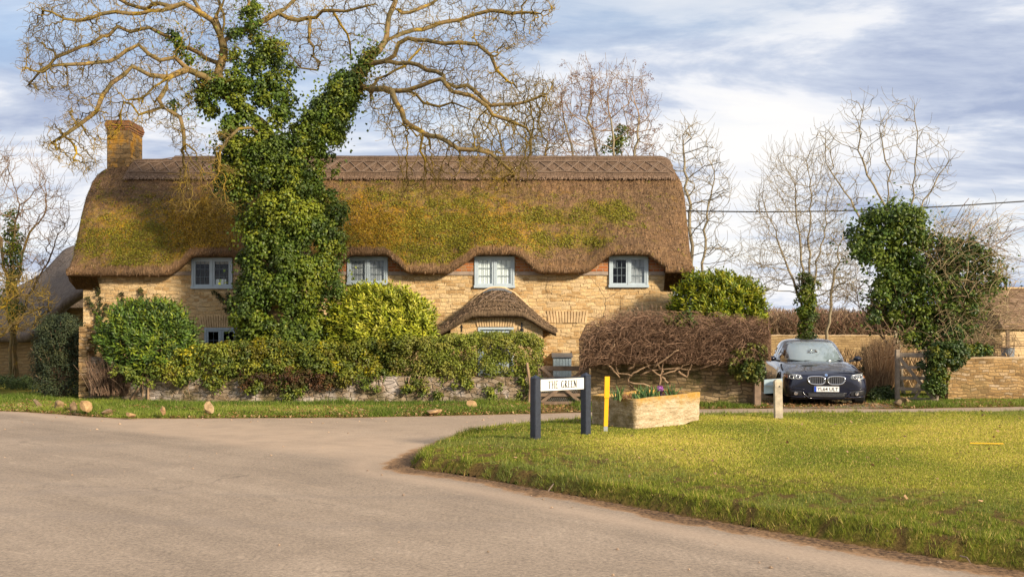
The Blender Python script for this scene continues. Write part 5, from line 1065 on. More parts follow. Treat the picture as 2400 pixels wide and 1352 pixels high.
# ================================================================== TREES BEHIND
def fit(sk, base, top, x0, x1):     # scale a grown tree to its real height and spread
    p_ = np.array(sk.p); Yb = base[1]; zt = CH - (top - HZ) * Yb / F; kz = zt / np.percentile(p_[:, 2], 99.2); l_, r_ = (x0 - 1200) * Yb / F - base[0], (x1 - 1200) * Yb / F - base[0]; dx = p_[:, 0] - base[0]; a, b = np.percentile(dx, 1.0), np.percentile(dx, 99.0)
    dx = np.where(dx < 0, dx * (l_ / min(a, -.3)), dx * (r_ / max(b, .3))); p_[:, 0] = base[0] + dx; p_[:, 2] *= kz; p_[:, 1] = base[1] + (p_[:, 1] - base[1]) * (abs(l_ / min(a, -.3)) + abs(r_ / max(b, .3))) / 2; sk.p = list(p_)
def wtree(name, base, label, specs, fitbox, thr=.03, mats=None, twf=.0, crown_extra=None, cat='tree', group='bare winter trees'):
    e = empty(name, (base[0], base[1], 0), label, cat, group); sk = Skel()
    for s_ in specs: winter_tree(sk, np.array(base, float) + s_.pop('off', (0, 0, 0)), **s_)
    if twf: add_twigs(sk, twf, 2, .5, .3, .15)
    fit(sk, base, *fitbox); sk.r = [max(x * .8, .005 + .00012 * max(0, base[1] - 20)) for x in sk.r]
    skel_mesh('tree', sk, mats or (M['twig_g'], M['twig_g']), e, thr); return e, sk
def ctree(name, base_px, Yd, label, poly, stems, n_att, step=.24, jit=.2, pull=.22, tip=.008, expo=2.3, maxr=.16, thr=.03, mats=None, twig=(.7, 3, .6), depth=1.6, split_y=None, hole=.0, seed=3):
    """winter tree grown into the crown outline the real tree has; stems are (px, py) paths"""
    b0 = P(base_px, 900, Yd); b0[2] = 0; e = empty(name, (b0[0], Yd, 0), label, 'tree', 'bare winter trees'); sk = Skel()
    for st_ in stems:
        dz_ = rng.normal(0, .4); q = sk.add(b0 + (rng.normal(0, .1), rng.normal(0, .1), 0), -1, 0); last_ = sk.p[q]
        for a_, c_ in st_:
            t_ = P(a_, c_, Yd + dz_ * sm((900 - c_) / 400)); n_ = max(1, int(np.linalg.norm(t_ - last_) / step))
            for k in range(1, n_ + 1): q = sk.add(last_ + (t_ - last_) * k / n_ + rng.normal(0, .03, 3), q, 0)
            last_ = t_
    poly = np.array(poly, float); lo_, hi_ = poly.min(0), poly.max(0); Q = rng.uniform(lo_, hi_, (n_att * 4, 2)); Q = Q[in_poly(Q, poly)]; Q = Q[vn(Q, .018, seed, 2) > -.5 + hole][:n_att]
    att_ = np.array([P(a_, c_, Yd + rng.normal(0, depth * .5)) for a_, c_ in Q]); colonise(sk, att_, step, step * 9, step * 1.15, 90, jit=jit, pull=(0, 0, pull)); pipe_radii(sk, tip, expo, maxr)
    add_twigs(sk, twig[0], twig[1], twig[2], .22, .35, maxpar=tip * 2.4); sk.r = [max(x, tip * .62) for x in sk.r]; skel_mesh('tree', sk, mats or (M['twig_g'], M['twig_g']), e, thr); return e, sk
e1, s1 = ctree('bare_tree', 1440, 37, 'wide bare tree with brown seed clusters rising behind the roof ridge', [(1275, 420), (1270, 330), (1300, 240), (1320, 170), (1360, 185), (1400, 160), (1450, 175), (1490, 175), (1525, 220), (1540, 280), (1530, 340), (1560, 380), (1540, 430)], [[(1430, 520), (1395, 330), (1375, 280)], [(1440, 520), (1440, 330), (1435, 280)], [(1450, 520), (1490, 350), (1500, 290)], [(1425, 540), (1350, 400), (1325, 290)]], 2300, step=.30, tip=.010, expo=2.5, mats=(M['twig_g'], M['twig_b']), twig=(.8, 3, .9))
pts = np.array(s1.p); rr_ = np.array(s1.r); cand_ = np.where((rr_ < .012) & (pts[:, 2] > 8))[0]; i = rng.choice(cand_, 330); C = pts[i] + rng.normal(0, .08, (len(i), 3))
leaf_obj('seed_clusters', [clump_leaves(C, np.full(len(C), .14), 16, .07, .025, [(.15, .06, .03), (.20, .10, .05)], .3, 0, .1, 1.0)], M['leafd'], e1)
q = np.array([P(rng.normal(1447, 9), rng.uniform(305, 362), 36.8) for _ in range(18)]); leaf_obj('ivy', [clump_leaves(q, rng.uniform(.12, .26, 18), 36, .10, .08, IVY, .3)], M['leaf'], e1)
e2, s2 = ctree('bare_tree', 1230, 36, 'yellowish bare tree with tangled twigs just behind the ridge, left of the seed-clustered tree', [(1060, 390), (1080, 300), (1120, 250), (1190, 200), (1250, 190), (1300, 210), (1320, 290), (1300, 400)], [[(1225, 520), (1180, 350)], [(1235, 520), (1245, 320)], [(1240, 520), (1285, 330)]], 1500, step=.30, jit=.35, pull=.1, tip=.010, expo=2.5, mats=(M['bark'], M['twig']), twig=(.8, 3, .7))
q = np.array([P(rng.normal(1243, 12), rng.uniform(325, 362), 35.8) for _ in range(14)]); leaf_obj('ivy', [clump_leaves(q, np.full(14, .2), 30, .09, .03, [(.16, .13, .03), (.12, .11, .03)], .3)], M['leafd'], e2)
ctree('bare_tree', 1632, 33, 'slender pale bare tree standing just right of the cottage gable', [(1545, 560), (1555, 400), (1565, 320), (1590, 275), (1640, 285), (1690, 350), (1720, 430), (1715, 500), (1740, 580), (1730, 640), (1690, 600), (1650, 600), (1600, 560)], [[(1628, 700), (1615, 500), (1605, 400), (1600, 320)], [(1636, 700), (1660, 500), (1675, 420)]], 1100, step=.27, tip=.009, expo=2.5)
e4, s4 = ctree('bare_tree', 1893, 29, 'tall bare tree with an ivy wrapped foot behind the parked car', [(1745, 600), (1755, 500), (1790, 420), (1810, 360), (1880, 365), (1930, 360), (1960, 400), (1985, 480), (1975, 560), (2000, 640), (2010, 720), (1950, 700), (1880, 640), (1830, 680), (1770, 730), (1740, 650)], [[(1888, 720), (1875, 560), (1860, 450)], [(1893, 720), (1898, 560), (1900, 420)], [(1896, 700), (1930, 560), (1940, 450)], [(1888, 740), (1835, 600), (1810, 520)]], 2300, step=.21, jit=.13, pull=.35, tip=.006, expo=2.5, maxr=.08, twig=(.95, 3, .75))
q = np.array([P(rng.normal(1892, 10), rng.uniform(640, 815), 28.8 + rng.normal(0, .15)) for _ in range(90)]); leaf_obj('ivy', [clump_leaves(q, rng.uniform(.07, .17, 90), 44, .08, .065, IVY, .3, .3, .5, .8)], M['leaf'], e4)
ctree('bare_tree', 1930, 30.5, 'thin pale leaning bare tree immediately right of the ivy footed tree', [(1900, 740), (1930, 640), (1940, 540), (1980, 520), (2010, 600), (2020, 690), (1990, 720), (1940, 710)], [[(1945, 720), (1965, 600), (1975, 540)]], 600, step=.22, tip=.007, maxr=.07)
ctree('bare_tree', 2110, 33, 'tallest bare tree with open upswept branches over the ivy covered bush', [(1890, 330), (1900, 300), (1960, 300), (1985, 230), (2030, 215), (2060, 250), (2140, 225), (2170, 290), (2210, 300), (2250, 360), (2230, 420), (2180, 520), (2080, 560), (2000, 500), (1950, 430), (1910, 400)], [[(2090, 560), (2070, 480), (2035, 410), (2010, 350), (2020, 260)], [(2092, 560), (2078, 480), (2085, 400), (2060, 300)], [(2110, 560), (2140, 460), (2150, 340), (2145, 260)], [(2112, 560), (2180, 450), (2225, 370)], [(2070, 600), (1990, 470), (1935, 380)]], 620, step=.30, jit=.18, pull=.3, tip=.0085, expo=2.45, maxr=.12, twig=(.6, 3, .6))
# brambly shrub + ivy clad small tree beside the drive
it_ = P(2205, 930, 24.6); it_[2] = 0; sk = Skel(); ivt = empty('ivy_covered_tree', it_, 'leaning small tree smothered in dark ivy and brown twigs beside the gate', 'tree')
for dx, dy, L_, ox in ((-.35, 0, 1.9, -.9), (-.2, 0, 2.0, -.75), (.05, 0, 2.0, 0), (.3, .1, 1.9, .2), (.55, 0, 1.7, .3)): winter_tree(sk, it_ + (ox, 0, 0), (dx, dy, 1), L_, .055, 3, .7, .1, 3, 5, .22, .5, .66)
sk.r = [max(x, .005) for x in sk.r]; skel_mesh('tree', sk, (M['woodpale'], M['twig_b']), ivt)
C = []; r_ = []
OUT = np.array([(1990, 545), (2040, 500), (2110, 478), (2165, 500), (2175, 560), (2230, 560), (2300, 580), (2355, 610), (2350, 660), (2300, 700), (2290, 740), (2260, 790), (2200, 815), (2120, 800), (2110, 760), (2040, 760), (2010, 735), (2050, 700), (2040, 660), (2000, 640), (2010, 600)])
while len(C) < 430:
    q = (rng.uniform(1985, 2355), rng.uniform(478, 815))
    if in_poly(np.array([q]), OUT)[0] and vn(np.array([q]), .02, 44, 3)[0] > -.36 - .2 * (q[1] > 680) and not (q[0] > 2290 and rng.random() < .55): C.append(P(q[0], q[1], 24.5 + rng.uniform(-.7, .7))); r_.append(rng.uniform(.12, .26))
n_ = 3500; ii_ = rng.integers(0, len(C), n_); Cn = np.array(C); loose = leaf_arrays(Cn[ii_] + rng.normal(0, .26, (n_, 3)), rng.normal(0, 1, (n_, 3)) + (0, -.8, .4), .09, .075, np.array([(.06, .11, .018), (.10, .15, .018), (.14, .18, .02)])[rng.integers(0, 3, n_)], .7)
leaf_obj('ivy', [loose, clump_leaves(np.array(C), np.array(r_), 48, .095, .08, [(.055, .10, .016), (.085, .13, .016), (.12, .16, .018), (.04, .07, .014)], .35, .3, .35, .8)], M['leaf'], ivt)
n_ = 1300; u = rng.uniform(0, 1, n_); b_ = np.c_[rng.uniform(PX(2170, 24), PX(2375, 24), n_), rng.uniform(23.6, 25.2, n_), rng.uniform(1.3, 4.3, n_)]; d = nrm(np.c_[rng.normal(.35, .6, n_), rng.normal(0, .4, n_), rng.normal(.45, .5, n_)]); pts = [b_]
for k in range(5): d = nrm(d + rng.normal(0, .2, (n_, 3)) + (0, 0, -.12)); pts.append(pts[-1] + d * rng.uniform(.08, .19, (n_, 1)))
multi('bramble_twigs', [tubes_batch(np.stack(pts, 1), rng.uniform(.003, .007, n_)[:, None] * np.linspace(1, .6, 6)[None], [(.30, .23, .12), (.38, .29, .16), (.22, .17, .09)])], M['twig_r'], ivt)
n_ = 16; b_ = np.c_[rng.uniform(PX(2230, 24), PX(2330, 24), n_), rng.uniform(23.6, 25.2, n_), rng.uniform(3.2, 4.2, n_)]; d = nrm(np.c_[rng.normal(.7, .25, n_), rng.normal(0, .2, n_), rng.normal(.8, .3, n_)]); pts = [b_]
for k in range(5): d = nrm(d + rng.normal(0, .1, (n_, 3)) + (0, 0, -.04)); pts.append(pts[-1] + d * rng.uniform(.18, .32, (n_, 1)))
multi('long_shoots', [tubes_batch(np.stack(pts, 1), np.full((n_, 6), .008), [(.20, .12, .07)])], M['twig_r'], ivt)
# gatepost ivy clump
q = np.array([P(rng.normal(2212, 26), rng.uniform(812, 860), 22.1 + rng.uniform(-.2, .2)) for _ in range(58)] + [P(rng.normal(2196, 10), rng.uniform(850, 925), 22.1 + rng.uniform(-.15, .15)) for _ in range(34)] + [P(rng.uniform(2230, 2330), rng.normal(820, 3), 23.2) for _ in range(16)])
gi = leaf_obj('ivy_clump', [clump_leaves(q, np.full(len(q), .13), 60, .08, .065, [(.04, .075, .014), (.07, .11, .016), (.15, .17, .015)], .35)], M['leaf']); tag(gi, 'thick ivy clump growing over the wall end by the open gate', 'ivy')
# reeds and low plants beside the car
o = multi('dry_reeds', [stalks(1500, 2042, 2088, 925, 790, 23.4, 24.1, .10, [(.30, .19, .10), (.38, .26, .15), (.22, .13, .07)], (.003, .007)), stalks(300, 2020, 2060, 930, 850, 23.4, 24.1, .2, [(.24, .15, .08)])], M['twig_r']); tag(o, 'clump of dry tan stems between the car and the open gate', 'dead plants')
q = np.array([P(rng.normal(2035, 12), rng.uniform(820, 875), 24.4) for _ in range(22)] + [P(rng.uniform(2035, 2098), rng.uniform(912, 938), 23.0 + rng.uniform(-.2, .2)) for _ in range(30)])
lb = leaf_obj('low_bush', [clump_leaves(q, np.full(len(q), .12), 50, .075, .05, [(.04, .065, .015), (.055, .08, .016)], .3)], M['leaf']); tag(lb, 'small dark leafy bush around the foot of the dry tan stems', 'shrub')
# far left tree
e6, s6 = ctree('bare_tree', 30, 29, 'bare tree with ivy on its trunk at the left edge of the picture', [(-80, 700), (-80, 400), (-40, 330), (10, 345), (60, 365), (110, 385), (150, 450), (172, 520), (165, 580), (120, 620), (90, 700), (30, 720)], [[(28, 700), (30, 560), (50, 480)], [(35, 700), (60, 560), (110, 500)], [(25, 700), (0, 560), (-20, 450)], [(40, 760), (90, 650), (130, 580)]], 2400, step=.21, jit=.25, pull=.15, tip=.0065, expo=2.4, maxr=.15, mats=(M['bark'], M['twig_b']))
q = np.array([P(rng.normal(30, 8), rng.uniform(500, 760), 28.8 + rng.normal(0, .15)) for _ in range(80)]); leaf_obj('ivy', [clump_leaves(q, np.full(80, .15), 36, .08, .065, IVY, .3, .3, .5, .8)], M['leaf'], e6)
wi, _s = ctree('golden_twig_shrub', -25, 25.5, 'golden brown drooping twigs in front of the grey thatched barn', [(-90, 650), (-20, 630), (60, 640), (115, 670), (130, 720), (95, 770), (30, 790), (-90, 800)], [[(-20, 800), (0, 720), (40, 690)], [(-30, 800), (-50, 700)], [(-15, 800), (60, 740), (90, 720)]], 1100, step=.14, jit=.45, pull=-.05, tip=.0055, expo=2.4, maxr=.05, mats=(M['bark'], M['twig']), twig=(.9, 3, .28))
wi['category'] = 'shrub'; del wi['group']
# ================================================================== SMALL OBJECTS
# ---- street name sign
l0 = G(1255, 1036, .17); r0 = G(1373, 1023, .18); gl_ = float(hgreen([l0[:2]])[0][0]); gr_ = float(hgreen([r0[:2]])[0][0]); ax = np.array((r0[0] - l0[0], r0[1] - l0[1], 0)); ang = math.atan2(ax[1], ax[0]); SLn = np.linalg.norm(ax)
sg = empty('street_sign', ((l0[0] + r0[0]) / 2, (l0[1] + r0[1]) / 2, gl_), 'white street name sign reading THE GREEN between two navy posts', 'sign')
Ms = Matrix.Translation((l0[0], l0[1], 0)) @ Matrix.Rotation(ang, 4, 'Z')
def sM(mb, name, m_, parent, **k): mb.v = [tuple(Ms @ Vector(v)) for v in mb.v]; return mb.build(name, m_, parent, **k)
pw = .052; zt1 = PZ(886, l0[1]); zt2 = PZ(880, r0[1])
for xx, zt in ((0, zt1), (SLn, zt2)):
    mb = MB(); mb.box(xx - pw, xx + pw, -pw, pw, 0, zt); po = sM(mb, 'post', M['navy'], sg, bevel=.006)
    mb = MB(); mb.add([(xx - pw - .003, -pw - .003, zt + .001), (xx + pw + .003, -pw - .003, zt + .001), (xx + pw + .003, pw + .003, zt + .001), (xx - pw - .003, pw + .003, zt + .001), (xx, 0, zt + .045)], [(0, 1, 4), (1, 2, 4), (2, 3, 4), (3, 0, 4), (3, 2, 1, 0)]); sM(mb, 'post_cap', M['navy'], po)
bz1 = PZ(889, l0[1]); bz0 = bz1 - .155; bl, br = pw + .006, SLn - pw - .006
mb = MB(); mb.box(bl, br, -.022, .012, bz0, bz1); bd = sM(mb, 'board', M['signwhite'], sg, bevel=.003)
mb = MB(); mb.box(bl, br, -.030, .02, bz1 + .001, bz1 + .014); sM(mb, 'top_trim', M['navy'], sg)
def glyph(ch, x, w_, h, z, t=.0105, th=.005):
    mb = MB(); s = .010
    def vbar(u, tt=.0115): mb.box(x + u - tt / 2, x + u + tt / 2, -.0262, -.0215, z, z + h)
    def hbar(v, a, b_, tt=.007): mb.box(x + a, x + b_, -.0266, -.0215, z + v - tt / 2, z + v + tt / 2)
    def ser(u, v, ww=.022): mb.box(x + u - ww / 2, x + u + ww / 2, -.0269, -.0215, z + v - .002, z + v + .002)
    def seg(a, b_, tt): 
        d = Vector((b_[0] - a[0], 0, b_[1] - a[1])); n_ = Vector((-d.z, 0, d.x)).normalized() * tt / 2; A_ = Vector((x + a[0], -.0272, z + a[1])); B_ = Vector((x + b_[0], -.0272, z + b_[1])); o_ = Vector((0, .005, 0))
        mb.add([A_ - n_, B_ - n_, B_ + n_, A_ + n_, A_ - n_ + o_, B_ - n_ + o_, B_ + n_ + o_, A_ + n_ + o_], [(0, 1, 2, 3), (0, 4, 5, 1), (2, 6, 7, 3), (1, 5, 6, 2), (0, 3, 7, 4)])
    if ch == 'T': vbar(w_ / 2); hbar(h - .003, 0, w_, .006); seg((0, h), (0, h - .014), .004); seg((w_, h), (w_, h - .014), .004); ser(w_ / 2, 0)
    if ch == 'H': vbar(.008); vbar(w_ - .008); hbar(h * .53, .008, w_ - .008); [ser(u, v) for u in (.008, w_ - .008) for v in (0, h)]
    if ch == 'E': vbar(.010); hbar(h - .003, .002, w_, .006); hbar(.003, .002, w_, .006); hbar(h * .53, .01, w_ * .85); seg((w_, h), (w_, h - .016), .004); seg((w_, 0), (w_, .018), .004)
    if ch == 'G':
        pts = [(w_ / 2 + (w_ / 2 - .004) * math.cos(a), h / 2 + (h / 2 - .002) * math.sin(a)) for a in np.linspace(.75, 5.9, 16)]
        for a, b_ in zip(pts[:-1], pts[1:]): seg(a, b_, 0.0075 + .0075 * max(0, 1 - ((a[0] + b_[0]) / 2) / (w_ * .5)))
        seg((w_ - .004, .004), (w_ - .004, h * .46), .008); ser(w_ - .006, h * .46, .024)
    if ch == 'R':
        vbar(.008); pts = [(.010 + (w_ - .020) * math.sin(a), h * .76 + (h * .24 - .003) * math.cos(a)) for a in np.linspace(0, math.pi, 9)]
        for a, b_ in zip(pts[:-1], pts[1:]): seg(a, b_, .009)
        seg((.014, h * .5), (w_, 0), .013); ser(.008, 0); ser(.004, h, .014); ser(w_, 0, .012)
    if ch == 'N': seg((.006, 0), (.006, h), .008); seg((w_ - .006, 0), (w_ - .006, h), .008); seg((.006, h), (w_ - .006, 0), .014); ser(.006, 0); ser(w_ - .006, h); ser(.002, h, .014)
    return mb
LH = .098; txt = [('T', .050), ('H', .052), ('E', .042), (' ', .035), ('G', .052), ('R', .046), ('E', .040), ('E', .040), ('N', .052)]; tw = sum(w_ for _, w_ in txt) + .014 * len(txt); sc_ = min(1.0, (br - bl - .12) / tw); x = bl + (br - bl - tw * sc_) / 2 + .01; zb_ = bz0 + (bz1 - bz0 - LH) / 2
letters = MB()
for ch, w_ in txt:
    if ch != ' ': g = glyph(ch, x, w_ * sc_, LH, zb_); letters.add(g.v, g.f)
    x += (w_ + .014) * sc_
sM(letters, 'lettering', M['black'], bd)
# ---- yellow marker post
p0 = G(1419, 1016, .18); mk_ = empty('marker_post', (p0[0], p0[1], .15), 'thin bright yellow marker post with a bare grey foot beside the stone trough', 'post'); h_ = PZ(882, p0[1])
def lean(mb, k=.03): mb.v = [(v[0] + (v[2] - .15) * k, v[1], v[2]) for v in mb.v]; return mb
x, y = p0[0], p0[1]; mb = MB(); mb.box(x - .030, x + .030, y - .012, y + .012, .285, h_ - .3); mb.box(x - .036, x + .036, y - .02, y + .014, h_ - .303, h_); lean(mb).build('yellow_post', M['yellow'], mk_, bevel=.003)
mb = MB(); mb.box(x - .028, x + .028, y - .010, y + .010, .08, .284); lean(mb).build('metal_foot', M['galv'], mk_)
# ---- stone trough
A0_ = G(1490, 1014, .16); A1_ = G(1647, 999, .17); A2_ = G(1379, 1001, .16)
e1_ = nrm((A1_ - A0_) * (1, 1, 0)); LL = np.linalg.norm((A1_ - A0_)[:2]); e2_ = np.array((-e1_[1], e1_[0], 0)); WW = 1.0
ctr = A0_ + e1_ * LL / 2 + e2_ * WW / 2; ctr[2] = 0; tr_ = empty('stone_trough', ctr, 'weathered pale stone trough with orange lichen standing on the green', 'trough')
nP = 220; ts_ = np.arange(nP) / nP * 2 * np.pi
def rrect(a, hx_, hy_, n_=7): c_, s_ = np.cos(a), np.sin(a); r_ = (np.abs(c_ / hx_) ** n_ + np.abs(s_ / hy_) ** n_) ** (-1 / n_); return np.c_[r_ * c_, r_ * s_]
per = rrect(ts_, LL / 2, WW / 2, 16); dd_ = np.r_[0, np.cumsum(np.linalg.norm(np.diff(np.r_[per, per[:1]], axis=0), axis=1))]; tt_ = np.interp(np.linspace(0, dd_[-1], nP, endpoint=False), dd_[:-1], ts_)
Zt = .64; lv = [(0.12 + (Zt - .12) * f, .965 + .035 * f, 0) for f in np.linspace(0, 1, 26)] + [(Zt + .008, .985, 0), (Zt + .01, .95, 0), (Zt + .008, .90, 0), (Zt - .01, .86, 0), (Zt - .05, .85, 0), (Zt - .12, .84, 0)]
rows_ = []
for z, s_, _ in lv:
    q = rrect(tt_, LL / 2 * (1 - (1 - s_) * .62), WW / 2 * s_, 16); W3 = ctr + q[:, :1] * e1_ + q[:, 1:] * e2_; W3[:, 2] = z; rows_.append(W3)
Vt = np.concatenate(rows_); nn_ = Vt - ctr; nn_[:, 2] = 0; nn_ = nrm(nn_)
Vt += nn_ * (.024 * vn(Vt, 2.2, 401, 3) + .012 * vn(Vt * (1, 1, 5), 7, 402, 3))[:, None]
topf = sm((Vt[:, 2] - .5) / .25); Vt[:, 2] += topf * (.030 * vn(Vt * (1, 1, 0), 3.0, 403, 3) - .045 * sm((((Vt - ctr) @ e1_) * -1 + .1) / 1.0) * 0)
u_ = (Vt - A0_) @ e1_; Vt[:, 2] += sm((u_ - .75) / .5) * .10 * sm((.3 - Vt[:, 2]) / .15) * (((Vt - ctr) @ e2_) < 0) + .05 * (u_ / LL)
m, n, b = mat('trough_stone'); p = wpos(n); s_ = n.nodes.new('ShaderNodeSeparateXYZ'); n.links.new(p, s_.inputs[0]); nm_ = n.nodes.new('ShaderNodeNewGeometry').outputs['Normal']
f1 = noise(n, vmul(n, p, (2.2, 2.2, 9)), 2.5, 6, .7); f2 = noise(n, p, 30, 5, .7); f3 = noise(n, p, 4.5, 6, .7)
c = ramp(n, f1, [(.32, (.33, .24, .13)), (.5, (.50, .38, .23)), (.66, (.64, .52, .35))]); c = mix(n, .7, c, ramp(n, f2, [(.3, .7), (.7, 1.2)]), 'MULTIPLY')
zz_ = mth(n, 'ADD', s_.outputs[2], mth(n, 'MULTIPLY', f3, .5)); c = mix(n, ramp(n, zz_, [(.76, 0.0), (.92, .9)]), c, mix(n, f2, (.50, .22, .01), (.40, .26, .05)))
dx_ = attr(n, 'algae', 'Fac'); c = mix(n, ramp(n, mth(n, 'ADD', dx_, mth(n, 'MULTIPLY', mth(n, 'SUBTRACT', f3, .5), 1.2)), [(.35, 0.0), (.75, .85)]), c, mix(n, f2, (.055, .042, .012), (.22, .15, .03)))
n.links.new(c, b.inputs['Base Color']); b.inputs['Roughness'].default_value = .95; bump(n, b, mth(n, 'ADD', f1, mth(n, 'ADD', f2, f3)), 1.0, .03)
al = sm((.18 - u_) / .3) * .9 * sm((Vt[:, 2] - .1) / .3 + .5)
trb = mk('basin', Vt, grid_faces(len(lv), nP, True), m, tr_, smooth=True, attrs={'algae': al})
q = rrect(tt_, LL / 2 * .93, WW / 2 * .86, 9); W3 = ctr + q[:, :1] * e1_ + q[:, 1:] * e2_; W3[:, 2] = Zt - .035 + .02 * vn(W3, 5, 5); mk('soil', np.r_[W3, [[ctr[0], ctr[1], Zt - .0]]], np.array([(i, (i + 1) % nP, nP) for i in range(nP)]), M['soil'], tr_)
def tuft(px_, w_, n_, hgt, cols, label, name='bulb_shoots', cat='plant', lean_=.25, off=.5, wd=.008):
    u = (PX(px_, 15.3) - A0_[0]) / e1_[0] * .8; bc = A0_ + e1_ * np.clip(u, .05, LL - .1) + e2_ * off; bc = P(px_, 930, A0_[1] + e1_[1] * u + off * .6); bc[2] = Zt - .02
    B = bc + np.c_[rng.normal(0, w_, n_), rng.normal(0, .06, n_), np.zeros(n_)]; d = nrm(np.c_[rng.normal(0, lean_, n_), rng.normal(0, lean_, n_), np.ones(n_)]); H = hgt * 1.5 * rng.uniform(.55, 1.1, n_); pts = [B]
    for k in range(3): d = nrm(d + rng.normal(0, .12, (n_, 3))); pts.append(pts[-1] + d * (H / 3)[:, None])
    o = multi(name, [tubes_batch(np.stack(pts, 1), np.full((n_, 1), wd) * np.array([[1, 1, .8, .25]]), cols)], M['leaf']); return tag(o, label, cat, 'plants growing in the stone trough'), bc
GR = [(.07, .15, .05), (.11, .20, .06), (.17, .24, .05)]
tuft(1449, .035, 26, .16, GR, 'thin green bulb shoots at the left end of the stone trough'); tuft(1465, .05, 90, .085, [(.34, .17, .07), (.25, .13, .06)], 'low reddish brown plant tuft inside the trough', 'brown_plant', wd=.004)
tuft(1490, .05, 30, .08, GR, 'short green shoots beside the reddish tuft in the trough'); tuft(1518, .07, 70, .14, GR, 'dense clump of green shoots left of the purple flower', wd=.009); tuft(1572, .035, 26, .15, GR, 'green shoots just right of the purple flower'); tuft(1600, .05, 70, .07, [(.42, .29, .15), (.32, .21, .10)], 'pale straw coloured tuft at the right end of the trough', 'straw_tuft', wd=.004)
fb = P(1546, 925, 15.45); fl_ = empty('purple_flower', (fb[0], fb[1], Zt - .06), 'round purple flower head growing in the stone trough', 'flower', 'plants growing in the stone trough')
M['purple'] = leafmat('petal', .6, .3); n_ = 170; d = nrm(rng.normal(0, 1, (n_, 3))); d[:, 2] = np.abs(d[:, 2]) * 1.1 - .3; c0 = np.array((fb[0], fb[1] - .03, PZ(911, 15.4))); leaf_obj('petals', [leaf_arrays(c0 + d * .062 * rng.uniform(.3, 1, (n_, 1)), d, .028, .024, np.array([(.42, .10, .45), (.55, .20, .60), (.28, .05, .30)])[rng.integers(0, 3, n_)])], M['purple'], fl_)
leaf_obj('leaves', [leaf_arrays(c0 + (0, 0, -.07) + rng.normal(0, .03, (60, 3)), rng.normal(0, 1, (60, 3)), .05, .03, np.full((60, 3), 1) * (.06, .03, .05))], M['leaf'], fl_); mb = MB(); mb.tube([(fb[0], fb[1], Zt - .08), tuple(c0)], .008, 5); mb.build('stem', M['twig_g'], fl_)
# ---- wooden post with a pale blue plate
p0 = G(1824, 985, .17); h_ = PZ(890, p0[1]); x, y = p0[0], p0[1]; pp = empty('plate_post', (x, y, .15), 'short weathered pale wooden post carrying a pale blue plate, in front of the car', 'post')
mb = MB(); hs = [0, .25, .5, .75, .97, 1]; 
for k in range(5):
    z0, z1 = .05 + (h_ - .05) * hs[k], .05 + (h_ - .05) * hs[k + 1]; 
mb.add([(x - .060, y - .05, .05), (x + .070, y - .055, .05), (x + .066, y + .05, .05), (x - .060, y + .05, .05), (x - .072, y - .045, h_ - .02), (x + .052, y - .05, h_ - .03), (x + .050, y + .045, h_ - .02), (x - .070, y + .05, h_ - .01), (x - .035, y - .03, h_ + .01), (x + .025, y - .03, h_ + .012), (x + .03, y + .03, h_ + .01), (x - .04, y + .03, h_ + .008)], [(0, 1, 5, 4), (1, 2, 6, 5), (2, 3, 7, 6), (3, 0, 4, 7), (4, 5, 9, 8), (5, 6, 10, 9), (6, 7, 11, 10), (7, 4, 8, 11), (8, 9, 10, 11)])
mb.build('post', M['woodpale'], pp, bevel=.006)
x0, x1, z0, z1 = PX(1795, y), PX(1836, y), PZ(922, y), PZ(888, y)
mb = MB(); mb.add([(x0, y + .12, z0 - .01), (x0 + .005, y + .12, z1 - .015), (x1, y + .055, z1 + .008), (x1, y + .055, z0 + .012), (x0, y + .13, z0 - .01), (x0 + .005, y + .13, z1 - .015), (x1, y + .065, z1 + .008), (x1, y + .065, z0 + .012)], [(0, 1, 2, 3), (7, 6, 5, 4), (0, 4, 5, 1), (1, 5, 6, 2), (2, 6, 7, 3), (3, 7, 4, 0)]); pl_ = mb.build('plate', M['plate_blue'], pp)
mb = MB(); mb.bar((x0 + .02, y + .105, (z0 + z1) / 2 + .0), (x - .05, y + .0, (z0 + z1) / 2 + .01), .012, .02); mb.build('bracket', M['galv'], pp)
mb = MB(); mb.disc((x + .01, y - .048, z0 + .12), (0, -1, 0), .011, .012, 10); mb.build('bolt', M['iron'], pp)
# ---- garden gate (closed) between hedge and dark wall
gy_ = 22.05; gx0, gx1 = PX(1262, gy_), PX(1368, gy_); gg = empty('garden_gate', ((gx0 + gx1) / 2, gy_, 0), 'weathered wooden five bar garden gate with crossed braces and wire mesh', 'gate')
def rail(y_, t=.075, d0=0, nm='rail'): mb = MB(); z = PZ(y_, gy_); mb.box(gx0 + .04, gx1 - .05, gy_ - .02 + d0, gy_ + .02 + d0, z - t / 2, z + t / 2); mb.build(nm, M['wood'], gg, bevel=.004)
for y_, t in ((863, .105), (894, .05), (925, .07), (944, .07)): rail(y_, t)
zb, zt = PZ(950, gy_), PZ(853, gy_)
for xx, w_ in ((gx0 + .02, .035), (gx1 - .03, .04)): mb = MB(); mb.box(xx - w_, xx + w_, gy_ - .035, gy_ + .035, zb, zt + .02); mb.build('stile', M['wood'], gg, bevel=.004)
for a, b_ in (((gx0 + .06, 860), (gx1 - .08, 942)), ((gx1 - .07, 872), (gx0 + .06, 942))): mb = MB(); mb.bar((a[0], gy_ - .04 - .02 * (a[0] > 0), PZ(a[1], gy_)), (b_[0], gy_ - .04 - .02 * (a[0] > 0), PZ(b_[1], gy_)), .03, .07); mb.build('brace', M['wood'], gg, bevel=.003)
mb = MB(); n_ = 20
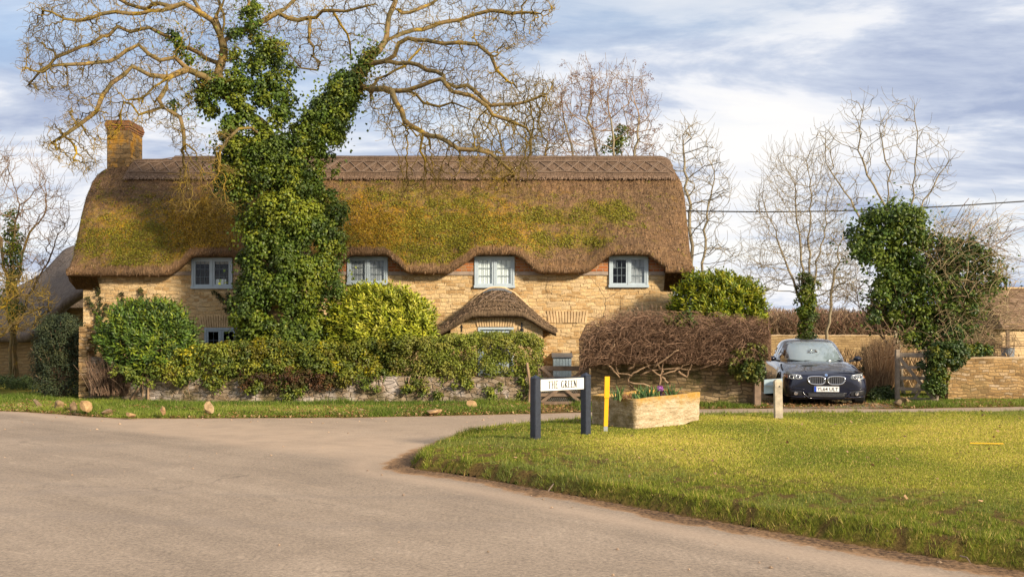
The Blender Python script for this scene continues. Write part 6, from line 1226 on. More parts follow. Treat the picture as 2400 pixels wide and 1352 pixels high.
for i in range(n_ * 2):
    a = gx0 + .06 + (gx1 - gx0 - .12) * i / n_ ; L_ = zt - zb - .06
    for s_ in (1, -1):
        x0_, x1_ = (a, a - L_ * .6) if s_ > 0 else (a - L_ * .6, a); lo, hi = gx0 + .05, gx1 - .06; t0, t1 = 0, 1
        if x1_ != x0_:
            ta, tb_ = (lo - x0_) / (x1_ - x0_), (hi - x0_) / (x1_ - x0_); t0, t1 = max(0, min(ta, tb_)), min(1, max(ta, tb_))
        if t1 > t0: mb.bar((x0_ + (x1_ - x0_) * t0, gy_ + .024, zb + L_ * t0 + .02), (x0_ + (x1_ - x0_) * t1, gy_ + .024, zb + L_ * t1 + .02), .0025)
mb.build('wire_mesh', M['galv'], gg)
def post(px_, Yp, y0, y1, w_, m_, label, name='gate_post', k=0): x = PX(px_, Yp); mb = MB(); mb.box(x - w_ / 2, x + w_ / 2, Yp - w_ / 2, Yp + w_ / 2, -.05, PZ(y1, Yp)); mb.v = [(v[0] + k * v[2], v[1], v[2]) for v in mb.v]; return tag(mb.build(name, m_, bevel=.012), label, 'post')
post(1374, 22.1, 950, 846, .12, M['wood'], 'dark wooden gate post against the brown twiggy hedge'); post(1774, 21.35, 950, 872, .15, M['wood'], 'weathered brown gate post at the wall end, left of the car')
# ---- field gate standing open right of the car
ga = G(2104, 945); gb_ = G(2192, 948); ga[1] = 22.7; ga[0] = PX(2103, 22.7); gb_ = np.array((PX(2196, 22.3), 22.3, 0.)); fg = empty('field_gate', ga, 'open grey wooden field gate with diagonal brace, half hidden by ivy', 'gate'); dv = nrm(gb_ - ga); GL = np.linalg.norm(gb_ - ga)
def gbar(nm, u0, z0, u1, z1, w_, t_=.03, o_=0): mb = MB(); nrm_ = np.array((dv[1], -dv[0], 0)); a = ga + dv * u0 + nrm_ * o_ + (0, 0, z0); b_ = ga + dv * u1 + nrm_ * o_ + (0, 0, z1); mb.bar(a, b_, t_, w_); mb.build(nm, M['woodgrey'], fg, bevel=.004)
mb = MB(); mb.box(ga[0] - .045, ga[0] + .045, ga[1] - .045, ga[1] + .045, .04, 1.22); mb.build('stile', M['woodgrey'], fg, bevel=.008); mb = MB(); mb.box(gb_[0] - .03, gb_[0] + .03, gb_[1] - .03, gb_[1] + .03, .03, 1.0); mb.build('stile', M['woodgrey'], fg, bevel=.008)
for z_, w_ in ((1.10, .10), (.82, .075), (.58, .075), (.33, .075), (.09, .09)): gbar('rail', .04, z_, GL - .03, z_, w_)
gbar('brace', .05, 1.04, GL - .02, .06, .075, .03, .033); gbar('brace', GL - .05, .8, .35, .1, .06, .025, -.03)
# ---- rocks edging the verge
m, n, b = mat('rock'); c = ramp(n, noise(n, wpos(n), 9, 6, .7), [(.3, (.12, .085, .05)), (.5, (.26, .19, .115)), (.7, (.38, .30, .20))]); n.links.new(mix(n, .8, c, attr(n, 'col'), 'MULTIPLY'), b.inputs['Base Color']); b.inputs['Roughness'].default_value = .95; bump(n, b, noise(n, wpos(n), 40, 5, .7), .8, .01); M['rock'] = m
def rock(px_, yb, w_px, h_px, tint, label, box=.5, lean_=0.0, seed=0):
    g = G(px_, yb); Yd = g[1]; z_ = float(hverge([g[:2]])[0][0]) if Yd > vedge(np.array([g[0]]))[0] else 0.0; g = G(px_, yb, z_); s_ = Yd / F; bm = bmesh.new(); bmesh.ops.create_icosphere(bm, subdivisions=4, radius=1); co = np.array([v.co[:] for v in bm.verts]); tri = np.array([[v.index for v in f.verts] for f in bm.faces]); bm.free()
    co = np.sign(co) * np.abs(co) ** (1 - box * .55); rs_ = np.random.default_rng(900 + seed)
    for _p in range(13): nn2 = nrm(rs_.normal(0, 1, 3)); t2 = rs_.uniform(.45, .85); dd2 = co @ nn2; co = co - np.clip(dd2 - t2, 0, None)[:, None] * nn2
    co = co / np.abs(co).max(0); co *= (1 + .16 * vn(co + seed * 3.1, 1.4, 500 + seed, 3))[:, None]; Q_ = co * (w_px * s_ / 2, w_px * s_ / 2.4, h_px * s_ / 2); Q_[:, 2] += h_px * s_ / 2 - .02; Q_[:, 0] += lean_ * Q_[:, 2]; a = seed * 1.3; Q_ = Q_ @ np.array(((1, 0, 0), (0, 1, 0), (0, 0, 1)))
    o = mk('rock', Q_ + g, tri, M['rock'], col=np.full((len(Q_), 3), 1.) * tint, smooth=False); tag(o, label, 'rock', 'rocks set along the verge')
rock(95, 955, 14, 22, (.55, .48, .42), 'small dark rock leaning left, leftmost of the verge rocks', .3, -.6, 1); rock(137, 960, 26, 25, (1.0, .85, .6), 'rounded tan rock, second from the left on the verge', .2, .1, 2); rock(173, 963, 22, 25, (.55, .45, .33), 'dull brown upright rock between the two tan rocks', .5, 0, 3); rock(201, 968, 27, 30, (1.25, 1.0, .65), 'large block shaped golden rock on the left verge', .9, -.12, 4)
rock(250, 969, 22, 13, (.9, .75, .6), 'low jagged rock just right of the golden block', .4, 0, 5); rock(306, 976, 24, 12, (1.35, 1.1, .75), 'flat pale rock half sunk in the left verge grass', .6, .2, 6); rock(384, 974, 15, 22, (1.2, .95, .65), 'small knobbly pale rock between the flat rock and the tall stone', .4, -.2, 7); rock(491, 970, 24, 31, (1.25, 1.15, .95), 'tall pale squared stone standing in the verge', .95, -.12, 8)
rock(1018, 968, 38, 12, (1.4, 1.15, .85), 'long flat pale slab lying near the lane edge', .8, 0, 9); rock(1110, 958, 26, 22, (1.25, 1.0, .7), 'rounded tan boulder near the garden gate', .4, -.3, 10); rock(848, 962, 30, 8, (.8, .75, .65), 'low grey rock half buried under the ivy hedge', .4, 0, 11); rock(2124, 946, 26, 18, (.75, .65, .45), 'mossy rock at the foot of the open field gate', .3, 0, 12); rock(2103, 950, 20, 18, (.35, .30, .25), 'dark rock left of the mossy one at the gate foot', .3, 0, 13)
# ---- yellow strip lying on the lawn and sticks
g = G(2312, 1047, .2); zg = float(hgreen([g[:2]])[0][0]) + .03; mb = MB(); mb.bar((g[0] - .19, g[1] + .03, zg), (g[0] + .19, g[1] - .03, zg), .035, .010); tag(mb.build('yellow_strip', M['yellow']), 'thin yellow strip lying flat on the lawn at the right', 'strip')
for (a, b_), lab in ((((2068, 1245), (2080, 1268)), 'short pale stick poking out of the turf edge at right'), (((2250, 1302), (2276, 1320)), 'curved pale twig lying in the mud at the lower right'), (((1285, 1150), (1300, 1130)), 'thin bent twig at the turf edge left of the trough')):
    A_ = G(*a, .08); B_ = G(*b_, .05); mb = MB(); mb.tube([A_, (A_ + B_) / 2 + (.01, 0, .015), B_], [.006, .005, .003], 5); tag(mb.build('stick', M['rod']), lab, 'stick')
# ---- distant wall, hedge, shed, fence, wire
fw = rubble_wall('far_wall', [(PX(1560, 40), 40), (PX(2160, 40), 40)], lambda x: 1.5, .4, M['farstone'], 'long plain tan wall across the field behind the car', capmat=M['vous'], wob=.02)
n_ = 26000; Yh = rng.uniform(58, 66, n_); xs = rng.uniform(1600, 2340, n_); top_ = 742 + 16 * vn(np.c_[xs * .012, xs * 0], 1., 71) + 6 * vn(np.c_[xs * .06, xs * 0], 1., 72) - 8 * (np.abs(xs - 2010) < 50); ys = top_ + (785 - top_) * rng.random(n_) ** 1.3
b0 = np.c_[(xs - 1200) * Yh / F, Yh, CH - (ys - HZ) * Yh / F - .3]; d = nrm(np.c_[rng.normal(0, .6, n_), rng.normal(0, .4, n_), np.abs(rng.normal(.9, .4, n_))]); pts = [b0, b0 + d * rng.uniform(.2, .6, (n_, 1))]; pts.append(pts[-1] + nrm(d + rng.normal(0, .3, (n_, 3))) * .3)
o = multi('far_hedge', [tubes_batch(np.stack(pts, 1), np.full((n_, 3), .013), [(.20, .11, .07), (.16, .10, .06), (.25, .17, .10)])], M['twig_r']); tag(o, 'distant bare reddish brown hedge on the horizon beyond the wall', 'hedge')
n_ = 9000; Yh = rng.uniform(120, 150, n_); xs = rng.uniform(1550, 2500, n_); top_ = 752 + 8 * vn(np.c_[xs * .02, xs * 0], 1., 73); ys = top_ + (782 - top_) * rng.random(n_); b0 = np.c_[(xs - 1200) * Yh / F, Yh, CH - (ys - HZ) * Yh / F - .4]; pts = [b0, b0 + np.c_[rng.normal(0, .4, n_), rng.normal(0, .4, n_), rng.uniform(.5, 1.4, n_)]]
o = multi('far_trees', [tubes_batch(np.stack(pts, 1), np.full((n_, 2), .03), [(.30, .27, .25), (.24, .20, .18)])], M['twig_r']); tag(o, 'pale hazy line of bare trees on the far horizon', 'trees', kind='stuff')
n_ = 5200; q = np.c_[rng.uniform(6.2, 14.5, n_), rng.uniform(27, 39, n_), np.zeros(n_)]; d = nrm(np.c_[rng.normal(0, .25, n_), rng.normal(0, .25, n_), np.ones(n_)]); L_ = rng.uniform(.25, .7, (n_, 1)) * (1 + .5 * (q[:, :1] > 9)); pts = [q, q + d * L_ * .5, q + d * L_ + rng.normal(0, .05, (n_, 3))]
o = multi('dry_grass', [tubes_batch(np.stack(pts, 1), np.full((n_, 3), .012), [(.36, .23, .11), (.28, .18, .09), (.42, .29, .15)])], M['twig_r']); tag(o, 'rough tan dry grass behind the car', 'grass', kind='stuff')
Ys = 44; sh = empty('stone_shed', (PX(2400, Ys), Ys, 0), 'small brown roofed stone outbuilding at the right edge', 'outbuilding'); x0 = PX(2352, Ys); mb = MB(); mb.box(x0, x0 + 4.5, Ys, Ys + 4, -.05, 2.0); mb.build('wall', M['farstone'], sh)
M['tile'] = stonemat('roof_tiles', [(.16, .10, .06), (.24, .15, .09), (.30, .20, .13)], (.09, .06, .04), .22, .10, bst=.6, dist=.01)
mb = MB(); zr = PZ(676, Ys + 2); mb.add([(x0 - .1, Ys - .15, 1.85), (x0 + 4.6, Ys - .15, 1.85), (x0 + 4.6, Ys + 2, zr), (x0 - .1, Ys + 2, zr), (x0 - .1, Ys + 4.15, 1.85), (x0 + 4.6, Ys + 4.15, 1.85), (x0 - .1, Ys - .15, 1.75), (x0 + 4.6, Ys - .15, 1.75), (x0 - .1, Ys + 4.15, 1.75), (x0 + 4.6, Ys + 4.15, 1.75)], [(0, 1, 2, 3), (3, 2, 5, 4), (0, 3, 4, 8, 6), (1, 7, 9, 5, 2), (6, 7, 1, 0), (8, 4, 5, 9), (6, 8, 9, 7)]); mb.build('roof', M['tile'], sh)
mb = MB(); mb.box(x0 - .12, x0 + .0, Ys + 1.9, Ys + 2.1, zr - .02, zr + .06); mb.box(x0, x0 + 4.6, Ys + 1.9, Ys + 2.1, zr - .02, zr + .06); mb.build('ridge_tiles', M['vous'], sh)
Yf = 34; M['fence'] = simple('fence_boards', (.52, .36, .19), .8, var=.2, scale=6, bmp=.3); x0 = PX(2345, Yf); fe = empty('board_fence', (x0, Yf, 0), 'pale new horizontal board fence panel beyond the sunlit wall', 'fence')
for k in range(9): mb = MB(); z = .62 + k * .115; mb.box(x0 + .27, x0 + 2.6, Yf + .01 * (k % 2), Yf + .04 + .01 * (k % 2), z, z + .105); mb.build('board', M['fence'], fe, bevel=.004)
mb = MB(); mb.box(x0 + .20, x0 + .30, Yf - .03, Yf + .08, 0, 1.68); mb.build('fence_post', M['wood'], fe); mb = MB(); mb.box(x0, x0 + .20, Yf, Yf + .05, .1, 1.62); mb.build('end_board', M['fence'], fe)
x = PX(2334, 33.5); mb = MB(); mb.box(x - .14, x + .14, 33.3, 33.6, 0, 1.55); tag(mb.build('stone_pillar', M['rubble3'], bevel=.02), 'grey stone pillar left of the pale board fence', 'pillar')
x = PX(2362, 30); mb = MB(); mb.tube([(x, 30, .6), (x, 30, .7), (x, 30, 1.12), (x, 30, 1.16)], [.14, .17, .19, .2], 18); tag(mb.build('dark_tub', M['lead']), 'dark grey round tub before the pale board fence', 'tub')
w0 = P(1200, 491, 30); pts = []
for k in range(60): t = k / 59; px_ = 1400 + 1500 * t; yy_ = np.interp(px_, [1400, 1620, 1800, 1950, 2100, 2250, 2400, 2900], [478, 495, 497, 495, 490, 482, 472, 425]); pts.append(P(px_, yy_, 30))
mb = MB(); mb.tube(pts, .020, 6); tag(mb.build('overhead_wire', M['iron'], smooth=True), 'dark overhead wire crossing the sky from the cottage to the right', 'wire')
# ================================================================== CAR
CX, CYY = PX(1937, 21.55), 21.55
HEAD = R(-8.5)
car = empty('parked_car', (CX, CYY, 0.0), 'dark navy saloon car parked nose out in the gravel driveway', 'car')
CM = Matrix.Translation((CX, CYY, 0.012)) @ Matrix.Rotation(HEAD, 4, 'Z')
m, n, b = mat('navy_car_paint'); b.inputs['Base Color'].default_value = (.004, .005, .018, 1); b.inputs['Metallic'].default_value = .0; b.inputs['Roughness'].default_value = .3; b.inputs['Specular IOR Level'].default_value = .3; b.inputs['Coat Weight'].default_value = 1.0; b.inputs['Coat Roughness'].default_value = .03; b.inputs['Coat IOR'].default_value = 1.5; M['paint'] = m
M['carglass'] = simple('car_glass', (.20, .25, .265), .04, var=.1, scale=3, coat=1.0, spec=1.0); M['sideglass'] = simple('side_glass', (.03, .03, .035), .05, coat=1.0, spec=.8)
M['chrome'] = simple('chrome', (.72, .73, .75), .12, metal=1.0, var=.02); M['trim'] = simple('black_trim', (.010, .010, .012), .4); M['slat'] = simple('grille_slat', (.22, .22, .23), .35, metal=.8)
M['lamp'] = simple('lamp_lens', (.16, .17, .17), .05, coat=1.0, spec=1.0); M['lampring'] = simple('lamp_ring', (.75, .76, .76), .2, metal=.6); M['amber'] = simple('amber_lens', (.45, .14, .03), .15, coat=1.0); M['tyre'] = simple('tyre', (.012, .012, .013), .85); M['rim'] = simple('alloy_rim', (.35, .35, .37), .3, metal=.9); M['white'] = simple('plate_white', (.75, .75, .73), .4, var=.03); M['eu'] = simple('plate_blue_band', (.01, .06, .42), .4); M['bluedot'] = simple('badge_blue', (.02, .15, .5), .3)
def baked(bm, name, m_, parent, sub=2, xf=CM):
    bmesh.ops.recalc_face_normals(bm, faces=bm.faces); me = bpy.data.meshes.new(name); bm.to_mesh(me); o = bpy.data.objects.new(name, me); COL.objects.link(o); md = o.modifiers.new('s', 'SUBSURF'); md.levels = sub; md.render_levels = sub
    dg = bpy.context.evaluated_depsgraph_get(); me2 = bpy.data.meshes.new_from_object(o.evaluated_get(dg)); bpy.data.objects.remove(o); bpy.data.meshes.remove(me)
    V = np.array([v.co[:] for v in me2.vertices]); fs = [tuple(p_.vertices) for p_ in me2.polygons]; bpy.data.meshes.remove(me2); tree = BVHTree.FromPolygons([Vector(v) for v in V], fs)
    Wv = np.array([(xf @ Vector(v))[:] for v in V]); o = mk(name, Wv, np.array(fs), m_, parent, smooth=True); return o, tree
# stations: y, then half-section points (x, z) from bottom centre to top centre
def stn(y, wb, wm, ws, wt, zb, zl, zm, zs, ze, zt): return (y, [(0, zb), (wb, zb), (wm * .985, zl), (wm, zm), (ws, zs), (wt, ze), (wt * .5, (ze * .35 + zt * .65)), (0, zt)])
ST = [stn(0.00, .52, .60, .56, .50, .20, .27, .42, .56, .60, .63), stn(.03, .70, .76, .70, .60, .17, .25, .44, .61, .66, .68), stn(.12, .80, .86, .80, .66, .16, .24, .46, .66, .71, .735), stn(.30, .85, .905, .85, .66, .16, .24, .48, .71, .755, .785),
      stn(.55, .87, .925, .87, .66, .16, .24, .50, .75, .80, .835), stn(1.0, .88, .93, .88, .66, .16, .25, .52, .81, .87, .90), stn(1.5, .88, .93, .87, .68, .16, .25, .54, .86, .93, .955), stn(2.2, .88, .93, .87, .7, .16, .25, .55, .89, .93, .95), stn(3.2, .88, .93, .87, .7, .16, .25, .56, .91, .94, .95), stn(4.0, .88, .93, .87, .7, .17, .25, .58, .94, .98, 1.0), stn(4.6, .86, .90, .84, .66, .2, .3, .60, .95, 1.01, 1.04), stn(4.85, .76, .82, .76, .6, .26, .36, .60, .9, .97, 1.0), stn(4.92, .62, .68, .62, .5, .32, .42, .6, .82, .88, .9)]
bm = bmesh.new(); rings = []
for y, pts in ST: full = [(x, z) for x, z in pts] + [(-x, z) for x, z in pts[-2:0:-1]]; rings.append([bm.verts.new((x, y, z)) for x, z in full])
for a, b_ in zip(rings[:-1], rings[1:]):
    for k in range(len(a)): bm.faces.new((a[k], a[(k + 1) % len(a)], b_[(k + 1) % len(a)], b_[k]))
for r_ in (rings[0], rings[-1]):
    nP_ = len(r_)      # cap: strips across
    h = nP_ // 2
    for k in range(h):
        a, b_, c_, d_ = r_[k], r_[k + 1], r_[(nP_ - k - 1) % nP_], r_[(nP_ - k) % nP_]
        vs = [];  [vs.append(v) for v in (a, b_, c_, d_) if v not in vs]
        if len(vs) >= 3: bm.faces.new(vs)
body, T1 = baked(bm, 'body', M['paint'], car); bm.free()
bm = bmesh.new(); rings = []
def plan(yf, yr, hw, z, n_=28, pw_=3.2):
    out = []
    for k in range(n_): a = 2 * math.pi * (k + .5) / n_; c_, s_ = math.cos(a), math.sin(a); r_ = (abs(c_) ** pw_ + abs(s_) ** pw_) ** (-1 / pw_); out.append(bm.verts.new((hw * r_ * c_, (yf + yr) / 2 + (yr - yf) / 2 * r_ * s_ , z + .0)))
    return out
for yf, yr, hw, z in ((1.42, 4.45, .80, .88), (1.5, 4.36, .79, .95), (1.82, 4.1, .735, 1.12), (2.16, 3.85, .665, 1.29), (2.40, 3.65, .60, 1.385), (2.62, 3.45, .50, 1.43), (2.85, 3.2, .28, 1.452)): rings.append(plan(yf, yr, hw, z))
for a, b_ in zip(rings[:-1], rings[1:]):
    for k in range(28): bm.faces.new((a[k], a[(k + 1) % 28], b_[(k + 1) % 28], b_[k]))
bm.faces.new(rings[-1])
cabin, T2 = baked(bm, 'roof', M['paint'], car, 2); bm.free()
def hit(T, o_, d_): q = T.ray_cast(Vector(o_), Vector(d_)); return q[0], q[1]
def fproj(x, z, off, T=None):
    best = None
    for t_ in ((T1, T2) if T is None else (T,)):
        h_, n_ = hit(t_, (x, -2, z), (0, 1, 0))
        if h_ is not None and (best is None or h_.y < best[0].y): best = (h_, n_)
    if best is None: return Vector((x, .5, z))
    return Vector((x, best[0].y - off, z))
def cpatch(name, poly, m_, parent, off=.006, T=None, rings_=5, sub_=4):
    poly = np.array(poly, float); c0 = poly.mean(0); pp_ = []
    for i in range(len(poly)):
        for k in range(sub_): pp_.append(poly[i] + (poly[(i + 1) % len(poly)] - poly[i]) * k / sub_)
    pp_ = np.array(pp_); V = [fproj(c0[0], c0[1], off, T)]; n_ = len(pp_)
    for r_ in range(1, rings_ + 1): V += [fproj(*(c0 + (q - c0) * r_ / rings_), off, T) for q in pp_]
    V += [v + Vector((0, off + .02, 0)) for v in V[-n_:]]
    tri = [(0, 1 + k, 1 + (k + 1) % n_) for k in range(n_)]; qd = [(1 + (r_) * n_ + k, 1 + (r_) * n_ + (k + 1) % n_, 1 + (r_ + 1) * n_ + (k + 1) % n_, 1 + (r_ + 1) * n_ + k) for r_ in range(rings_) for k in range(n_)]
    return mk(name, np.array([(CM @ v)[:] for v in V]), [np.array(tri), np.array(qd)], m_, parent, smooth=True)
def ctube(name, poly, r_, m_, parent, off=.008, closed=True, T=None):
    poly = [np.array(p_, float) for p_ in poly]; out = []
    n_ = len(poly)
    for i in range(n_ if closed else n_ - 1):
        for k in range(3): out.append(poly[i] + (poly[(i + 1) % n_] - poly[i]) * k / 3)
    out.append(poly[0] if closed else poly[-1]); mb = MB(); mb.tube([CM @ fproj(a, b_, off, T) for a, b_ in out], r_, 6); return mb.build(name, m_, parent, smooth=True)
def cmb(mb, name, m_, parent, **k): mb.v = [tuple(CM @ Vector(v)) for v in mb.v]; return mb.build(name, m_, parent, **k)
def rp(cx, cz, hw, hh, n_=24, pw_=3.5, skew=0.0, taper=0.0): 
    out = []
    for k in range(n_): a = 2 * math.pi * k / n_; c_, s_ = math.cos(a), math.sin(a); r_ = (abs(c_) ** pw_ + abs(s_) ** pw_) ** (-1 / pw_); u, v = r_ * c_, r_ * s_; out.append((cx + hw * (u * (1 + taper * v)) + skew * v * hw, cz + hh * v))
    return out
# grille kidneys
for s in (-1, 1):
    pk = rp(s * .205, .560, .175, .085, taper=.10, skew=s * .06); g_ = cpatch('grille', pk, M['trim'], car, .004); ctube('grille_surround', pk, .015, M['chrome'], g_, .012)
    mb = MB()
    for k in range(8):
        xx = s * .205 + (k - 3.5) * .039; a, b_ = fproj(xx, .56 - .07, .014), fproj(xx, .56 + .07, .014); mb.bar(a, b_, .008, .012, up=(1, 0, 0))
    cmb(mb, 'grille_slats', M['slat'], g_)
    # headlights
    hp = [(s * x, z) for x, z in ((.50, .600), (.52, .655), (.62, .680), (.76, .692), (.845, .700), (.872, .670), (.868, .625), (.80, .592), (.66, .578), (.54, .582))]; hl = cpatch('headlight', hp, M['lamp'], car, .008)
    for cx_ in (.60, .725):
        rg = rp(s * cx_, .632, .042, .040, 16, 2); ctube('lamp_ring', rg, .006, M['lampring'], hl, .016); cpatch('lamp_lens', rp(s * cx_, .632, .026, .025, 14, 2), M['sideglass'], hl, .013)
    cpatch('turn_signal', [(s * .80, .610), (s * .80, .665), (s * .855, .66), (s * .855, .625)], M['amber'], hl, .013)
    ctube('lamp_brow', [(s * .53, .662), (s * .63, .685), (s * .76, .698), (s * .84, .702)], .006, M['lampring'], hl, .012, closed=False)
    # lower corner intakes and fog lamps
    iv = cpatch('corner_intake', [(s * .50, .225), (s * .47, .31), (s * .56, .335), (s * .80, .345), (s * .82, .30), (s * .80, .235), (s * .66, .215)], M['trim'], car, .006)
    fl2 = cpatch('fog_lamp', rp(s * .64, .275, .042, .040, 16, 2), M['chrome'], iv, .02); ctube('fog_ring', rp(s * .64, .275, .046, .044, 16, 2), .006, M['trim'], iv, .02)
    ctube('bumper_crease', [(s * .46, .365), (s * .60, .375), (s * .82, .385)], .009, M['paint'], car, .008, closed=False); ctube('bumper_lip', [(s * .44, .205), (s * .60, .195), (s * .82, .215)], .016, M['paint'], car, .010, closed=False)
    # mirrors
    mb = MB(); mx_ = s * .96; mb.box(mx_ - .09, mx_ + .09, 1.62, 1.74, .93, 1.05); mo_ = cmb(mb, 'wing_mirror', M['paint'], car, bevel=.035, smooth=True); mb = MB(); mb.bar((s * .78, 1.68, .93), (s * .93, 1.68, .96), .07, .045); cmb(mb, 'mirror_arm', M['trim'], mo_)
    # wheels
    for yw in (.86, 3.83):
        w_ = MB(); w_.tube([(s * .70, yw, .335), (s * .715, yw, .335), (s * .90, yw, .335), (s * .918, yw, .335)], [.30, .335, .335, .30], 40); wh = cmb(w_, 'tyre', M['tyre'], car, smooth=False)
        r_ = MB(); r_.tube([(s * .90, yw, .335), (s * .925, yw, .335)], [.235, .235], 32)
        cmb(r_, 'wheel_rim', M['trim'], wh); r_ = MB()
        for k in range(5): a = k * 2 * math.pi / 5; r_.bar((s * .928, yw, .335), (s * .93, yw + .22 * math.cos(a), .335 + .22 * math.sin(a)), .05, .015, up=(1, 0, 0))
        r_.disc((s * .92, yw, .335), (s, 0, 0), .06, .02, 16); cmb(r_, 'wheel_spokes', M['rim'], wh)
        ar = MB(); pts = []
        for k in range(15):
            a = math.pi * (-.08 + 1.16 * k / 14); yq, zq = yw + .37 * math.cos(a), .335 + .37 * math.sin(a); h_, n_ = hit(T1, (s * 3, yq, max(zq, .25)), (-s, 0, 0)); pts.append((h_.x if h_ else s * .93, yq, max(zq, .2)))
        ar.tube(pts, .018, 6); cmb(ar, 'wheel_arch', M['trim'], car, smooth=True)
    # side windows and pillars (projected from the side)
    def sproj(y, z, off): h_, n_ = hit(T2, (s * 3, y, z), (-s, 0, 0)); return Vector(((h_.x if h_ else s * .6) + s * off, y, z))
    for a, nm in (([(1.95, .985), (2.62, 1.0), (2.62, 1.33), (2.45, 1.32), (2.2, 1.19)], 'front_side_window'), ([(2.68, 1.0), (3.42, 1.02), (3.75, 1.10), (3.45, 1.28), (3.15, 1.335), (2.68, 1.335)], 'rear_side_window')):
        c0 = np.mean(a, 0); V = [sproj(*c0, .005)]; q_ = []
        for i in range(len(a)):
            for k in range(4): q_.append(np.array(a[i]) + (np.array(a[(i + 1) % len(a)]) - np.array(a[i])) * k / 4)
        for r_ in (1, 2, 3): V += [sproj(*(c0 + (q - c0) * r_ / 3), .005) for q in q_]
        n_ = len(q_); mk(nm, np.array([(CM @ v)[:] for v in V]), [np.array([(0, 1 + k, 1 + (k + 1) % n_) for k in range(n_)]), np.array([(1 + r_ * n_ + k, 1 + r_ * n_ + (k + 1) % n_, 1 + (r_ + 1) * n_ + (k + 1) % n_, 1 + (r_ + 1) * n_ + k) for r_ in (0, 1) for k in range(n_)])], M['sideglass'], car, smooth=True)
# windscreen
wsp = [(-.735, .965), (-.62, .945), (-.3, .935), (0, .932), (.3, .935), (.62, .945), (.735, .965), (.665, 1.15), (.575, 1.325), (.50, 1.362), (.25, 1.376), (0, 1.380), (-.25, 1.376), (-.50, 1.362), (-.575, 1.325), (-.665, 1.15)]
cpatch('windscreen_surround', [(x * 1.03, z + (.012 if z > 1.2 else -.012)) for x, z in wsp], M['trim'], car, .004, T2, 8, 3); ws_ = cpatch('windscreen', wsp, M['carglass'], car, .010, T2, 8, 3)
mb = MB(); mb.bar(fproj(-.25, .95, .03, T2), fproj(.42, .965, .03, T2), .012, .012); mb.bar(fproj(.25, .95, .03, T2), fproj(.68, 1.0, .03, T2), .012, .012); cmb(mb, 'wiper', M['trim'], ws_)
# hood creases, plate, intake, badge
for s in (-1, 1):
    mb = MB(); pts = []
    for k in range(9):
        y = .18 + k * .15; x = s * (.40 + .17 * k / 8); h_, n_ = hit(T1, (x, y, 2), (0, 0, -1)); pts.append(h_ + Vector((0, 0, -.004)))
    mb.tube(pts, .010, 6); cmb(mb, 'bonnet_crease', M['paint'], car, smooth=True)
ctube('bonnet_edge', [(-.5, .672), (-.42, .668), (-.2, .662), (0, .660), (.2, .662), (.42, .668), (.5, .672)], .004, M['trim'], car, .0, closed=False)
pi_ = cpatch('lower_intake', [(-.38, .20), (-.43, .29), (-.36, .30), (0, .30), (.36, .30), (.43, .29), (.38, .20), (0, .185)], M['trim'], car, .008); mb = MB()
for k in range(3): mb.bar(fproj(-.38, .215 + k * .026, .014), fproj(.38, .215 + k * .026, .014), .008, .006)
cmb(mb, 'intake_bars', M['slat'], pi_)
ctube('intake_lip', [(-.50, .31), (-.44, .23), (-.36, .175), (0, .165), (.36, .175), (.44, .23), (.50, .31)], .014, M['paint'], car, .014, closed=False)
yp = fproj(.26, .385, 0).y - .02; yp = min(yp, fproj(0, .36, 0).y - .02)
mb = MB(); mb.box(-.26, .26, yp - .008, yp + .05, .318, .430); npl = cmb(mb, 'number_plate', M['white'], car); mb = MB(); mb.box(-.259, -.212, yp - .0105, yp - .008, .3195, .4285); cmb(mb, 'plate_band', M['eu'], npl)
fc_ = bpy.data.curves.new('t', 'FONT'); fc_.body = 'YL64 ULT'; fc_.size = .105; fc_.extrude = .0008; fc_.offset = .0016; fo = bpy.data.objects.new('t', fc_); COL.objects.link(fo); me = bpy.data.meshes.new_from_object(fo.evaluated_get(bpy.context.evaluated_depsgraph_get())); bpy.data.objects.remove(fo); bpy.data.curves.remove(fc_)
v_ = np.array([v.co[:] for v in me.vertices]); fs = [tuple(p_.vertices) for p_ in me.polygons]; bpy.data.meshes.remove(me); w0_, w1_ = v_[:, 0].min(), v_[:, 0].max(); h0_, h1_ = v_[:, 1].min(), v_[:, 1].max()
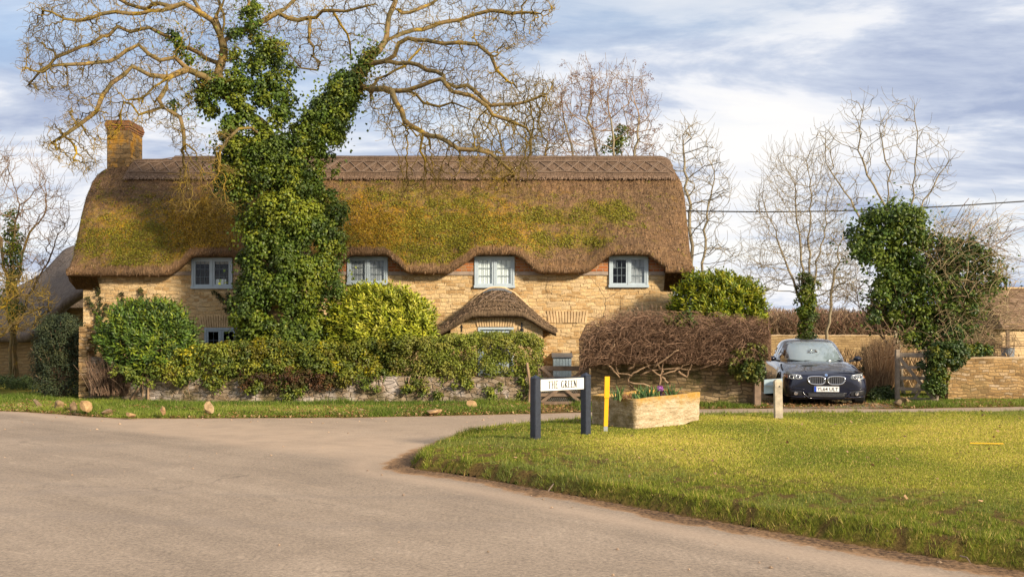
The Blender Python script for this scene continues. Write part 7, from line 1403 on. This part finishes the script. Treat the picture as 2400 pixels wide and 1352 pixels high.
mb = MB(); mb.add([(-.198 + (v[0] - w0_) / (w1_ - w0_) * .440, yp - .0105 - v[2] * 1.0, .336 + (v[1] - h0_) / (h1_ - h0_) * .078) for v in v_], fs); cmb(mb, 'plate_text', M['black'], npl)
bc_ = fproj(0, .672, .0); bc_.z = .672; mb = MB(); dn_ = Vector((0, -1, .55)).normalized(); mb.tube([bc_ - dn_ * .01, bc_ + dn_ * .010], .034, 20); bg_ = cmb(mb, 'round_badge', M['chrome'], car)
mb = MB(); ux = Vector((1, 0, 0)); uy = dn_.cross(ux).normalized() * -1; c1 = bc_ + dn_ * .0115
for a0 in (0, math.pi):
    mb.add([c1] + [c1 + (ux * math.cos(a0 + math.pi / 2 * k / 6) + uy * math.sin(a0 + math.pi / 2 * k / 6)) * .020 for k in range(7)], [(0, k, k + 1) for k in range(1, 7)])
cmb(mb, 'badge_quarters', M['bluedot'], bg_)
# dark underbody
mb = MB(); mb.box(-.70, .70, .35, 4.6, .13, .22); cmb(mb, 'underbody', M['trim'], car)
# driveway gravel sheet
gx = np.arange(4.9, 9.1, .12); gy = np.r_[np.arange(20.9, 30, .15), np.arange(30, 40, 1.0)]; X, Y = np.meshgrid(gx, gy); Q = np.c_[X.ravel(), Y.ravel()]
k0 = sm((Q[:, 0] - 5.2) / .3) * sm((8.7 - Q[:, 0]) / .4); zz_ = -.02 + .034 * k0 * sm((Q[:, 1] - 21.0) / .2) + .01 * vn(Q, 1.5, 7) * k0 + np.where(Q[:, 1] < 22, 0, 0)
m, n, b = mat('gravel_drive'); p = wpos(n); c = ramp(n, noise(n, p, 40, 4, .8), [(.3, (.10, .065, .04)), (.5, (.24, .165, .11)), (.7, (.40, .29, .2))]); c = mix(n, ramp(n, noise(n, p, 1.6, 5, .7), [(.45, 0.), (.6, .8)]), c, (.10, .11, .025)); n.links.new(c, b.inputs['Base Color']); b.inputs['Roughness'].default_value = 1; bump(n, b, noise(n, p, 60, 3, .7), 1., .01)
tag(mk('driveway', np.c_[Q, zz_], grid_faces(len(gy), len(gx)), m, smooth=True), kind='structure', label='brown gravel driveway under the parked car')
